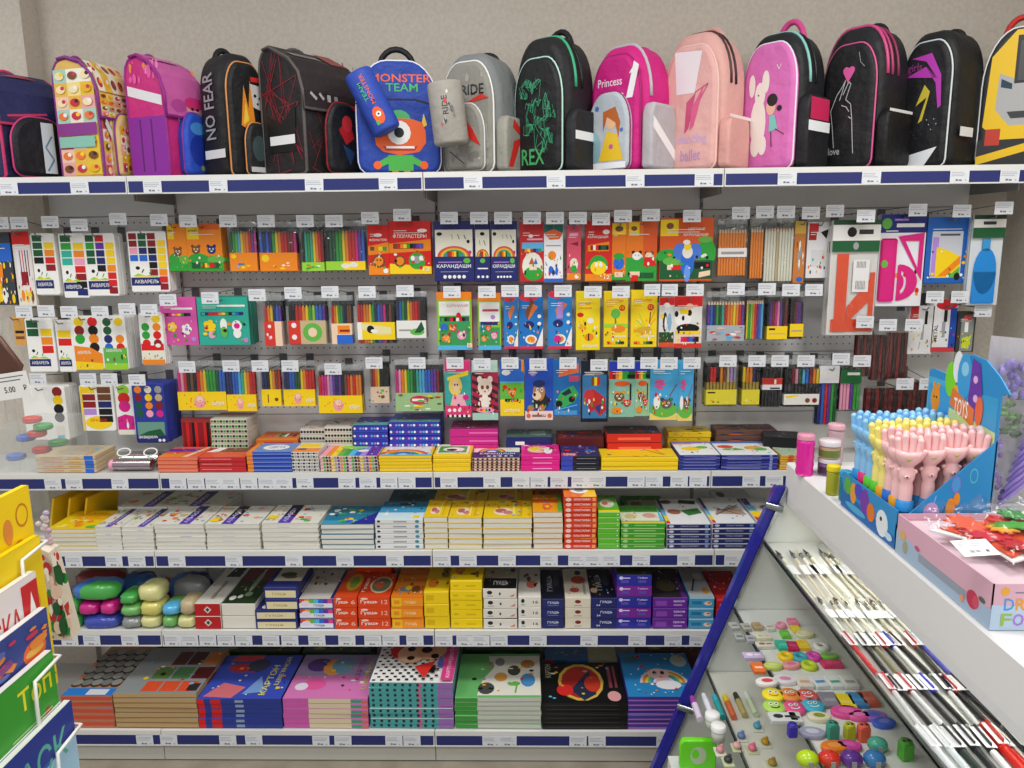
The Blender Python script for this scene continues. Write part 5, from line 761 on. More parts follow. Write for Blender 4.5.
for (a, b_, vt, ph, col) in ((205, 300, 652, 'dark green folder pile behind the blue books', '24361c'), (302, 370, 652, 'dark green folder pile behind the pink books', '1c3c28'), (462, 540, 650, 'dark green folder pile behind the zoo books', '1c3420'), (640, 706, 652, 'dark red folder pile behind unicorn books', '4a1c18'), (120, 200, 652, 'dark red folder pile behind the brown books', '3c2018')):
    S('base', a, b_, vt, 1, .14, ph, 'folder_pile', 'folders', 'box', col, [('e', .5, .8, .2, .14, '3a5a3a'), ('r', .1, .3, .9, .4, '2a2a2a')], busy(140, ['d', 'k', 'e', '8a8a2a'], 8), back=.32)
# ------------- price tags on the shelf edges
def edge_tags(sh, spans, vc):
    z, d = SH[sh]; ph = []
    for u in spans:
        best = min([(abs((r[1]+r[2])/2-u) if not r[1] <= u <= r[2] else -1, r[3]) for r in REG if r[0] == sh] or [(0, '')])[1]; ph.append(best)
    for i, u in enumerate(spans):
        p = onY(u, vc, -d-.002); same = [j for j in range(len(spans)) if ph[j] == ph[i]]; k = same.index(i)
        suf = '' if len(same) == 1 else ', '+{2: ['left of two', 'right of two'], 3: ['left of three', 'middle of three', 'right of three']}.get(len(same), [ORD[q+1]+' from left' for q in range(len(same))])[k]
        price_tag((p.x, -d-.0035, z-.0375+random.uniform(-.0008, .0008)), 'edge price tag below '+ph[i]+suf, 'price tags along '+(SHW.get(sh) or 'the top shelf')+' edge', ry=math.radians(random.uniform(-1.2, 1.2)))
REGT = [(0, 50, 'dark blue school bag'), (50, 123, 'yellow comic school bag'), (123, 193, 'pink purple school bag'), (193, 260, 'black bag lettered NO FEAR'), (260, 345, 'black red web school bag'), (345, 433, 'blue MONSTER TEAM backpack'), (433, 515, 'grey RIDE backpack'), (515, 592, 'black green backpack'), (592, 665, 'bright pink princess backpack'), (665, 745, 'pale pink dance backpack'), (745, 825, 'black pink bunny backpack'), (825, 905, 'black backpack with heart'), (905, 985, 'black backpack with purple swoosh'), (985, 1060, 'yellow robot face backpack')]
for a in REGT: REG.append(('top',)+a)
edge_tags('top', [8, 79, 152, 218, 314, 388, 473, 556, 635, 704, 787, 871, 959, 1009], 180)
edge_tags('second', [53, 74, 120, 178, 196, 214, 231, 249, 267, 284, 305, 347, 368, 389, 407, 449, 492, 521, 539, 559, 580, 597, 636, 654, 679, 698, 751, 774], 482)
edge_tags('third', [74, 114, 137, 177, 234, 294, 345, 395, 442, 468, 507, 549, 577, 594, 611, 641, 686, 733], 560)
edge_tags('fourth', [70, 92, 130, 173, 190, 208, 226, 244, 271, 290, 317, 347, 373, 391, 415, 444, 465, 481, 499, 538, 589, 637, 673, 698], 640)
edge_tags('base', [145, 169, 228, 254, 321, 343, 394, 412, 491, 508, 578, 597, 665], 740)
# ------------------------------------------------------------------ school bags on the top shelf
def arch(w, h, x0=0, z0=0, top=.55, rb=.15, n=8):
    """rounded-top outline, counter-clockwise from bottom left"""
    r = w*rb; rt = w*top/2*1.0; hz = min(h*.45, w*top); pts = []
    for a in range(0, 4): t = math.pi+math.pi/2*a/3; pts.append((x0-w/2+r+r*math.cos(t), z0+r+r*math.sin(t)))
    for a in range(0, 4): t = -math.pi/2+math.pi/2*a/3; pts.append((x0+w/2-r+r*math.cos(t), z0+r+r*math.sin(t)))
    for a in range(0, n+1): t = math.pi/2*a/n; pts.append((x0+w/2-rt+rt*math.cos(t), z0+h-hz+hz*math.sin(t)))
    for a in range(0, n+1): t = math.pi/2+math.pi/2*a/n; pts.append((x0-w/2+rt+rt*math.cos(t), z0+h-hz+hz*math.sin(t)))
    return pts
F = lambda c: (c, 'f')
ZT = SH['top'][0]+.001
def backpack(u0, u1, vt, yaw, D, label, body, panel, pipe, front_art, side=None, sidepk=None, handle='17171a', pocket=None, ph=.92, pw=.86, zips=(), extra=None, hgt=None, handle_h=.05, topf=.75, yc=-.175, dshift=0):
    a, b_ = onY(u0, 110, yc-.05), onY(u1, 110, yc-.05); phi = math.atan2((a.x+b_.x)/2-CAM.x, yc-CAM.y); W = (b_.x-a.x)*math.cos(phi); th = math.radians(abs(yaw)); w = (W-D*math.sin(th))/math.cos(th)
    ztop = onY((u0+u1)/2, vt, yc).z; h = (hgt or ztop-ZT)
    root = empty('backpack', ((a.x+b_.x)/2+dshift, yc, ZT), math.radians(yaw)-phi); tag(root, label, 'backpack')
    B_ = MB(); B_.puff(arch(w, h, top=topf), -D/2+.02, D/2, .035, F(body), 5); B_.build('body', root)
    p = MB(); ol = arch(w*pw, h*ph, top=topf*.95); p.puff(ol, -D/2, -D/2+.06, .015, F(panel), 3)
    p.art((-w*pw/2, -D/2-.0006, 0), (1, 0, 0), (0, 0, 1), w*pw, h*ph, front_art); fp = p.build('front_panel', root)
    if pipe: MB().tube([(x, -D/2+.012, z) for x, z in ol], .0032, pipe, 6, True).build('piping', fp)
    for zz, zc in zips:
        ol2 = arch(w*(1+.006), h*(1+.003), top=topf); pts = [(x, -D/2+.02+zz, z) for x, z in ol2 if z > h*.35]
        MB().tube(pts, .006, zc, 6).build('zipper', root)
    if pocket:
        pc, pwid, phei, pxo, pz, pp, pa = pocket; q = MB(); ol3 = arch(w*pwid, h*phei, w*pxo, h*pz, top=.8)
        q.puff(ol3, -D/2-.025, -D/2+.02, .012, F(pc), 3); q.art((w*pxo-w*pwid/2, -D/2-.0256, h*pz), (1, 0, 0), (0, 0, 1), w*pwid, h*phei, pa); k = q.build('front_pocket', root)
        if pp: MB().tube([(x, -D/2-.012, z) for x, z in ol3], .003, pp, 6, True).build('piping', k)
    if sidepk:
        sg, sc, sh_, stripe_, sart = sidepk; q = MB(); dd = D*.8
        ol4 = arch(dd, h*sh_, 0, .004, top=.35, rb=.12)
        q.puff(ol4, -.022, .02, .01, F(sc), 3); 
        if stripe_: q.art((-dd/2, -.0226, .004), (1, 0, 0), (0, 0, 1), dd, h*sh_, [('r', .04, .5, .96, .64, (stripe_, 's'))])
        if sart: q.art((-dd/2, -.0226, .004), (1, 0, 0), (0, 0, 1), dd, h*sh_, sart)
        k = q.build('side_pocket', root); k.location = (sg*(w/2+.004), 0, 0); k.rotation_euler = (0, 0, sg*math.pi/2)
    if handle:
        q = MB(); q.tube([(w*.2*math.cos(t), D*.22, h-.02+(handle_h+.012)*math.sin(t)) for t in [math.pi*i/10 for i in range(11)]], .0105, F(handle), 7); q.build('handle', root)
    for sx in (-1, 1):
        MB().tube([(sx*w*.2, D/2, h*.93), (sx*w*.22, D/2+.012, h*.6), (sx*w*.24, D/2+.01, h*.3), (sx*w*.3, D/2-.005, .03)], .009, F(handle or body), 6).build('shoulder_strap', root)
    if extra: extra(root, w, h, D)
    return root
def satchel(u0, u1, vt, yaw, D, label, body, flap, pipe, side_art, flap_art, front_art, pocket=None, drop=.17, flap_len=.5, yc=-.175):
    """boxy school bag whose flap runs over the top and down the front"""
    a, b_ = onY(u0, 110, yc-.05), onY(u1, 110, yc-.05); phi = math.atan2((a.x+b_.x)/2-CAM.x, yc-CAM.y); W = (b_.x-a.x)*math.cos(phi); th = math.radians(abs(yaw)); w = (W-D*math.sin(th))/math.cos(th)
    h = onY(u0, vt, yc-.03).z-ZT-.012
    root = empty('school_bag', ((a.x+b_.x)/2, yc, ZT), math.radians(yaw)-phi); tag(root, label, 'school bag')
    # profile in (y,z): front is -y
    hf = h*(1-drop); pr = [(-D/2, .012), (-D/2+.012, 0), (D/2-.012, 0), (D/2, .012), (D/2, h*.84), (D/2-.006, h*.91), (D/2-.02, h*.96), (D/2-.04, h*.985), (D/2-.065, h*.99), (-D/2+.06, hf+.03), (-D/2+.025, hf), (-D/2+.007, hf-.035), (-D/2, hf-.08)]
    def sweep(b, prof, x0, x1, r, c, sm=True):
        t = MB(); t.puff(prof, x0, x1, r, c, 3); b.add([(v[1], v[0], v[2]) for v in t.v], [f[::-1] for f in t.f], c, sm)
    b = MB(); sweep(b, pr, -w/2, w/2, .01, F(body)); 
    for sg in (-1, 1):
        if sg < 0: b.art((-w/2-.0006, D/2, 0), (0, -1, 0), (0, 0, 1), D, h, side_art)
        else: b.art((w/2+.0006, -D/2, 0), (0, 1, 0), (0, 0, 1), D, h, side_art)
    b.art((-w/2+.01, -D/2-.0006, 0), (1, 0, 0), (0, 0, 1), w-.02, h*.72, front_art)
    bd = b.build('body', root)
    for sg in (-1, 1): MB().tube([(sg*(w/2-.004), y, z) for y, z in pr], .0055, F(pipe), 6, True).build('piping', bd)
    path = [(D/2-.03, h*.985), (D/2-.065, h*.998), (-D/2+.055, hf+.034), (-D/2+.012, hf-.012), (-D/2-.006, hf-.07), (-D/2-.01, h*flap_len)]
    f = MB(); vs = []; n = len(path)
    for y, z in path:
        for x in (-w/2-.003, w/2+.003): vs.append((x, y, z))
    for y, z in path:
        for x in (-w/2-.003, w/2+.003): vs.append((x, y-.006 if z < h*.9 else y, z+(.006 if z > h*.8 else 0)))
    m = 2*n; fs = []
    for i in range(n-1): k = 2*i; fs += [(k, k+1, k+3, k+2)[::-1], (m+k, m+k+1, m+k+3, m+k+2), (k, k+2, m+k+2, m+k), (k+1, m+k+1, m+k+3, k+3)]
    fs += [(0, m, m+1, 1), (m-2, m-1, 2*m-1, 2*m-2)]
    f.add(vs, fs, F(flap))
    P1, P2 = path[1], path[2]; P3, P4, P5 = path[3], path[4], path[5]
    L1 = math.hypot(P1[0]-P2[0], P1[1]-P2[1]); uv = ((P1[0]-P2[0])/L1, (P1[1]-P2[1])/L1)
    f.art((-w/2, P2[0]-.006, P2[1]+.008), (1, 0, 0), (0, uv[0], uv[1]), w, L1, flap_art[0])
    f.art((-w/2, P5[0]-.0066, P5[1]), (1, 0, 0), (0, (P4[0]-P5[0])/(P4[1]-P5[1]), 1), w, P4[1]-P5[1], flap_art[1])
    if len(flap_art) > 2:
        for Q1, Q2 in ((P3, P2), (P4, P3)):
            L2 = math.hypot(Q2[0]-Q1[0], Q2[1]-Q1[1]); u2 = ((Q2[0]-Q1[0])/L2, (Q2[1]-Q1[1])/L2)
            f.art((-w/2, Q1[0]-.0085, Q1[1]+.006), (1, 0, 0), (0, u2[0], u2[1]), w, L2, flap_art[2])
    fo = f.build('flap', root)
    MB().tube([(-w/2-.004, y-.003, z) for y, z in path]+[(w/2+.004, y-.003, z) for y, z in path[::-1]], .0055, F(pipe), 6).build('piping', fo)
    if pocket:
        pc, pwid, phei, pxo, pp, pa = pocket; q = MB(); ol3 = arch(w*pwid, h*phei, w*pxo, .01, top=.8)
        q.puff(ol3, -D/2-.035, -D/2+.01, .014, F(pc), 3); q.art((w*pxo-w*pwid/2, -D/2-.0356, .01), (1, 0, 0), (0, 0, 1), w*pwid, h*phei, pa); k = q.build('front_pocket', root)
        MB().tube([(x, -D/2-.02, z) for x, z in ol3], .004, F(pp), 6, True).build('piping', k)
    q = MB(); q.tube([(w*.16*math.cos(t), D*.3, h-.005+.02*math.sin(t)) for t in [math.pi*i/8 for i in range(9)]], .007, F(pipe), 6); q.build('handle', root)
    return root
def comicg(s, nx, ny, x0=.02, y0=.02, x1=.98, y1=.98):
    rd = random.Random(s); out = []; cs = ['f2dc8a', 'e8a8a8', 'f0e8d8', 'e8c03a', 'a8d0c0', 'f0c8b0', 'd8506a', 'e8b84a', 'f4f0dc']
    for i in range(nx):
        for j in range(ny):
            a, b, c, d = x0+(x1-x0)*i/nx, y0+(y1-y0)*j/ny, x0+(x1-x0)*(i+1)/nx, y0+(y1-y0)*(j+1)/ny
            out.append(('r', a, b, c, d, rd.choice(cs)))
    for i in range(nx):
        for j in range(ny):
            a, b, c, d = x0+(x1-x0)*i/nx, y0+(y1-y0)*j/ny, x0+(x1-x0)*(i+1)/nx, y0+(y1-y0)*(j+1)/ny; mx, my, w, h = (a+c)/2, (b+d)/2, (c-a)/2, (d-b)/2
            out += [('e', mx, my, w*.7, h*.6, rd.choice(['e8b020', 'c8304a', '7a4a2a', 'e87a3a', 'f4e0b0'])), ('e', mx+w*.3, my+h*.2, w*.3, h*.3, rd.choice(['w', '3a2a20', 'c83a50', 'y']))]
    return out
comic = ['y', 'e8b8a0', 'd83a50', 'f0e0c8', 'e8c03a', '8ac0a8', 'e8d8b0', 'd8a040', 'f0f0e0', 'c85a7a', '6a3a2a']
satchel(-40, 56, 70, 30, .17, 'dark blue school bag with pink trim, partly cut off at far left', '1e2450', '24285a', 'c83a6a', [('p', [(.1, .5), (.9, .9), (.9, .6)], 'c8285a'), ('r', .1, .1, .5, .4, 'b82a3a')],
        ([('p', [(.2, .2), (.6, .8), (.8, .3)], 'a02a4a')], [('r', 0, .6, 1, 1, '222a5c'), ('p', [(.1, .3), (.5, .9), (.9, .2)], '6a1c3a'), ('l', [(.1, .5), (.7, .9)], .03, 'c83a6a')]), [], ('12141e', .85, .55, .02, 'c83a7a', [('r', .5, .06, .72, .92, ('d8e0e8', 's')), ('l', [(.55, .1), (.68, .3), (.55, .5), (.68, .7)], .03, '6a8aa8')]))
satchel(48, 124, 56, 46, .18, 'yellow comic patterned school bag with purple piping', 'e0b860', 'd8b050', '8a3a8a', comicg(201, 3, 8, .03, .03, .97, .9)+[('r', .03, .36, .97, .46, '8a3a8a'), ('r', .05, .26, .9, .35, '8ac0b0')],
        (comicg(202, 5, 3, 0, 0, 1, 1), comicg(203, 5, 4, 0, 0, 1, 1), comicg(207, 5, 1, 0, 0, 1, 1)), comicg(204, 5, 7)+[('p', [(.05, .62), (.3, .4), (.36, .46), (.1, .7)], 'e0e8e0')], ('d8b878', .62, .52, .1, '8a3a8a', comicg(205, 4, 5, .1, .06, .9, .8)), drop=.13)
satchel(121, 196, 54, 44, .17, 'pink school bag with purple side pocket and blue front pocket', 'c8287a', 'd060a8', '9a2a8a', [('r', 0, 0, 1, .5, '8a2a9a'), ('p', [(.05, .68), (.95, .58), (.95, .66), (.05, .76)], ('e4e4e8', 's')), ('r', .3, .05, .34, .48, '5a1c6a'), ('r', .6, .05, .64, .48, '5a1c6a')]+busy(211, ['e85aa8', 'e88a50', 'f080c0'], 14, .05, .76, .95, .95, .06),
        ([('e', .5, .5, .4, .3, 'd878b8')]+busy(212, ['c84aa0', 'e890c8', 'b83a90'], 12), [('e', .72, .45, .22, .4, 'e0a8a0'), ('e', .72, .7, .26, .3, 'e03a80'), ('e', .66, .45, .04, .07, '401820'), ('e', .8, .45, .04, .07, '401820'), ('e', .3, .5, .2, .3, 'b84a9a')]), [('p', [(.0, .98), (.5, .5), (.56, .56), (.06, 1)], ('e4e4e8', 's'))], ('2a50c0', .7, .52, .14, '7a3aa8', [('e', .5, .4, .36, .25, '2038a0'), ('e', .5, .75, .3, .1, '4a90d8'), ('c', .6, .12, .08, '8a9a4a')]), drop=.15)
webs = lambda s, n, c: [('l', [(random.Random(s+i).random(), random.Random(s*3+i).random()), (random.Random(s*5+i).random(), random.Random(s*7+i).random())], .012, c) for i in range(n)]
def fear(root, w, h, D):
    q = MB(); q.art((-w/2-.004, D/2-.02, h*.15), (0, -1, 0), (0, 0, 1), D-.03, h*.7, [('T', 'NO FEAR', .2, .22, .62, .98, '9a9a9c'), ('r', .1, .0, .95, .1, ('e0e0e0', 's'))]); q.build('side_lettering', root)
backpack(192, 264, 56, 32, .18, 'black backpack lettered NO FEAR with orange piping and flames', '19191c', '141417', 'd89050', [('p', [(.3, .45), (.42, .8), (.52, .6), (.6, .85), (.68, .5), (.5, .42)], 'e8902a'), ('p', [(.36, .46), (.45, .66), (.52, .5)], 'f2d04a'), ('p', [(.6, .82), (1, .8), (.98, .58), (.65, .62)], 'd0ccc8'), ('c', .72, .72, .04, 'k'), ('c', .85, .7, .04, 'k'), ('c', .78, .65, .03, 'k'), ('r', .62, .84, .9, .88, 'd8302a')], pocket=('1c1e20', .56, .42, .12, .02, 'd89050', [('r', .1, .04, .95, .14, ('c8c8c8', 's')), ('e', .5, .5, .3, .25, '3a4a4a')]), extra=fear, handle_h=.03)
satchel(257, 357, 47, 40, .22, 'black school bag with red web lines and spider emblem', '201c1e', '2a2022', '5a5452', webs(3, 26, '8a2430')+[('p', [(.15, .18), (.15, .48), (.5, .4), (.85, .55), (.8, .18)], '141414'), ('r', .2, .24, .8, .31, ('e8e8e8', 's'))],
        ([('r', .1, .2, .6, .5, '6a6a6a'), ('r', .7, 0, 1, 1, '8a1c22')], [('l', [(.1, .9), (.2, .55)], .04, 'a8a4a0'), ('l', [(.25, .92), (.32, .6)], .04, 'a8a4a0'), ('r', .38, .5, .44, .9, 'a8a4a0'), ('r', .5, .5, .56, .88, '8a8684'), ('p', [(.72, .2), (.78, .55), (.84, .5), (.9, .2)], 'c82a2a'), ('l', [(.62, .5), (.95, .3)], .02, 'c82a2a'), ('l', [(.62, .25), (.95, .55)], .02, 'c82a2a')]), webs(9, 20, '6a2028'), ('191a1e', .6, .55, .1, '8a1c22', [('p', [(.3, .6), (.6, .8), (.75, .5), (.5, .4)], 'b8242a'), ('p', [(.4, .4), (.75, .3), (.6, .1)], '28406a'), ('e', .55, .7, .15, .12, 'c8323a')]), drop=.2)
def case(root, w, h, D):
    pass
mon = [('t', 'MONSTER', .18, .81, .9, .88, 'e8643a'), ('t', 'TEAM', .36, .73, .74, .8, '4ab06a'), ('l', [(.0, .62), (.3, .66), (.7, .66), (1, .6)], .02, 'k'),
       ('e', .5, .49, .14, .08, '4ab06a'), ('p', [(.76, .4), (.8, .54), (.84, .44)], 'e8c03a'), ('p', [(.24, .48), (.2, .38), (.22, .26), (.3, .2), (.5, .17), (.74, .2), (.82, .28), (.82, .38), (.78, .46), (.66, .49), (.4, .5)], 'e8622a'),
       ('c', .5, .37, .14, 'f0f0ec'), ('c', .5, .37, .06, '1c2428'), ('p', [(.3, .25), (.72, .25), (.68, .21), (.34, .21)], 'b83020'), ('r', .34, .23, .68, .25, 'w'), ('r', .36, .03, .66, .17, '4ab04a'), ('p', [(.36, .16), (.22, .1), (.26, .06), (.38, .1)], '4ab04a'), ('p', [(.66, .16), (.8, .1), (.76, .06), (.64, .1)], '4ab04a'), ('c', .23, .08, .05, 'e8622a'), ('c', .79, .08, .05, 'e8622a'), ('r', .4, .0, .48, .03, 'd86a3a'), ('r', .54, .0, .62, .03, 'd86a3a')]
backpack(352, 440, 62, 0, .13, 'blue backpack lettered MONSTER TEAM with orange one-eyed monster', '1a3890', '22429e', 'e8e8f0', mon, handle='16161a', ph=.98, pw=.95, handle_h=.055, topf=.8, yc=-.2)
def pencil_case(u0, v0, u1, v1, Y, r, label, col, endc, art_):
    a, c = onY(u0, v0, Y), onY(u1, v1, Y); L = (c-a).length; b = MB()
    b.puff([(r*1.15*math.cos(t), r*math.sin(t)) for t in [2*math.pi*i/18 for i in range(18)]], -L/2, L/2, .012, F(col), 3)
    o = MB(); o.add([(x, z, y) for x, y, z in b.v], [f[::-1] for f in b.f], F(col), True)
    for k in range(7):      # printed strip wrapped on the front, facet by facet
        pass
    o.art((-r*.62, -r*.99, -L*.42), (1, 0, 0), (0, 0, 1), r*1.24, L*.84, art_)
    e = o.build('pencil_case', None, (a+c)/2); d = (c-a).normalized(); e.rotation_euler = (0, math.atan2(d.x, d.z)+math.pi, 0)
    MB().cyl((-r*.3, -r*.5, L/2-.002), (-r*.3, -r*.5, L/2+.006), .004, .004, 'a').build('zip_pull', e)
    tag(e, label, 'pencil case'); return e
pencil_case(357, 72, 388, 132, -.315, .042, 'blue barrel pencil case with orange monster hanging on blue backpack', '2a48a8', 'k', [('T', 'MONSTER', .52, .42, .78, .98, 'e8643a'), ('T', 'TEAM', .2, .5, .46, .85, '4ab06a'), ('e', .55, .2, .36, .16, 'e8622a'), ('c', .58, .22, .17, 'w'), ('c', .58, .22, .07, 'k'), ('r', .2, .04, .4, .12, '4ab04a')])
grey = ['c84040', '6a6a66', 'd8d4cc', 'a8a49c', '4a4a48']
backpack(436, 524, 57, -30, .2, 'grey speckled backpack lettered RIDE with white piping and red arrows', '7c8080', '8a8880', 'e8e8e8', busy(231, ['7a7870', '9c9a92', '94928a'], 16, .05, .05, .95, .9, .12)+[('t', 'RIDE', .42, .7, .85, .79, '1e1e20'), ('p', [(.45, .62), (.95, .66), (.8, .7)], 'c8382e')], sidepk=(1, '9a988e', .46, None, [('p', [(.1, .08), (.3, .08), (.6, .5), (.75, .45), (.6, .62), (.35, .55)], 'd03028'), ('p', [(.35, .95), (.9, .7), (.95, .55), (.3, .8)], 'd03028')]), pocket=('8e8c84', .62, .55, .02, .02, 'd8d8d8', busy(232, ['7a7870', '9c9a92', 'b0aea6'], 18, .05, .03, .95, .9, .1)+[('p', [(.45, .85), (.75, .6), (.95, .35), (.7, .45), (.4, .6)], 'd03028'), ('l', [(.1, .3), (.5, .1)], .02, 'k')]), handle='1c1c1e', handle_h=.02)
pencil_case(444, 82, 452, 145, -.345, .05, 'grey barrel pencil case with small red marks against RIDE backpack', '9a968e', '4a4a4a', [('T', 'RIDE', .3, .45, .6, .8, '3a3a3a')]+busy(233, grey, 10, .1, .05, .95, .98, .1))
def facets(seed, pts):
    rd = random.Random(seed); P = list(pts); out = []
    for i, p in enumerate(P):
        for q in sorted(P, key=lambda r: (r[0]-p[0])**2+(r[1]-p[1])**2)[1:5]: out.append(('l', [p, q], .006, '3aa878'))
    return out
_rd = random.Random(8)
_dp = [(x, y) for x, y in [(_rd.uniform(.15, .95), _rd.uniform(.12, .82)) for _ in range(150)] if (x-.45)**2/.07+(y-.72)**2/.014 < 1 or (x-.7)**2/.05+(y-.42)**2/.08 < 1 or (.3 < x < .6 and .3 < y < .7)]
rex = facets(1, _dp)+[('t', 'REX', .3, .06, .78, .2, '3a9a5a')] or [('l', p, .008, '3aa070') for p in ([(.2, .7), (.35, .8), (.5, .75), (.55, .6), (.7, .62), (.85, .5), (.9, .3), (.75, .2)], [(.2, .7), (.25, .55), (.45, .5), (.55, .6)], [(.35, .8), (.4, .6), (.25, .55)], [(.5, .75), (.4, .6), (.55, .6)], [(.45, .5), (.5, .3), (.7, .4), (.7, .62)], [(.5, .3), (.3, .25), (.25, .4), (.45, .5)], [(.7, .4), (.85, .5)], [(.7, .4), (.9, .3)], [(.5, .3), (.75, .2), (.7, .4)], [(.55, .6), (.7, .4)], [(.75, .2), (.9, .1)], [(.8, .6), (.95, .5)])]+[('t', 'REX', .35, .08, .75, .2, '3a9a5a'), ('e', .42, .72, .14, .08, '2a6a4a')]
backpack(510, 598, 41, -33, .21, 'black backpack with green line dinosaur and mint piping', '1b1b1e', '17181a', 'b8e0d0', rex, sidepk=(1, '1c1c20', .45, 'f0f4f8', []), zips=((.05, '3ab080'), (.09, '101012')), ph=.84, handle_h=.045)
prin = [('t', 'Princess', .16, .74, .66, .81, 'f0d8e8'), ('e', .5, .66, .2, .02, 'f0d8e8'), ('p', [(.75, .62), (.88, .62), (1.0, .88), (.9, .92)], ('f0f0f4', 's')), ('p', [(.8, .82), (.86, .86), (.92, .83)], 'w')]
gown = [('r', .04, .02, .96, .1, ('f0f0f4', 's')), ('p', [(.3, .12), (.9, .12), (.75, .45), (.5, .5)], 'e8c02a'), ('e', .6, .62, .13, .1, 'e8b890'), ('p', [(.4, .75), (.7, .8), (.82, .6), (.78, .4), (.7, .6), (.5, .68), (.4, .5)], 'b8602a'), ('e', .2, .3, .14, .2, '8ab0b8'), ('c', .25, .8, .05, '4a70b8'), ('c', .6, .3, .05, 'c85a9a'), ('c', .85, .5, .04, '4a70b8')]
backpack(588, 676, 49, -35, .19, 'bright pink backpack with storybook lady pocket and silver sides', 'd01a80', 'c8187c', 'a01464', prin, sidepk=(1, 'b8b4b8', .52, None, [('p', [(.05, .62), (.95, .15), (.95, .32), (.05, .8)], ('f4f4f4', 's'))]), pocket=('b4bcc4', .74, .62, -.04, .01, '8a1456', gown), zips=((.03, 'c0bcc0'),), handle='d0208a', handle_h=.01)
danc = [('p', [(.2, .96), (.72, .94), (.6, .62), (.25, .62)], 'e8e0e4'), ('p', [(.45, .55), (.62, .62), (.5, .34), (.42, .3)], 'c84a78'), ('p', [(.55, .5), (.78, .68), (.6, .36), (.52, .32)], 'd85a88'), ('l', [(.6, .62), (.85, .68), (.7, .56)], .02, 'c84a78'), ('t', 'dancing', .3, .2, .85, .3, 'c8a8d0'), ('t', 'ballet', .36, .08, .74, .17, 'b890c0')]
backpack(662, 751, 36, -28, .2, 'pale pink backpack with ballet shoes print', 'dca8a0', 'e0aca6', 'e8c8c0', danc, sidepk=(1, 'd8a098', .38, None, [('r', 0, .94, 1, 1, 'f0e0dc')]), zips=((.05, '4a2a2c'), (.085, '3a2426')), handle='d8a49c', ph=.9, handle_h=.035)
bun = [('e', .36, .6, .1, .1, 'f0e8e0'), ('e', .2, .68, .06, .09, 'f0e8e0'), ('e', .46, .7, .07, .09, 'f0e8e0'), ('e', .34, .38, .15, .2, 'f0e8e0'), ('e', .3, .2, .09, .09, 'f0e8e0'), ('e', .44, .2, .08, .08, 'f0e8e0'), ('c', .33, .6, .015, 'k'), ('e', .58, .5, .09, .07, 'e8b8a0'), ('e', .6, .55, .1, .05, '201418'), ('c', .74, .48, .05, '201418'), ('p', [(.56, .43), (.66, .43), (.72, .32), (.56, .3)], '7ac8c0'), ('l', [(.6, .3), (.62, .18)], .015, '402428'), ('l', [(.68, .32), (.85, .27)], .015, '402428'), ('l', [(.66, .82), (.7, .78), (.74, .82)], .01, 'w')]
backpack(741, 832, 36, -29, .2, 'black and pink backpack with white bunny hugging a girl', '1a1c20', 'd870b8', 'e8e8ec', bun, sidepk=(1, '1a1a1e', .52, 'f0f4f8', [('r', .1, .66, .9, .96, 'c8285a')]), zips=((.05, '8ac8c0'), (.09, '101012')), handle='d84a90', handle_h=.06)
hand = [('l', p, .014, 'c0c0c4') for p in ([(.25, .35), (.2, .48), (.3, .6), (.42, .68), (.46, .72), (.4, .62), (.36, .56)], [(.42, .6), (.52, .7), (.56, .68), (.48, .56)], [(.25, .35), (.3, .18)], [(.62, .4), (.64, .3), (.68, .12)], [(.48, .56), (.58, .52), (.62, .4), (.55, .42)], [(.4, .52), (.5, .5), (.56, .46)])]+[('c', .46, .79, .06, 'e05aa0'), ('c', .56, .79, .06, 'e05aa0'), ('p', [(.4, .78), (.62, .78), (.5, .69)], 'e05aa0'), ('t', 'love', .2, .12, .42, .18, 'b0b0b4'), ('l', [(.68, .92), (.72, .84), (.8, .8)], .01, 'a0a0a4')]
backpack(822, 916, 31, -28, .22, 'black backpack with pink piping and finger heart hand', '18181b', '161619', 'd85a90', hand, sidepk=(1, '0e0e10', .4, None, [('r', .05, .94, .95, .99, 'd8d8d8')]), zips=((.03, 'c84a80'), (.06, 'b83a70'), (.1, '8a2a50')), handle='141416', ph=.88, handle_h=.03)
swo = [('p', [(.1, .74), (.5, .8), (.72, .66), (.8, .46), (.86, .48), (.82, .72), (.6, .9), (.2, .88), (.5, .84), (.74, .7)], 'b83ab0'), ('t', 'girls', .12, .76, .42, .84, '8a3a78'), ('p', [(.35, .5), (.5, .66), (.62, .6), (.5, .38), (.42, .36), (.56, .56)], 'c8b83a'), ('p', [(.15, .1), (.85, .16), (.62, .02), (.2, .0)], ('e8ecf0', 's'))]+[('c', .3+.05*i, .3-.03*(i % 3), .018, '3a3a3e') for i in range(5)]+[('c', .6+.05*i, .38-.04*(i % 3), .01, 'd8c8d8') for i in range(5)]
def patch(root, w, h, D):
    q = MB(); q.art((w/2+.012, -D*.3, h*.22), (0, 1, 0), (0, 0, 1), D*.4, .03, [('r', 0, 0, 1, 1, ('d8dce0', 's'))]); q.build('reflector', root)
backpack(902, 992, 34, -27, .22, 'black backpack with purple swoosh and silver leaf', '161618', '18181c', 'd0d8d8', swo, handle='141416', zips=(), ph=.92, handle_h=.02, extra=patch)
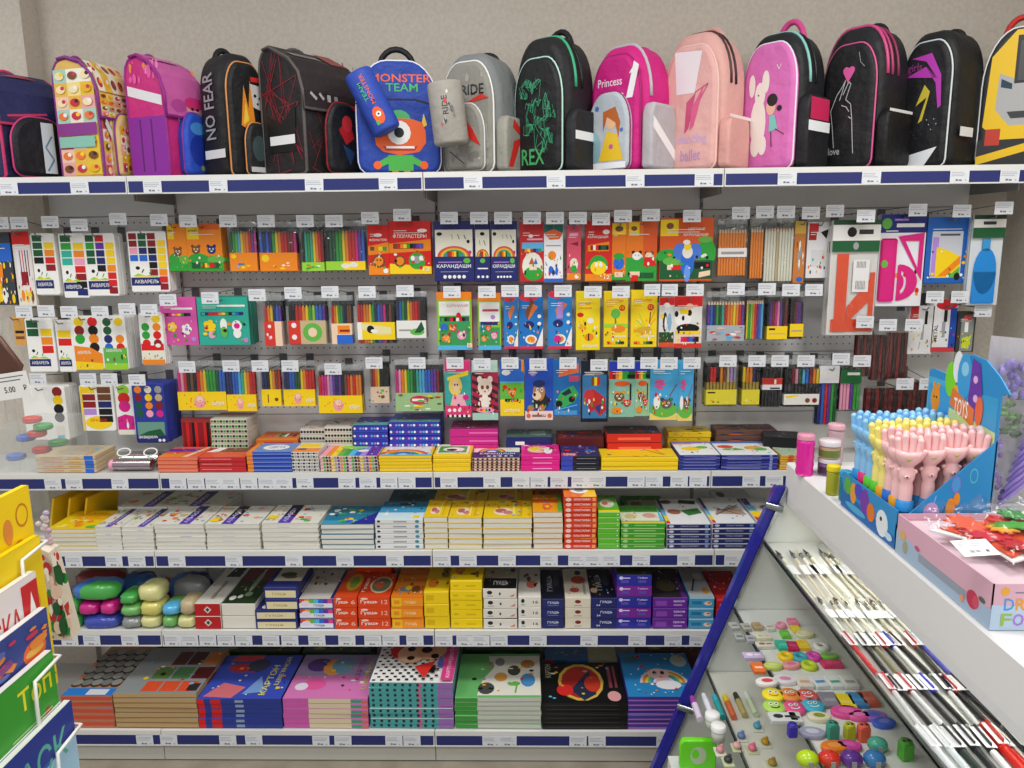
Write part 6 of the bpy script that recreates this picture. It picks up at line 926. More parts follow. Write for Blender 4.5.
rob = [('p', [(.05, .3), (.1, .8), (.4, .98), (.6, .98), (.9, .8), (.95, .3), (.5, .1)], 'e0b81e'), ('p', [(.2, .42), (.22, .68), (.5, .62), (.8, .68), (.8, .42), (.6, .3), (.4, .3)], 'a8a8a8'), ('r', .42, .6, .6, .94, '2a2a2c'), ('r', .46, .62, .56, .9, '4a4a4c'), ('p', [(.25, .58), (.4, .56), (.4, .6), (.25, .64)], '1a3a4a'), ('p', [(.62, .56), (.78, .58), (.78, .64), (.62, .6)], '1a3a4a'), ('p', [(.36, .4), (.66, .4), (.6, .35), (.42, .35)], '3a3a3c'), ('r', .0, 0, 1, .2, '2c2c2e'), ('p', [(.0, .02), (.9, .14), (.9, .2), (0, .08)], 'e0b81e'), ('r', .1, .16, .3, .28, 'b83a2a')]
backpack(983, 1066, 28, 4, .15, 'yellow and grey angular mask backpack at the far right end', '2a2a2c', '303032', 'e8e8e8', rob, handle='c8302a', ph=.98, pw=.95, topf=.9, yc=-.2)
# ------------------------------------------------------------------ the glass showcase counter on the right
YF, YN = -.80, -2.75
XS = onY(786, 468, YF).x; ZTOP, ZUN = onX(983, 630, XS).z, onX(859, 580, XS).z; pass
W_ = ('e4e4e4', 'g')
cn = empty('showcase_counter', (XS, YF, 0)); tag(cn, 'white showcase counter with blue framed slanted glass and lit interior', 'display counter')
def ab(b, name, parent): return b.build(name, parent, (-XS, -YF, 0))
ab(MB().rbox(XS, YN, ZUN, 2.0, YF, ZTOP, W_, .004), 'counter_top', cn)
# slanted glass: from (1.045,1.135) down to (.70,.36)
_g1, _g2 = onY(779, 492, YF), onY(660, 762, YF)
gx = lambda z: _g2.x+(z-_g2.z)*(_g1.x-_g2.x)/(_g1.z-_g2.z)
b = MB(); b.add([(gx(1.135), YN, 1.135), (gx(1.135), YF, 1.135), (gx(.12), YF, .12), (gx(.12), YN, .12)], [(0, 1, 2, 3)], ('e8f0f0', 'glass')); gl = ab(b, 'glass_front', cn)
ep = MB(); pr = [(gx(.02), .02), (1.95, .02), (1.95, 1.135), (gx(1.135), 1.135)]
ep.add([(x, y, z) for y in (YF, YF-.012) for x, z in pr], [(0, 1, 2, 3), (7, 6, 5, 4), (0, 4, 5, 1), (1, 5, 6, 2), (2, 6, 7, 3), (3, 7, 4, 0)], ('e6e8e2', 'm')); ab(ep, 'end_panel', cn)
fr = MB(); fr.add([(x+dx, y, z) for (x, z) in ((gx(1.15), 1.15), (gx(.02), .02)) for dx in (-.024, .012) for y in (YF+.004, YF-.02)], [(0, 1, 3, 2), (4, 6, 7, 5), (0, 2, 6, 4), (1, 5, 7, 3), (0, 4, 5, 1), (2, 3, 7, 6)], ('2a2a9c', 's')); ab(fr, 'corner_frame', cn)
tr = MB(); tr.add([(gx(z)+dx, y, z) for z in (1.15, .02) for dx in (.001, .008) for y in (YF-.018, YF-.03)], [(0, 1, 3, 2), (4, 6, 7, 5), (0, 2, 6, 4), (1, 5, 7, 3), (0, 4, 5, 1), (2, 3, 7, 6)], ('b0b4bc', 'chrome')); ab(tr, 'metal_trim', cn)
for z_ in (1.10, .45): ab(MB().cyl((gx(z_)-.035, YF-.026, z_), (gx(z_)+.012, YF-.04, z_-.01), .011, .011, ('a0a4a8', 'chrome'), 12), 'hinge', cn)
Z1, Z2, Z3 = .98, .765, .56
for z_, c in ((Z1, 'dcdcd4'), (Z2, 'd8dcd6'), (Z3, 'd8d8cc')):
    s = MB(); x0 = gx(z_)+.015; s.box(x0, YN, z_-.008, 1.9, YF-.014, z_-.002, (c, 'm')); s.box(x0, YN, z_-.012, x0+.003, YF-.014, z_+.004, ('5a605c', 's')); ab(s, 'display_shelf', cn)
ab(MB().box(gx(.3), YN, .10, 1.9, YF-.014, .12, ('c8c8c0', 'm')), 'cabinet_floor', cn)
ab(MB().box(1.88, YN, .02, 1.95, YF, 1.135, ('e0e0dc', 'm')), 'back_panel', cn)
# ---- pens on the upper shelf
def pen(x, ynear, L, col, capc, stick, label, z=Z1, r=.0042, brush=False, grp='pens on the upper showcase shelf'):
    b = MB(); d = Vector((0, 1, 0)); zc = r+.0005
    if brush:
        b.cyl((0, 0, zc), (0, L*.78, zc), r*.6, r*.95, col, 8); b.cyl((0, L*.78, zc), (0, L*.88, zc), r*.95, r*.9, ('c8c8c8', 'chrome'), 8)
        o = b.build('paint_brush', None, (x, ynear, z)); MB().cyl((0, L*.88, zc), (0, L, zc), r*1.1, r*.2, capc, 8).build('bristles', o)
    else:
        b.cyl((0, .006, zc), (0, L*.64, zc), r, r, col, 8); b.cyl((0, 0, zc), (0, .006, zc), r*.4, r, 'a', 8)
        o = b.build('pen', None, (x, ynear, z)); cp = MB(); cp.cyl((0, L*.64, zc), (0, L, zc), r*1.15, r*1.05, capc, 8); cp.box(-.0012, L*.68, zc+r, .0012, L*.98, zc+r*1.9, capc); cp.build('cap', o)
    if stick: k = MB(); k.box(-.0095, L*stick[0], r*2.1, .0095, L*stick[1], r*2.1+.0006, 'f4f4f4'); k.build('price_sticker', o)
    o.rotation_euler = (0, 0, math.radians(random.uniform(-3, 3)))
    tag(o, label, 'paint brush' if brush else 'pen', grp)
    return o
YR = [onZ(760, v, Z1).y for v in (549, 606, 640)]
x0 = gx(Z1)+.028
rows = [(onZ(800, 550, Z1).y, onZ(800, 600, Z1).y, 9, True), (onZ(840, 598, Z1).y, onZ(840, 640, Z1).y, 9, True),
        (onZ(900, 634, Z1).y, onZ(900, 679, Z1).y, 10, False), (onZ(900, 676, Z1).y, onZ(900, 731, Z1).y, 10, False), (onZ(900, 727, Z1).y, onZ(900, 805, Z1).y, 10, False)]
cc = [['f0ecd8', 'e8dcc0', 'f4f0e4', 'e8e0c8'], ['f0f0e4', 'd8d0b8', 'f4f0e4', 'f0ecd8'], ['d83a40', '202022', '8a8464', '1c1c1e', 'e0e0d8', '202020', '3a3420', '5a5ac8', '303030', 'dadada'],
      ['e0e0e0', '18181a', 'e8e8e8', '202022', '141416', 'd8d8d8', '202022', '18181a', 'c8c8c8', '1a1a1c'], ['e8eef0', 'e0e8ea', '2a3a34', '202426', 'e8eaea', 'd8281e', 'c8342a', '303234', '2a2a2c', '3ac05a']]
cap2 = [['3a3a38', '4a4a40', '4a3a2a', 'e8dcb8'], ['3a3a38', 'f0ecd8', '6a4a2a', 'e8dcb8'], ['c83038', '18181a', '303028', 'b82a30', '3a3ab8', '3a1c1c', 'c8302a', '4a4ab8', '202024', 'e8e8e8'],
        ['d83a48', '18181a', 'c83040', '1c1c1e', '3a3ac8', '202022', 'c83040', '1a1a1c', '3a3ac8', '141414'], ['f0f0f0', 'e8eaea', '18181c', '1c1c1e', '28282a', 'd82a1e', '202224', '1a1a1c', 'b82a2a', '2ab050']]
nmr = ['furthest row of brushes', 'second row of brushes', 'third row from far end', 'fourth row from far end', 'nearest row']
for ri, (yf_, yn_, n, br) in enumerate(rows):
    L = yf_-yn_-.004
    for i in range(n):
        thick = .0088 if (ri == 4 and i in (5, 9)) else (.0064 if ri == 4 else .005)
        c1, c2 = cc[ri][i % len(cc[ri])], cap2[ri][i % len(cap2[ri])]
        w_ = {'e8eef0': 'white', 'e0e8ea': 'pale', 'd8281e': 'thick red', 'c8342a': 'red', '3ac05a': 'thick green', 'd83a40': 'red', '5a5ac8': 'blue'}.get(c1, 'slim')
        pen(x0+i*.0215+(.002 if ri % 2 else 0), yn_+random.uniform(-.003, .003), L*random.uniform(.95, 1), c1, c2, (.42, .62) if br else (.66, .97), '%s %s, %s from the glass in the %s' % (w_, 'brush' if br else 'pen', ORD[i+1], nmr[ri]), r=thick, brush=br)
# ---- erasers, sharpeners and small goods on the middle shelf
def small(u, v, kind, col, label, sz=1.0, col2='w', name=None, z=Z2, h=.012):
    p = onZ(u, v, z); b = MB(); s = .0142*sz
    if kind == 'b': b.rbox(-s, -s*1.35, 0, s, s*1.35, h, col, .002); b.art((-s*.8, -s, h), (1, 0, 0), (0, 1, 0), s*1.6, s*2, [('r', .1, .2, .9, .5, col2)])
    elif kind == 'w': b.rbox(-s*1.9, -s, 0, s*1.9, s, h, col, .002); b.art((-s*1.7, -s*.8, h), (1, 0, 0), (0, 1, 0), s*3.4, s*1.6, [('e', .3, .5, .2, .3, col2), ('r', .55, .3, .9, .6, col2)])
    elif kind == 'd': b.lathe([(0, 0), (s*1.35, 0), (s*1.45, h*.5), (s*1.2, h), (s*.55, h), (s*.5, h*.6), (0, h*.6)], col, 18); b.art((-s*.5, -s*.5, h*.6), (1, 0, 0), (0, 1, 0), s, s, [('c', .5, .5, .5, col2)])
    elif kind == 'f': b.lathe([(0, 0), (s*1.25, 0), (s*1.45, h*.35), (s*1.45, h*.7), (s*1.25, h), (0, h)], col, 18); b.art((-s*1.2, -s*1.2, h+.0003), (1, 0, 0), (0, 1, 0), s*2.4, s*2.4, [('c', .35, .62, .12, 'w'), ('c', .65, .62, .12, 'w'), ('c', .36, .62, .06, 'k'), ('c', .66, .62, .06, 'k'), ('l', [(.25, .36), (.4, .25), (.6, .25), (.75, .36)], .07, col2)])
    elif kind == 'o': b.puff([(s*1.6*math.cos(t), s*1.0*math.sin(t)) for t in [i*math.pi/9 for i in range(18)]], 0, h, .003, col, 2); b.v = [(x, zz, y) for x, y, zz in b.v]; b.f = [f[::-1] for f in b.f]; b.art((-s, -s*.6, h), (1, 0, 0), (0, 1, 0), s*2, s*1.2, [('e', .5, .5, .4, .4, col2)])
    elif kind == 's':
        hh = .034*sz; b.rbox(-s*.8, -s*.7, 0, s*.8, s*.7, hh, col, .003); b.lathe([(s*.75, hh), (s*.75, hh+.002), (0, hh+.002)], col, 12); b.art((-s*.8, -s*.7, hh+.0021), (1, 0, 0), (0, 1, 0), s*1.6, s*1.4, [('c', .3, .5, .14, '2a2a2a'), ('c', .7, .5, .14, '2a2a2a')])
    elif kind == 'p': b.ell((0, 0, s*.9), s*1.3, s*1.1, s*.95, (col, 's')); b.box(-s*.25, -s*1.15, s*.4, s*.25, -s*.9, s*1.2, 'a')
    label += ' in the showcase' if len(label.split()) < 4 else ''
    o = b.build(name or {'b': 'eraser', 'w': 'eraser', 'd': 'ring_eraser', 'f': 'face_eraser', 'o': 'shaped_eraser', 's': 'sharpener', 'p': 'sharpener'}[kind], None, (p.x, p.y, z-.0015))
    o.rotation_euler = (0, 0, math.radians(random.uniform(-8, 8)))
    tag(o, label, 'sharpener' if kind in 'sp' else 'eraser'); return o
tray = MB()
pts = [onZ(727, 626, Z2), onZ(842, 626, Z2), onZ(935, 800, Z2), onZ(794, 800, Z2)]
tray.box(gx(Z2)+.02, pts[2].y, Z2-.002, XS+.13, pts[0].y, Z2-.0012, ('d8dcd4', 'm')); tray.tube([(gx(Z2)+.022, pts[2].y, Z2+.003), (gx(Z2)+.022, pts[0].y, Z2+.003), (XS+.13, pts[0].y, Z2+.003)], .0015, ('f0f0f0', 'clear')); o = tray.build('display_tray'); tag(o, 'clear tray lined white under the erasers on middle shelf', 'tray')
for i, t in enumerate([(734, 628, 'b', 'a4a8a4', 'grey boxed eraser at the far left corner', .9, '6a6e6e'), (746, 629, 'b', 'b0aca0', 'grey boxed eraser, second in the far row', .9, '7a7a72'), (757, 628, 'b', 'b8a078', 'tan boxed eraser in the far row', .9, 'a08a5a'), (769, 629, 'b', 'dcd8cc', 'cream boxed eraser in the far row', .9, 'a8a49a'),
    (781, 627, 'd', 'e890a8', 'pale pink round eraser in the far row', .8), (793, 624, 'b', 'e87a98', 'pink eraser above the yellow one', 1.0, 'e8a0b0'), (796, 631, 'b', 'e8d020', 'yellow eraser in the far row', .9, 'e8d860'), (739, 639, 'b', '9aa09c', 'dark grey boxed eraser in second row', .9, '5a605e'), (750, 641, 'b', 'a8a8b0', 'lilac grey boxed eraser in second row', .8, '6a6a74'), (763, 639, 'w', 'e4dfc4', 'cream wide eraser in second row', .8, 'c8c0a0'),
    (785, 636, 'b', '6ac83a', 'bright green slim eraser', .9, '8ae05a'), (805, 636, 'o', 'd8d8a8', 'pale oval eraser beside the brushes', 1.2, 'e4e4c0'), (765, 647, 'w', 'e0dccc', 'white eraser with brown stripe', .9, '9a6a50'), (782, 647, 'b', '3ac0a0', 'teal rectangular eraser', 1.1, '6ad8c0'), (792, 648, 'b', 'c82a5a', 'crimson rectangular eraser', 1.1, 'e0507a'), (803, 647, 'b', 'f0c820', 'yellow rectangular eraser', 1.1, 'f4d850'), (821, 648, 'd', 'e4e4dc', 'white round eraser with dark eye', 1.1, '2a2a30'),
    (753, 658, 'w', 'c0b0d0', 'lilac wide eraser in the left column', 1.0, 'e8e0f0'), (786, 658, 'd', 'f0d020', 'yellow ring eraser', 1.1, 'e09030'), (800, 659, 'd', '3ab0c0', 'cyan ring eraser', 1.1, '7a6aa0'), (813, 658, 'd', 'd84ab0', 'magenta ring eraser', 1.1, 'c83a90'), (829, 658, 'o', '7ac83a', 'green oval eraser with grey centre', 1.1, '8a9a8a'),
    (758, 670, 'b', 'e8702a', 'orange speckled eraser', 1.1, 'f0d0b0'), (773, 668, 'o', 'c8d86a', 'lime tongue shaped eraser', 1.1, 'd8e890'), (791, 667, 'o', 'f0a0a0', 'salmon half round eraser', 1.1, 'e87a9a'), (809, 667, 'd', 'c8d83a', 'lime ring eraser', 1.1, 'a8b82a'), (832, 666, 'w', 'd8386a', 'long raspberry eraser', 1.0, 'e85a80'),
    (767, 684, 'o', 'e8e4e0', 'white shoe shaped eraser with red middle', 1.3, 'd84a50'), (785, 682, 'o', 'ece4e8', 'white shoe shaped eraser with pink middle', 1.3, 'd890b0'), (804, 684, 'b', 'e4e0d0', 'card eraser with orange print', 1.3, 'e0a890'), (819, 684, 'b', 'dfe2e4', 'card eraser with blue print', 1.3, '5a9ac8'), (834, 684, 'b', 'dfe4de', 'card eraser with green print', 1.3, '5aa890'), (849, 684, 'b', 'e2e4da', 'card eraser with pale print', 1.3, 'a0b0a0'),
    (773, 697, 'f', 'e8d82a', 'yellow smiling face eraser', 1.3, 'r'), (790, 697, 'f', 'e88a3a', 'orange face eraser', 1.3, 'r'), (807, 698, 'f', 'e05a5a', 'coral face eraser', 1.3, 'w'), (774, 709, 'f', 'a8d05a', 'green face eraser', 1.3, 'k'), (794, 710, 'f', 'e0508a', 'pink face eraser', 1.3, 'w'), (813, 708, 'f', '3ab4d0', 'turquoise face eraser', 1.3, 'w'),
    (829, 702, 'b', '8a8894', 'grey long eraser in clear wrap', 1.5, 'a8a4b0'), (845, 704, 'b', 'f0d828', 'yellow long eraser', 1.5, 'f4e060'), (857, 702, 'b', '4a90c8', 'blue long eraser', 1.4, '5aa0d8'), (868, 701, 'b', 'e06a50', 'coral long eraser', 1.4, 'e88a70'),
    (783, 720, 'w', 'c8ccc8', 'checkered black and white eraser', 1.2, '2c2c2c'), (795, 720, 'b', 'd0d0cc', 'grey patterned eraser', 1.0, '4a4a4a'), (819, 719, 'o', 'e8e0c0', 'avocado shaped eraser', 1.2, '8a9a30'), (846, 714, 'o', 'e850a0', 'pink bow shaped eraser, larger', 1.6, 'f070b8'), (859, 718, 'o', 'e85aa8', 'pink bow shaped eraser, smaller', 1.2, 'f080c0'), (874, 718, 'o', 'a070d0', 'violet oval sharpener case', 1.3, '5a70d8'), (884, 725, 'o', '4a6ad8', 'blue oval sharpener case', 1.2, '7a8ae0'),
    (792, 736, 's', '3a30a8', 'tall indigo sharpener', .9), (812, 735, 'o', 'a0a0b8', 'grey lilac oval eraser case', 1.3, 'c8c8d8'), (832, 738, 's', '2a9a88', 'teal double hole sharpener', 1.1), (849, 738, 's', 'b8c02a', 'olive yellow double hole sharpener', 1.0), (863, 740, 's', 'e8604a', 'red orange double hole sharpener', 1.1),
    (834, 749, 'o', 'e87a28', 'orange capsule eraser', 1.3, 'f09a50'), (849, 748, 'o', 'c8389a', 'magenta capsule eraser', 1.2, 'd85ab0'), (877, 750, 'p', '4aa890', 'sea green domed sharpener', 1.2), (905, 758, 's', '5ab040', 'green sharpener with yellow top by the pens', 1.2),
    (807, 765, 'p', 'b0d020', 'lime domed sharpener', 1.3), (829, 765, 'p', 'd82a24', 'red domed sharpener', 1.3), (851, 765, 'p', '5a2a90', 'purple domed sharpener', 1.3), (874, 765, 'p', '2a7ab8', 'blue domed sharpener', 1.3)]): small(*t)
# ---- goods on the lower shelf
for u, v, c, c2, lb in ((700, 708, 'd8c8e0', '9a3aa0', 'white and purple highlighter behind the glass'), (712, 705, 'e0e0ec', 'd8d8e4', 'white lilac highlighter behind the glass'), (723, 706, '2a9a9a', '3ab0c0', 'teal highlighter behind the glass'), (734, 706, 'd86a3a', 'e8d020', 'yellow and orange highlighter'), (745, 704, 'b8a86a', '3a3a34', 'black and olive highlighter'), (756, 703, 'c8d8b0', 'e0e4dc', 'pale green highlighter behind the glass')):
    p = onZ(u, v+14, Z3); q = MB(); q.cyl((0, 0, .009), (0, .07, .009), .009, .009, c, 10); o = q.build('highlighter', None, (p.x, p.y, Z3-.002)); MB().cyl((0, .07, .009), (0, .105, .009), .0095, .007, c2, 10).build('cap', o); tag(o, lb, 'highlighter')
for i, (u, v) in enumerate(((712, 727), (718, 739))):
    p = onZ(u, v, Z3); q = MB(); q.lathe([(0, 0), (.018, 0), (.018, .03), (.0, .03)], 'c8ccc0', 16); o = q.build('glue_pot', None, (p.x, p.y, Z3-.002)); MB().lathe([(.02, .03), (.02, .042), (.017, .045), (0, .045)], 'f0f0ee', 18).build('lid', o); tag(o, ['white lidded pot, further from camera', 'white lidded pot, nearer the camera'][i], 'glue pot', 'white lidded pots')
# green tape dispenser shape
p = onZ(692, 775, .45); q = MB(); ol = [(-.045, 0), (.045, 0), (.05, .01), (.05, .075), (.04, .088), (-.04, .088), (-.05, .075), (-.05, .01)]
q.puff(ol, -.01, .01, .004, ('6ad81e', 's'), 2); q.art((-.05, -.0103, 0), (1, 0, 0), (0, 0, 1), .1, .088, [('e', .5, .5, .22, .3, 'b8c8a8'), ('e', .42, .55, .1, .16, '6ad81e')]); o = q.build('tape_dispenser', None, (p.x+.02, p.y+.03, .45)); tag(o, 'bright green plastic case with oval window behind the slanted glass', 'plastic case')
st = MB().box(p.x-.05, p.y-.02, .12, p.x+.12, p.y+.08, .4485, ('d8dcd8', 'm')).build('carton'); tag(st, 'pale carton under the bright green case in showcase', 'box')
for i, (u, v, c) in enumerate(((720, 752, 'c88a90'), (737, 748, 'e0b0a8'), (741, 738, '6a88b8'), (752, 750, 'e87a90'), (757, 728, '5aa0b8'), (728, 762, '3a3a38'), (765, 744, 'b8901c'), (772, 765, 'a88a3a'))):
    p = onZ(u, v, Z3); q = MB(); q.rbox(-.014, -.018, 0, .014, .018, .004, ['d8d8c8', 'c8d0a8'][i % 2], .001); q.ell((0, 0, .01), .011, .012, .008, c); q.ell((.006, .008, .014), .005, .005, .005, c)
    o = q.build('hair_clip_card', None, (p.x, p.y, Z3-.002)); tag(o, 'small %s figure on card on the lower showcase shelf' % ['dusty rose', 'peach', 'blue', 'pink', 'light blue', 'black', 'gold', 'olive gold'][i], 'trinket', 'trinkets on the lower showcase shelf')
# ------------------------------------------------------------------ on the counter top
ZC = ZTOP+.001
def jar(u, v, r, h, col, lid, label, kind='s', bump=False, lidh=.012, band=None):
    p = onZ(u, v, ZC); b = MB()
    if bump:
        b.lathe([(0, 0), (r, 0)]+[(r*(1+.08*((k % 2))), h*k/10) for k in range(11)]+[(0, h)], (col, 's'), 14)
    else: b.lathe([(0, 0), (r*.92, 0), (r, h*.1), (r, h*.9), (r*.9, h), (0, h)], (col, kind), 16)
    o = b.build('slime_jar', None, (p.x, p.y, ZC)); MB().lathe([(r*1.05, h), (r*1.05, h+lidh), (r*.95, h+lidh+.003), (0, h+lidh+.003)], lid, 18).build('lid', o)
    if band: MB().lathe([(r*1.01, h*.15), (r*1.01, h*.7)], band, 16).build('label', o)
    tag(o, label, 'toy jar'); return o
jar(804, 474, .0225, .10, 'e0209a', ('d890a8', 's'), 'bumpy magenta slime tube at the counter corner', bump=True)
jar(828, 474, .028, .036, '7a5a8a', 'c8c4cc', 'short purple putty tub under the brown one', band='3a3040', lidh=.008)
o = jar(828, 474, .028, .036, 'b89a7a', ('d8d0d4', 's'), 'brown putty tub with grey lid, upper of two', band='6a7a3a'); o.location.z += .0475
jar(834, 464, .0225, .105, 'c0a0a8', ('dca8b4', 's'), 'tub with pale pink lid behind the putty tubs')
jar(832, 494, .016, .062, 'a8a82a', 'e8d21e', 'olive bubble bottle with yellow cap'); jar(845, 500, .016, .06, '1c7a8a', '2a9ac8', 'teal bubble bottle with blue cap')
# ---- bubble wand display box
bx0, by0, by1 = XS+.01, onX(889, 554, XS).y, onX(836, 511, XS).y
bx1 = onY(999, 436, by0).x
BL = ('2a90d0', 'g'); db = empty('display_box', (0, 0, 0)); tag(db, 'blue cardboard display box with TOYS header holding bubble wands', 'display box')
b = MB(); b.box(bx0, by0, ZC, bx1, by1, ZC+.003, 'd8e8f0'); b.build('box_base', db)
lip = .085
fl = MB(); fl.box(bx0, by0, ZC, bx0+.003, by1, ZC+lip, BL); wv = by1-by0
fl.art((bx0-.0001, by1, ZC), (0, -1, 0), (0, 0, 1), wv, lip, [('p', [(0, 0), (1, 0), (1, .3), (0, .5)], '1c6ab8'), ('e', .12, .7, .07, .25, '5ab03a'), ('e', .24, .6, .06, .3, 'e8a02a'), ('e', .34, .75, .08, .22, '4a4ac8'), ('e', .46, .6, .08, .35, '7a3ab0'), ('e', .58, .45, .07, .25, 'e87a2a'), ('e', .78, .4, .1, .35, 'e8f0f4'), ('e', .76, .5, .02, .06, 'k'), ('e', .3, .2, .2, .1, '4ab0e0'), ('e', .9, .2, .06, .1, 'c8e4f4')]); fl.build('front_flap', db)
for y, nm in ((by0, 'side_panel'), (by1-.003, 'side_panel')):
    s = MB(); tri = [(bx0, ZC), (bx1, ZC), (bx1, ZC+.235), (bx0, ZC+.055)]
    s.add([(x, yy, z) for yy in (y, y+.003) for x, z in tri], [(3, 2, 1, 0)[::-1], (7, 6, 5, 4), (0, 4, 5, 1), (1, 5, 6, 2), (2, 6, 7, 3), (3, 7, 4, 0)], BL)
    if y == by0: s.art((bx0, y-.0002, ZC), (1, 0, 0), (0, 0, 1), bx1-bx0, .235, [('l', [(.1, .3), (.55, .2)], .01, '8ac8f0'), ('l', [(.3, .1), (.4, .5)], .01, '8ac8f0'), ('e', .36, .32, .09, .12, 'c8a0d8'), ('e', .6, .6, .05, .08, '7a80d8'), ('e', .6, .6, .04, .06, '4aa0e0'), ('e', .78, .68, .045, .07, '5ac0d8'), ('e', .78, .68, .035, .055, '2a90d0'), ('e', .56, .38, .05, .1, 'e8922a'), ('e', .62, .47, .035, .06, 'e8922a'), ('e', .48, .28, .03, .05, 'e8922a'), ('l', [(.5, .4), (.47, .3)], .01, '3a2a1a')])
    s.build(nm, db)
hd = MB(); HX = bx1-.004
hA, hB = by0, by1
outl = [(hA, ZC), (hB, ZC), (hB, ZC+.335), (hB-.02, ZC+.34), (hB-.10, ZC+.335), (hB-.12, ZC+.375), (hB-.17, ZC+.395), (hB-.22, ZC+.39), (hB-.27, ZC+.365), (hB-.31, ZC+.335), (hA, ZC+.33)]
hd.add([(x, y, z) for x in (HX, HX+.003) for y, z in outl], [tuple(range(11)), tuple(range(21, 10, -1))]+[(i, 11+i, 11+(i+1) % 11, (i+1) % 11) for i in range(11)], BL)
hd.art((HX-.0002, hB, ZC+.0), (0, -1, 0), (0, 0, 1), hB-hA, .4, [('r', .0, 0, 1, .5, 'e4dce0'), ('p', [(.0, .5), (.2, .52), (.35, .5), (.3, .8), (0, .8)], '4ab0e0'), ('p', [(.02, .46), (.98, .46), (.98, .8), (.02, .76)], '3aa0d8'), ('p', [(.3, .46), (.98, .46), (.98, .62), (.35, .66)], 'c8dca0'), ('e', .13, .68, .07, .08, 'e8962a'), ('e', .13, .54, .08, .08, 'e8a02a'), ('c', .1, .76, .025, 'e8962a'), ('c', .17, .76, .025, 'e8962a'), ('c', .11, .69, .01, 'k'), ('c', .15, .69, .01, 'k'),
      ('e', .34, .82, .08, .1, '7ad82a'), ('e', .43, .74, .06, .06, 'e8b02a'), ('e', .43, .9, .07, .09, 'e8ecf4'), ('e', .53, .86, .1, .13, '3aa0e0'), ('e', .53, .9, .05, .04, '8ad0f0'), ('p', [(.6, .7), (.62, .97), (.72, .95), (.78, .8), (.7, .66)], '6a3aa8'), ('c', .68, .86, .03, 'e0b8e8'), ('c', .7, .76, .03, 'e0b8e8'), ('e', .76, .7, .05, .08, 'e86a3a'), ('p', [(.36, .68), (.7, .6), (.7, .7), (.38, .78)], 'e07a3a'), ('t', 'TOYS', .42, .635, .62, .73, 'w'), ('e', .8, .55, .09, .08, 'f0f4f8'), ('e', .87, .47, .06, .06, '4a90d0'), ('e', .3, .57, .07, .06, '4a8ae0'), ('e', .52, .52, .06, .05, 'e0a0c8'), ('e', .66, .52, .05, .05, 'e8d86a')]); hd.build('header_card', db)
WC = {'pink': ('f4c4c4', ['2a90d8', 'e8a01e', '2a70d0', '5ac83a'], ['1c6a80', 'a8801c', '1c4a90', '7ab82a']), 'yellow': ('f4e684', ['5ac83a', 'e0307a', '2a90d8', 'e8a01e'], ['9ab82a', 'b82a5a', '1c6a80', 'b88a1c']), 'blue': ('8ac4ee', ['e8b01e', '5ac83a', 'e0307a', '2a90d8'], ['d8981c', '7aa82a', 'b82a5a', '1c6a80'])}
def wand(kind, ci):
    body, caps, tubes = WC[kind]; S_ = (body, 's')
    root = empty('bubble_wand')
    MB().lathe([(0, 0), (.0155, 0), (.0165, .005), (.0165, .075)], (tubes[ci], 's'), 14).build('liquid_tube', root)
    MB().lathe([(.0175, .072), (.0175, .092), (.013, .096), (0, .096)], caps[ci], 14).build('collar', root)
    t = MB(); t.lathe([(.0135, .09), (.014, .125), (.012, .135), (.016, .145), (.0165, .158), (.0125, .168), (.014, .172), (.022, .182), (.027, .196), (.026, .207), (0, .2)], S_, 14)
    for sx in (-1, 1): t.ell((sx*.0145, -.002, .160), .0055, .004, .0055, S_, 8, 5)
    t.ell((0, -.015, .150), .007, .006, .005, S_, 8, 5)
    t.art((-.006, -.0212, .147), (1, 0, 0), (0, 0, 1), .012, .008, [('c', .5, .5, .16, '3a2a2a')])
    t.build('bear_handle', root)
    h = MB()
    for i, (dx, ln, an) in enumerate(((-.019, .022, -.12), (-.007, .03, -.04), (.006, .03, .04), (.018, .023, .12))):
        x1, z1 = dx+math.sin(an)*ln, .203+ln
        h.cyl((dx*.9, 0, .192), (x1, 0, z1), .0068, .0074, S_, 9, caps=False); h.ell((x1, 0, z1), .0076, .0076, .0085, S_, 9, 5)
    h.cyl((.018, -.004, .185), (.030, -.008, .205), .0055, .005, S_, 9, caps=False); h.ell((.030, -.008, .206), .0052, .0052, .006, S_, 9, 5)
    h.build('hand_top', root)
    if kind == 'pink': MB().art((-.009, -.0245, .186), (1, 0, 0), (0, 0, 1), .018, .014, [('e', .5, .5, .3, .45, 'a8b84a'), ('e', .3, .6, .25, .25, '7a9a3a'), ('e', .7, .6, .25, .25, '8aa84a')]).build('leaf_mark', root)
    return root
protos = {(k, c): None for k in WC for c in range(4)}
nx, ny = 4, 8; colw = ['nearest the flap', 'second from the flap', 'third from the flap', 'at the header']
for j in range(ny):
    kind = 'pink' if j < 3 else 'yellow' if j < 5 else 'blue'
    for i in range(nx):
        ci = (i*3+j) % 4 if not (kind == 'pink' and j == 0) else 0
        x = bx0+.028+i*(bx1-bx0-.056)/3; y = by0+.03+j*((by1-by0-.06)/(ny-1))
        if protos[(kind, ci)] is None: o = protos[(kind, ci)] = wand(kind, ci)
        else: o = dup(protos[(kind, ci)])
        o.scale = (1, 1, .97); o.location = (x, y, ZC+.004+random.uniform(0, .006)+(.012*i/nx)); o.rotation_euler = (0, 0, math.radians(random.uniform(-35, 10)))
        tag(o, '%s hand-shaped bubble wand, %s, %s row from the near side' % (kind, colw[i], ORD[j+1]), 'bubble wand', 'bubble wands in the display box')
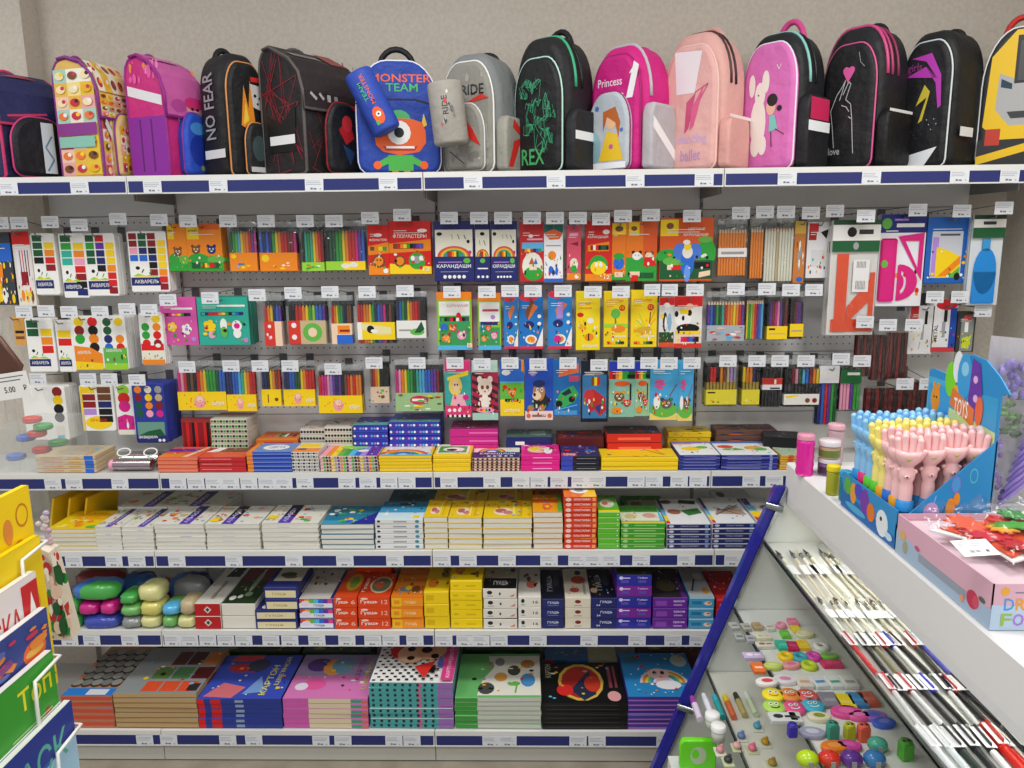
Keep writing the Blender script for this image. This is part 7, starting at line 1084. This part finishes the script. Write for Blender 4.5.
# ---- pink foam stamp box
fx0, fx1 = XS+.008, XS+.34
fy0, fy1, fh = onX(984, 631, XS).y, onX(889, 554, XS).y-.008, .082
PK = ('dcaec0', 'g'); fb = empty('foam_sticker_box', (0, 0, 0)); tag(fb, 'open pink box lettered DRINK FOAM with peach drawings', 'display box')
b = MB(); b.box(fx0, fy0, ZC, fx1, fy1, ZC+.002, PK); b.box(fx0, fy1-.002, ZC, fx1, fy1, ZC+fh, PK); b.box(fx1-.002, fy0, ZC, fx1, fy1, ZC+fh, PK); b.box(fx0, fy0, ZC, fx0+.002, fy1, ZC+fh, PK); b.box(fx0, fy0, ZC, fx1, fy0+.002, ZC+fh, PK)
b.art((fx0-.0001, fy1, ZC), (0, -1, 0), (0, 0, 1), fy1-fy0, fh, [('p', [(0, 0), (1, 0), (1, .45), (.6, .3), (0, .6)], 'a8c0d8'), ('r', .28, .22, .78, .42, '98a0b0'), ('e', .84, .35, .055, .2, 'c83a5a'), ('e', .87, .35, .03, .14, 'd8506a'), ('e', .92, .5, .03, .06, '5a6a5a'), ('e', .08, .55, .04, .12, 'e0b070'), ('e', .12, .3, .03, .16, 'a8a888'), ('e', .26, .5, .03, .06, 'c85a8a'), ('c', .75, .2, .02, 'e8a07a')])
b.art((fx0, fy0-.0001, ZC), (1, 0, 0), (0, 0, 1), fx1-fx0, fh, [('p', [(0, 0), (1, 0), (1, .4), (0, .55)], 'b8d0e8'), ('c', .06, .84, .022, 'e8a83a'), ('r', .11, .8, .2, .83, '8a8098')]+[('t', c, .06+.058*i, .43, .11+.058*i, .69, q) for i, (c, q) in enumerate(zip('DRINK', ['4a9ae0', 'e8a02a', '5ab83a', '8a6ad8', 'e85a9a']))]+[('t', c, .05+.06*i, .1, .104+.06*i, .36, q) for i, (c, q) in enumerate(zip('FOAM', ['9ac03a', 'b07ad8', '4aa8e0', 'e87a3a']))])
b.build('box_walls', fb)
ft = empty('foam_sticker', (0, 0, 0)); tag(ft, 'red foam fruit stickers with green leaves in crinkled clear bag', 'sticker bag')
f = MB(); ctr = Vector((fx0+.135, (fy0+fy1)/2, ZC+.09))
def leafy(cx, cy, rx, ry, c, z, seed, n=9):
    rd = random.Random(seed); pts = []
    for i in range(n*2): a = math.pi*i/n; r = 1 if i % 2 == 0 else .62; pts.append((cx+rx*r*math.cos(a)*rd.uniform(.85, 1), cy+ry*r*math.sin(a)*rd.uniform(.85, 1)))
    t = MB(); t.puff(pts, 0, .004, .001, c, 1, sm=False); f.add([(x, y, z+q) for x, q, y in t.v], [g[::-1] for g in t.f], c)
for k, (dx, dy, rx, ry, c, z) in enumerate(((-.0, .0, .145, .14, 'ecebe8', 0), (-.005, .005, .13, .125, 'd8502e', .005), (-.05, -.0, .05, .05, 'c8283a', .011), (.03, .06, .045, .05, 'd83a3e', .011), (-.06, .05, .04, .06, 'e0603a', .012), (.05, -.04, .055, .055, 'e0662e', .014), (-.02, .01, .03, .03, 'e8a02a', .018), (.01, .02, .05, .025, '4aa03a', .02), (.04, .07, .035, .035, '3a8a3c', .022), (-.03, -.06, .04, .03, 'b8242e', .014), (.0, -.08, .035, .04, 'e4e8e0', .016), (.01, -.08, .03, .03, '5aa04a', .02), (.09, .02, .04, .05, 'd85a2e', .014))): leafy(ctr.x+dx, ctr.y+dy, rx, ry, c, ctr.z+z, k)
f.build('foam_shapes', ft)
w = MB(); rd = random.Random(4); n = 14; gv = [(ctr.x-.14+.29*i/n, ctr.y-.145+.29*j/n, ctr.z+.02+.03*math.sin(i*2.1+j)*rd.random()+.035*math.sin(math.pi*i/n)*math.sin(math.pi*j/n)) for i in range(n+1) for j in range(n+1)]
w.add(gv, [(i*(n+1)+j, (i+1)*(n+1)+j, (i+1)*(n+1)+j+1, i*(n+1)+j+1) for i in range(n) for j in range(n)], ('f4f4f4', 'clear'), False); w.build('wrapper', ft)
pt = MB(); pt.box(-.031, -.019, 0, .031, .019, .001, 'f2f2f2'); pt.art((-.031, -.019, .001), (1, 0, 0), (0, 1, 0), .062, .038, [('r', .08, .84-.12*j, .9, .88-.12*j, '9a9aa0') for j in range(3)]+[('t', '38.00', .25, .18, .55, .36, '50505a'), ('r', .7, .2, .8, .34, '60606a')])
pp = onZ(975, 548, ctr.z+.062); o = pt.build('price_tag', None, pp); o.rotation_euler = (math.radians(18), 0, math.radians(8)); tag(o, 'white price tag lying on the foam sticker bag', 'price tag')
# support for the bag: inner card filling the box
MB().box(fx0+.004, fy0+.004, ZC+.0025, fx1-.004, fy1-.004, ZC+.068, 'd8c0c8').build('inner_card', fb)
# ---- lavender gift bag hanging at the far right
GY = -1.22; gp = lambda u, v, dy=0: tuple(onY(u, v, GY+dy)-gpo)
gpo = onY(1000, 520, GY); gb = empty('gift_bag', tuple(gpo)); tag(gb, 'translucent gift bag with lavender flowers and purple bow', 'gift bag')
g = MB(); rd = random.Random(21); n = 8; q = [(1004, 338), (1075, 345), (1060, 540), (982, 515)]; vs = []
for i in range(n+1):
    for j in range(n+1):
        a, b = i/n, j/n; u = (q[0][0]*(1-a)+q[1][0]*a)*(1-b)+(q[3][0]*(1-a)+q[2][0]*a)*b; v = (q[0][1]*(1-a)+q[1][1]*a)*(1-b)+(q[3][1]*(1-a)+q[2][1]*a)*b
        vs.append(gp(u, v, rd.uniform(-.004, .004)))
g.add(vs, [(i*(n+1)+j, (i+1)*(n+1)+j, (i+1)*(n+1)+j+1, i*(n+1)+j+1) for i in range(n) for j in range(n)], ('dcdce4', 'film')); g.add([(x, y+.05, z) for x, y, z in vs], [(i*(n+1)+j, (i+1)*(n+1)+j, (i+1)*(n+1)+j+1, i*(n+1)+j+1) for i in range(n) for j in range(n)], 'bcb8bc'); g.build('film_wrap', gb)
g = MB()
for k in range(46): g.ell(gp(rd.uniform(1001, 1055), rd.uniform(362, 398), rd.uniform(.005, .03)), .009, .008, .012, rd.choice(['7a68b8', '8a78c8', '6a60a0', 'a090d0']), 7, 4)
for k in range(60): g.ell(gp(rd.uniform(1003, 1060), rd.uniform(392, 436), rd.uniform(.01, .03)), .011, .006, .006, rd.choice(['4a6a3a', '5a8040', '3a5a34', '6a9a4a']), 6, 4)
for k in range(34): g.ell(gp(rd.uniform(984, 1003), rd.uniform(432, 500), rd.uniform(.005, .02)), .007, .005, .008, rd.choice(['8a5ab0', '7a4aa0', '9a80c0']), 6, 4)
g.build('lavender', gb)
g = MB()
for k in range(9): g.tube([gp(998+k*3, 505-k*8, -.006), gp(1012+k*3, 494-k*8, -.012), gp(1040+k*2, 470-k*6, -.006)], .0052, ['a088d0', '9078c0'][k % 2], 5)
g.build('bow', gb)
# ------------------------------------------------------------------ colouring book rack at the left edge
RYF, RYN = -1.70, -2.35
rk = empty('book_rack', (-.55, RYF, 0)); tag(rk, 'white wire rack holding colouring books at the left edge', 'book rack')
tiers = [(485, 28, 'yellow colouring book with orange round fruit drawings', 'f0cc12'), (535, 39, 'plain yellow colouring book in the second pocket', 'eccc14'), (571, 35, 'red and white colouring book lettered СКА', 'e8e0e0'),
         (607, 46, 'blue red dinosaur-like picture book', '3a4a90'), (650, 52, 'green colouring book with yellow lettering', '3a9a2e'), (700, 71, 'white and blue colouring book lettered РАСК', '3a5ab0')]
def rod(b, pts, r=.0035): b.tube(pts, r, ('ecece8', 's'), 7)
w = MB()
for x in (-.86, ): 
    for y in (RYF-.02, RYN): rod(w, [(x, y, 0.02), (x, y, 1.62)], .006)
wires = []
for i, (v, u, lb, c) in enumerate(tiers):
    p = onX(u, v, -.52+.018*i); Hh = .28; th = .012
    arts = {0: [('e', .955, .84, .028, .075, 'c8781a'), ('e', .955, .84, .022, .06, 'f0cc12'), ('e', .93, .62, .03, .08, 'c8781a'), ('e', .93, .62, .023, .06, 'f0cc12'), ('e', .89, .78, .02, .08, 'd8883a')],
            1: [('e', .93, .6, .04, .1, 'd8a818')], 2: [('r', .93, .66, 1, .96, 'c8282e'), ('p', [(.95, .7), (.97, .9), (.99, .72)], 'w'), ('t', 'СКА', .8, .7, .92, .86, 'c8282e'), ('r', .6, .5, 1, .62, '5ac0d8')],
            3: [('e', .93, .8, .05, .07, 'e86a3a'), ('e', .93, .8, .04, .025, 'e8b04a'), ('e', .87, .6, .06, .12, 'c83a6a')]+busy(301, ['c83a5a', '5a6ab0', 'e88a3a', '8a4a8a', 'd8602a'], 30, .7, .4, .99, .95, .04),
            4: [('t', 'Топ', .84, .79, .98, .92, 'e8e02a'), ('e', .95, .58, .025, .12, 'a82a2a'), ('e', .95, .44, .02, .08, 'd89a8a'), ('e', .86, .42, .04, .14, 'e8b04a'), ('r', .8, .67, .97, .68, 'a8d890')],
            5: [('r', 0, .78, 1, 1, '2a3a90'), ('p', [(0, .1), (1, .1), (1, .78), (0, .6)], 'a8d0e8'), ('t', 'РАСК', .7, .72, .96, .9, '5ab0a0'), ('e', .9, .52, .07, .14, 'e8c83a'), ('e', .8, .4, .08, .14, 'e8b82a'), ('e', .88, .48, .015, .05, 'd8602a')]}[i]
    n = 1 if i < 5 else 3
    for k in range(n):
        b = MB(); Ln = RYF-RYN-.06
        b.box(-th, -Ln, 0, 0, 0, Hh, 'dededa' if k or i > 1 else c); b.box(-.0012, -Ln, 0, .0004, 0, Hh, c)
        if k == 0: b.art((.0006, -Ln, 0), (0, 1, 0), (0, 0, 1), Ln, Hh, [(a[0],)+tuple(a[1:]) for a in arts])
        o = b.build('colouring_book', None, (p.x-k*.0135, p.y-random.uniform(0, .004)*k, p.z-Hh-k*.001))
        # the art frame runs toward the camera along the cover
        tag(o, lb if k == 0 else lb+[' stock', ', second copy behind', ', third copy behind'][k], 'colouring book', 'colouring books in the wire rack')
        if k == 0: REGB = o
    xz = p.x+.008
    rod(w, [(-.86, p.y+.004, p.z-.25), (p.x-.02, p.y+.004, p.z-.25), (p.x-.02, p.y-.05, p.z-.25)])
    if i in (1, 4, 5):
        dz = .05 if i == 5 else .014
        rod(w, [(p.x-.03, p.y+.006, p.z-dz+.002), (xz, p.y+.006, p.z-dz), (xz, p.y-.062, p.z-dz-.006), (xz, p.y-.065, p.z-dz-.05), (xz, p.y-.065, p.z-.22)], .0032)
w2 = w.build('wire_frame', rk, (.55, -RYF, 0))
# ------- clear film packets hanging above the rack
def film(u0, v0, u1, v1, Y, label, extra=None, col='e8e8e4'):
    a, c = onY(u0, v0, Y), onY(u1, v1, Y); b = MB(); n = 8; rd = random.Random(u1)
    vs = [(a.x+(c.x-a.x)*i/n, Y+rd.uniform(-.006, .006), a.z+(c.z-a.z)*j/n) for i in range(n+1) for j in range(n+1)]
    b.add(vs, [(i*(n+1)+j, (i+1)*(n+1)+j, (i+1)*(n+1)+j+1, i*(n+1)+j+1) for i in range(n) for j in range(n)], (col, 'film'), True)
    o = b.build('clear_packet'); tag(o, label, 'packaging')
    if extra: extra(o, a, c)
    return o
def mask(o, a, c):
    b = MB(); ol = [(-.05, .0), (.02, -.01), (.035, .03), (.0, .085), (-.05, .1)]; b.puff(ol, 0, .012, .004, '5a3a2e', 2); b.build('brown_shape', o, (onY(4, 382, -1.62).x, -1.62, onY(4, 382, -1.62).z))
film(-12, 318, 26, 470, -1.6, 'clear hanging packet with brown shape at the left edge', mask)
p = onY(11, 386, -1.64); b = MB(); b.box(-.034, -.0006, -.024, .034, .0006, .024, 'ecece8'); b.art((-.034, -.0006, -.024), (1, 0, 0), (0, 0, 1), .068, .048, [('r', .1, .82, .9, .86, '6a6a70'), ('r', .1, .68, .8, .72, '6a6a70'), ('t', '5.00', .3, .25, .6, .48, '2a2a2e'), ('t', 'Р', .84, .28, .92, .48, '2a2a2e')])
o = b.build('price_tag', None, p); o.rotation_euler = (0, math.radians(-8), 0); tag(o, 'large price tag reading 5.00 on the left edge packet', 'price tag')
def blob(o, a, c):
    b = MB(); rd = random.Random(3)
    for _ in range(26): b.ell((rd.uniform(a.x+.008, c.x-.012), -1.57, rd.uniform(c.z+.01, a.z-.05)), .007, .005, .006, rd.choice(['c8a0b0', 'b8a8c8', 'd8c0a0', 'e0d0d0']), 7, 4)
    b.build('pastel_beads', o)
film(26, 490, 58, 575, -1.58, 'clear bag of pastel beads behind yellow book', blob)
# toy sand moulds in a clear tub
tb = MB(); a, c = onY(-10, 430, -1.1), onY(46, 472, -1.1)
tb.box(a.x, -1.1, c.z, c.x, -.9, a.z, ('e8ecec', 'film')); o = tb.build('clear_tub', None); tag(o, 'clear plastic tub at left edge holding coloured lids', 'tub')
rd = random.Random(5)
for i, (u, v, cl, nm) in enumerate(((32, 418, 'd83a2e', 'red'), (37, 432, 'd84a3e', 'coral'), (43, 425, '2aa03a', 'green'), (58, 441, '2a8a3a', 'dark green'), (26, 436, '3a64c8', 'blue'), (16, 455, '4a78d0', 'sky blue'), (42, 448, 'c8302a', 'deep red'))):
    p = onY(u, v, -.8); b = MB(); b.ell((0, 0, 0), .028, .024, .007, (cl, 's'), 16, 6); b.lathe([(.025, -.002), (.027, -.008), (.022, -.013), (0, -.013)], (cl, 's'), 16); o = b.build('toy_mould', None, p); tag(o, nm+' plastic toy lid at the left edge', 'toy lid', 'plastic toy lids')
# patterned wrapping paper bag beside the rack
a, c = onY(38, 548, -1.6), onY(58, 548, -1.6); zt, zb = a.z, onY(66, 640, -1.6).z
b = MB(); vs = [(a.x, -1.6, zt), (a.x+.02, -1.6, zt-.01), (a.x+.045, -1.6, zb), (a.x-.03, -1.6, zb), (a.x-.02, -1.56, zt), (a.x+.015, -1.56, zt-.01), (a.x+.04, -1.56, zb), (a.x-.04, -1.56, zb)]
b.add(vs, [(3, 2, 1, 0), (4, 5, 6, 7), (0, 1, 5, 4), (1, 2, 6, 5), (0, 4, 7, 3), (3, 7, 6, 2)], 'd8ccb8')
b.art((a.x-.01, -1.602, zb), (1, 0, 0), (0, 0, 1), .075, zt-zb, busy(310, ['b82a2e', '2a8a3a', 'f0e8d8', 'c83a30', 'e8c8b0', '1c5a2a'], 46, .05, .02, .85, .97, .14)); o = b.build('paper_bag'); tag(o, 'red green and white patterned paper bag beside book rack', 'paper bag')
for l, os_ in LABELS.items():
    if len(os_) > 1 and not all(o.get('group') for o in os_): print('DUPLABEL', len(os_), l)
print('top-level', len([o for o in COL.objects if o.parent is None]), 'all', len(COL.objects))
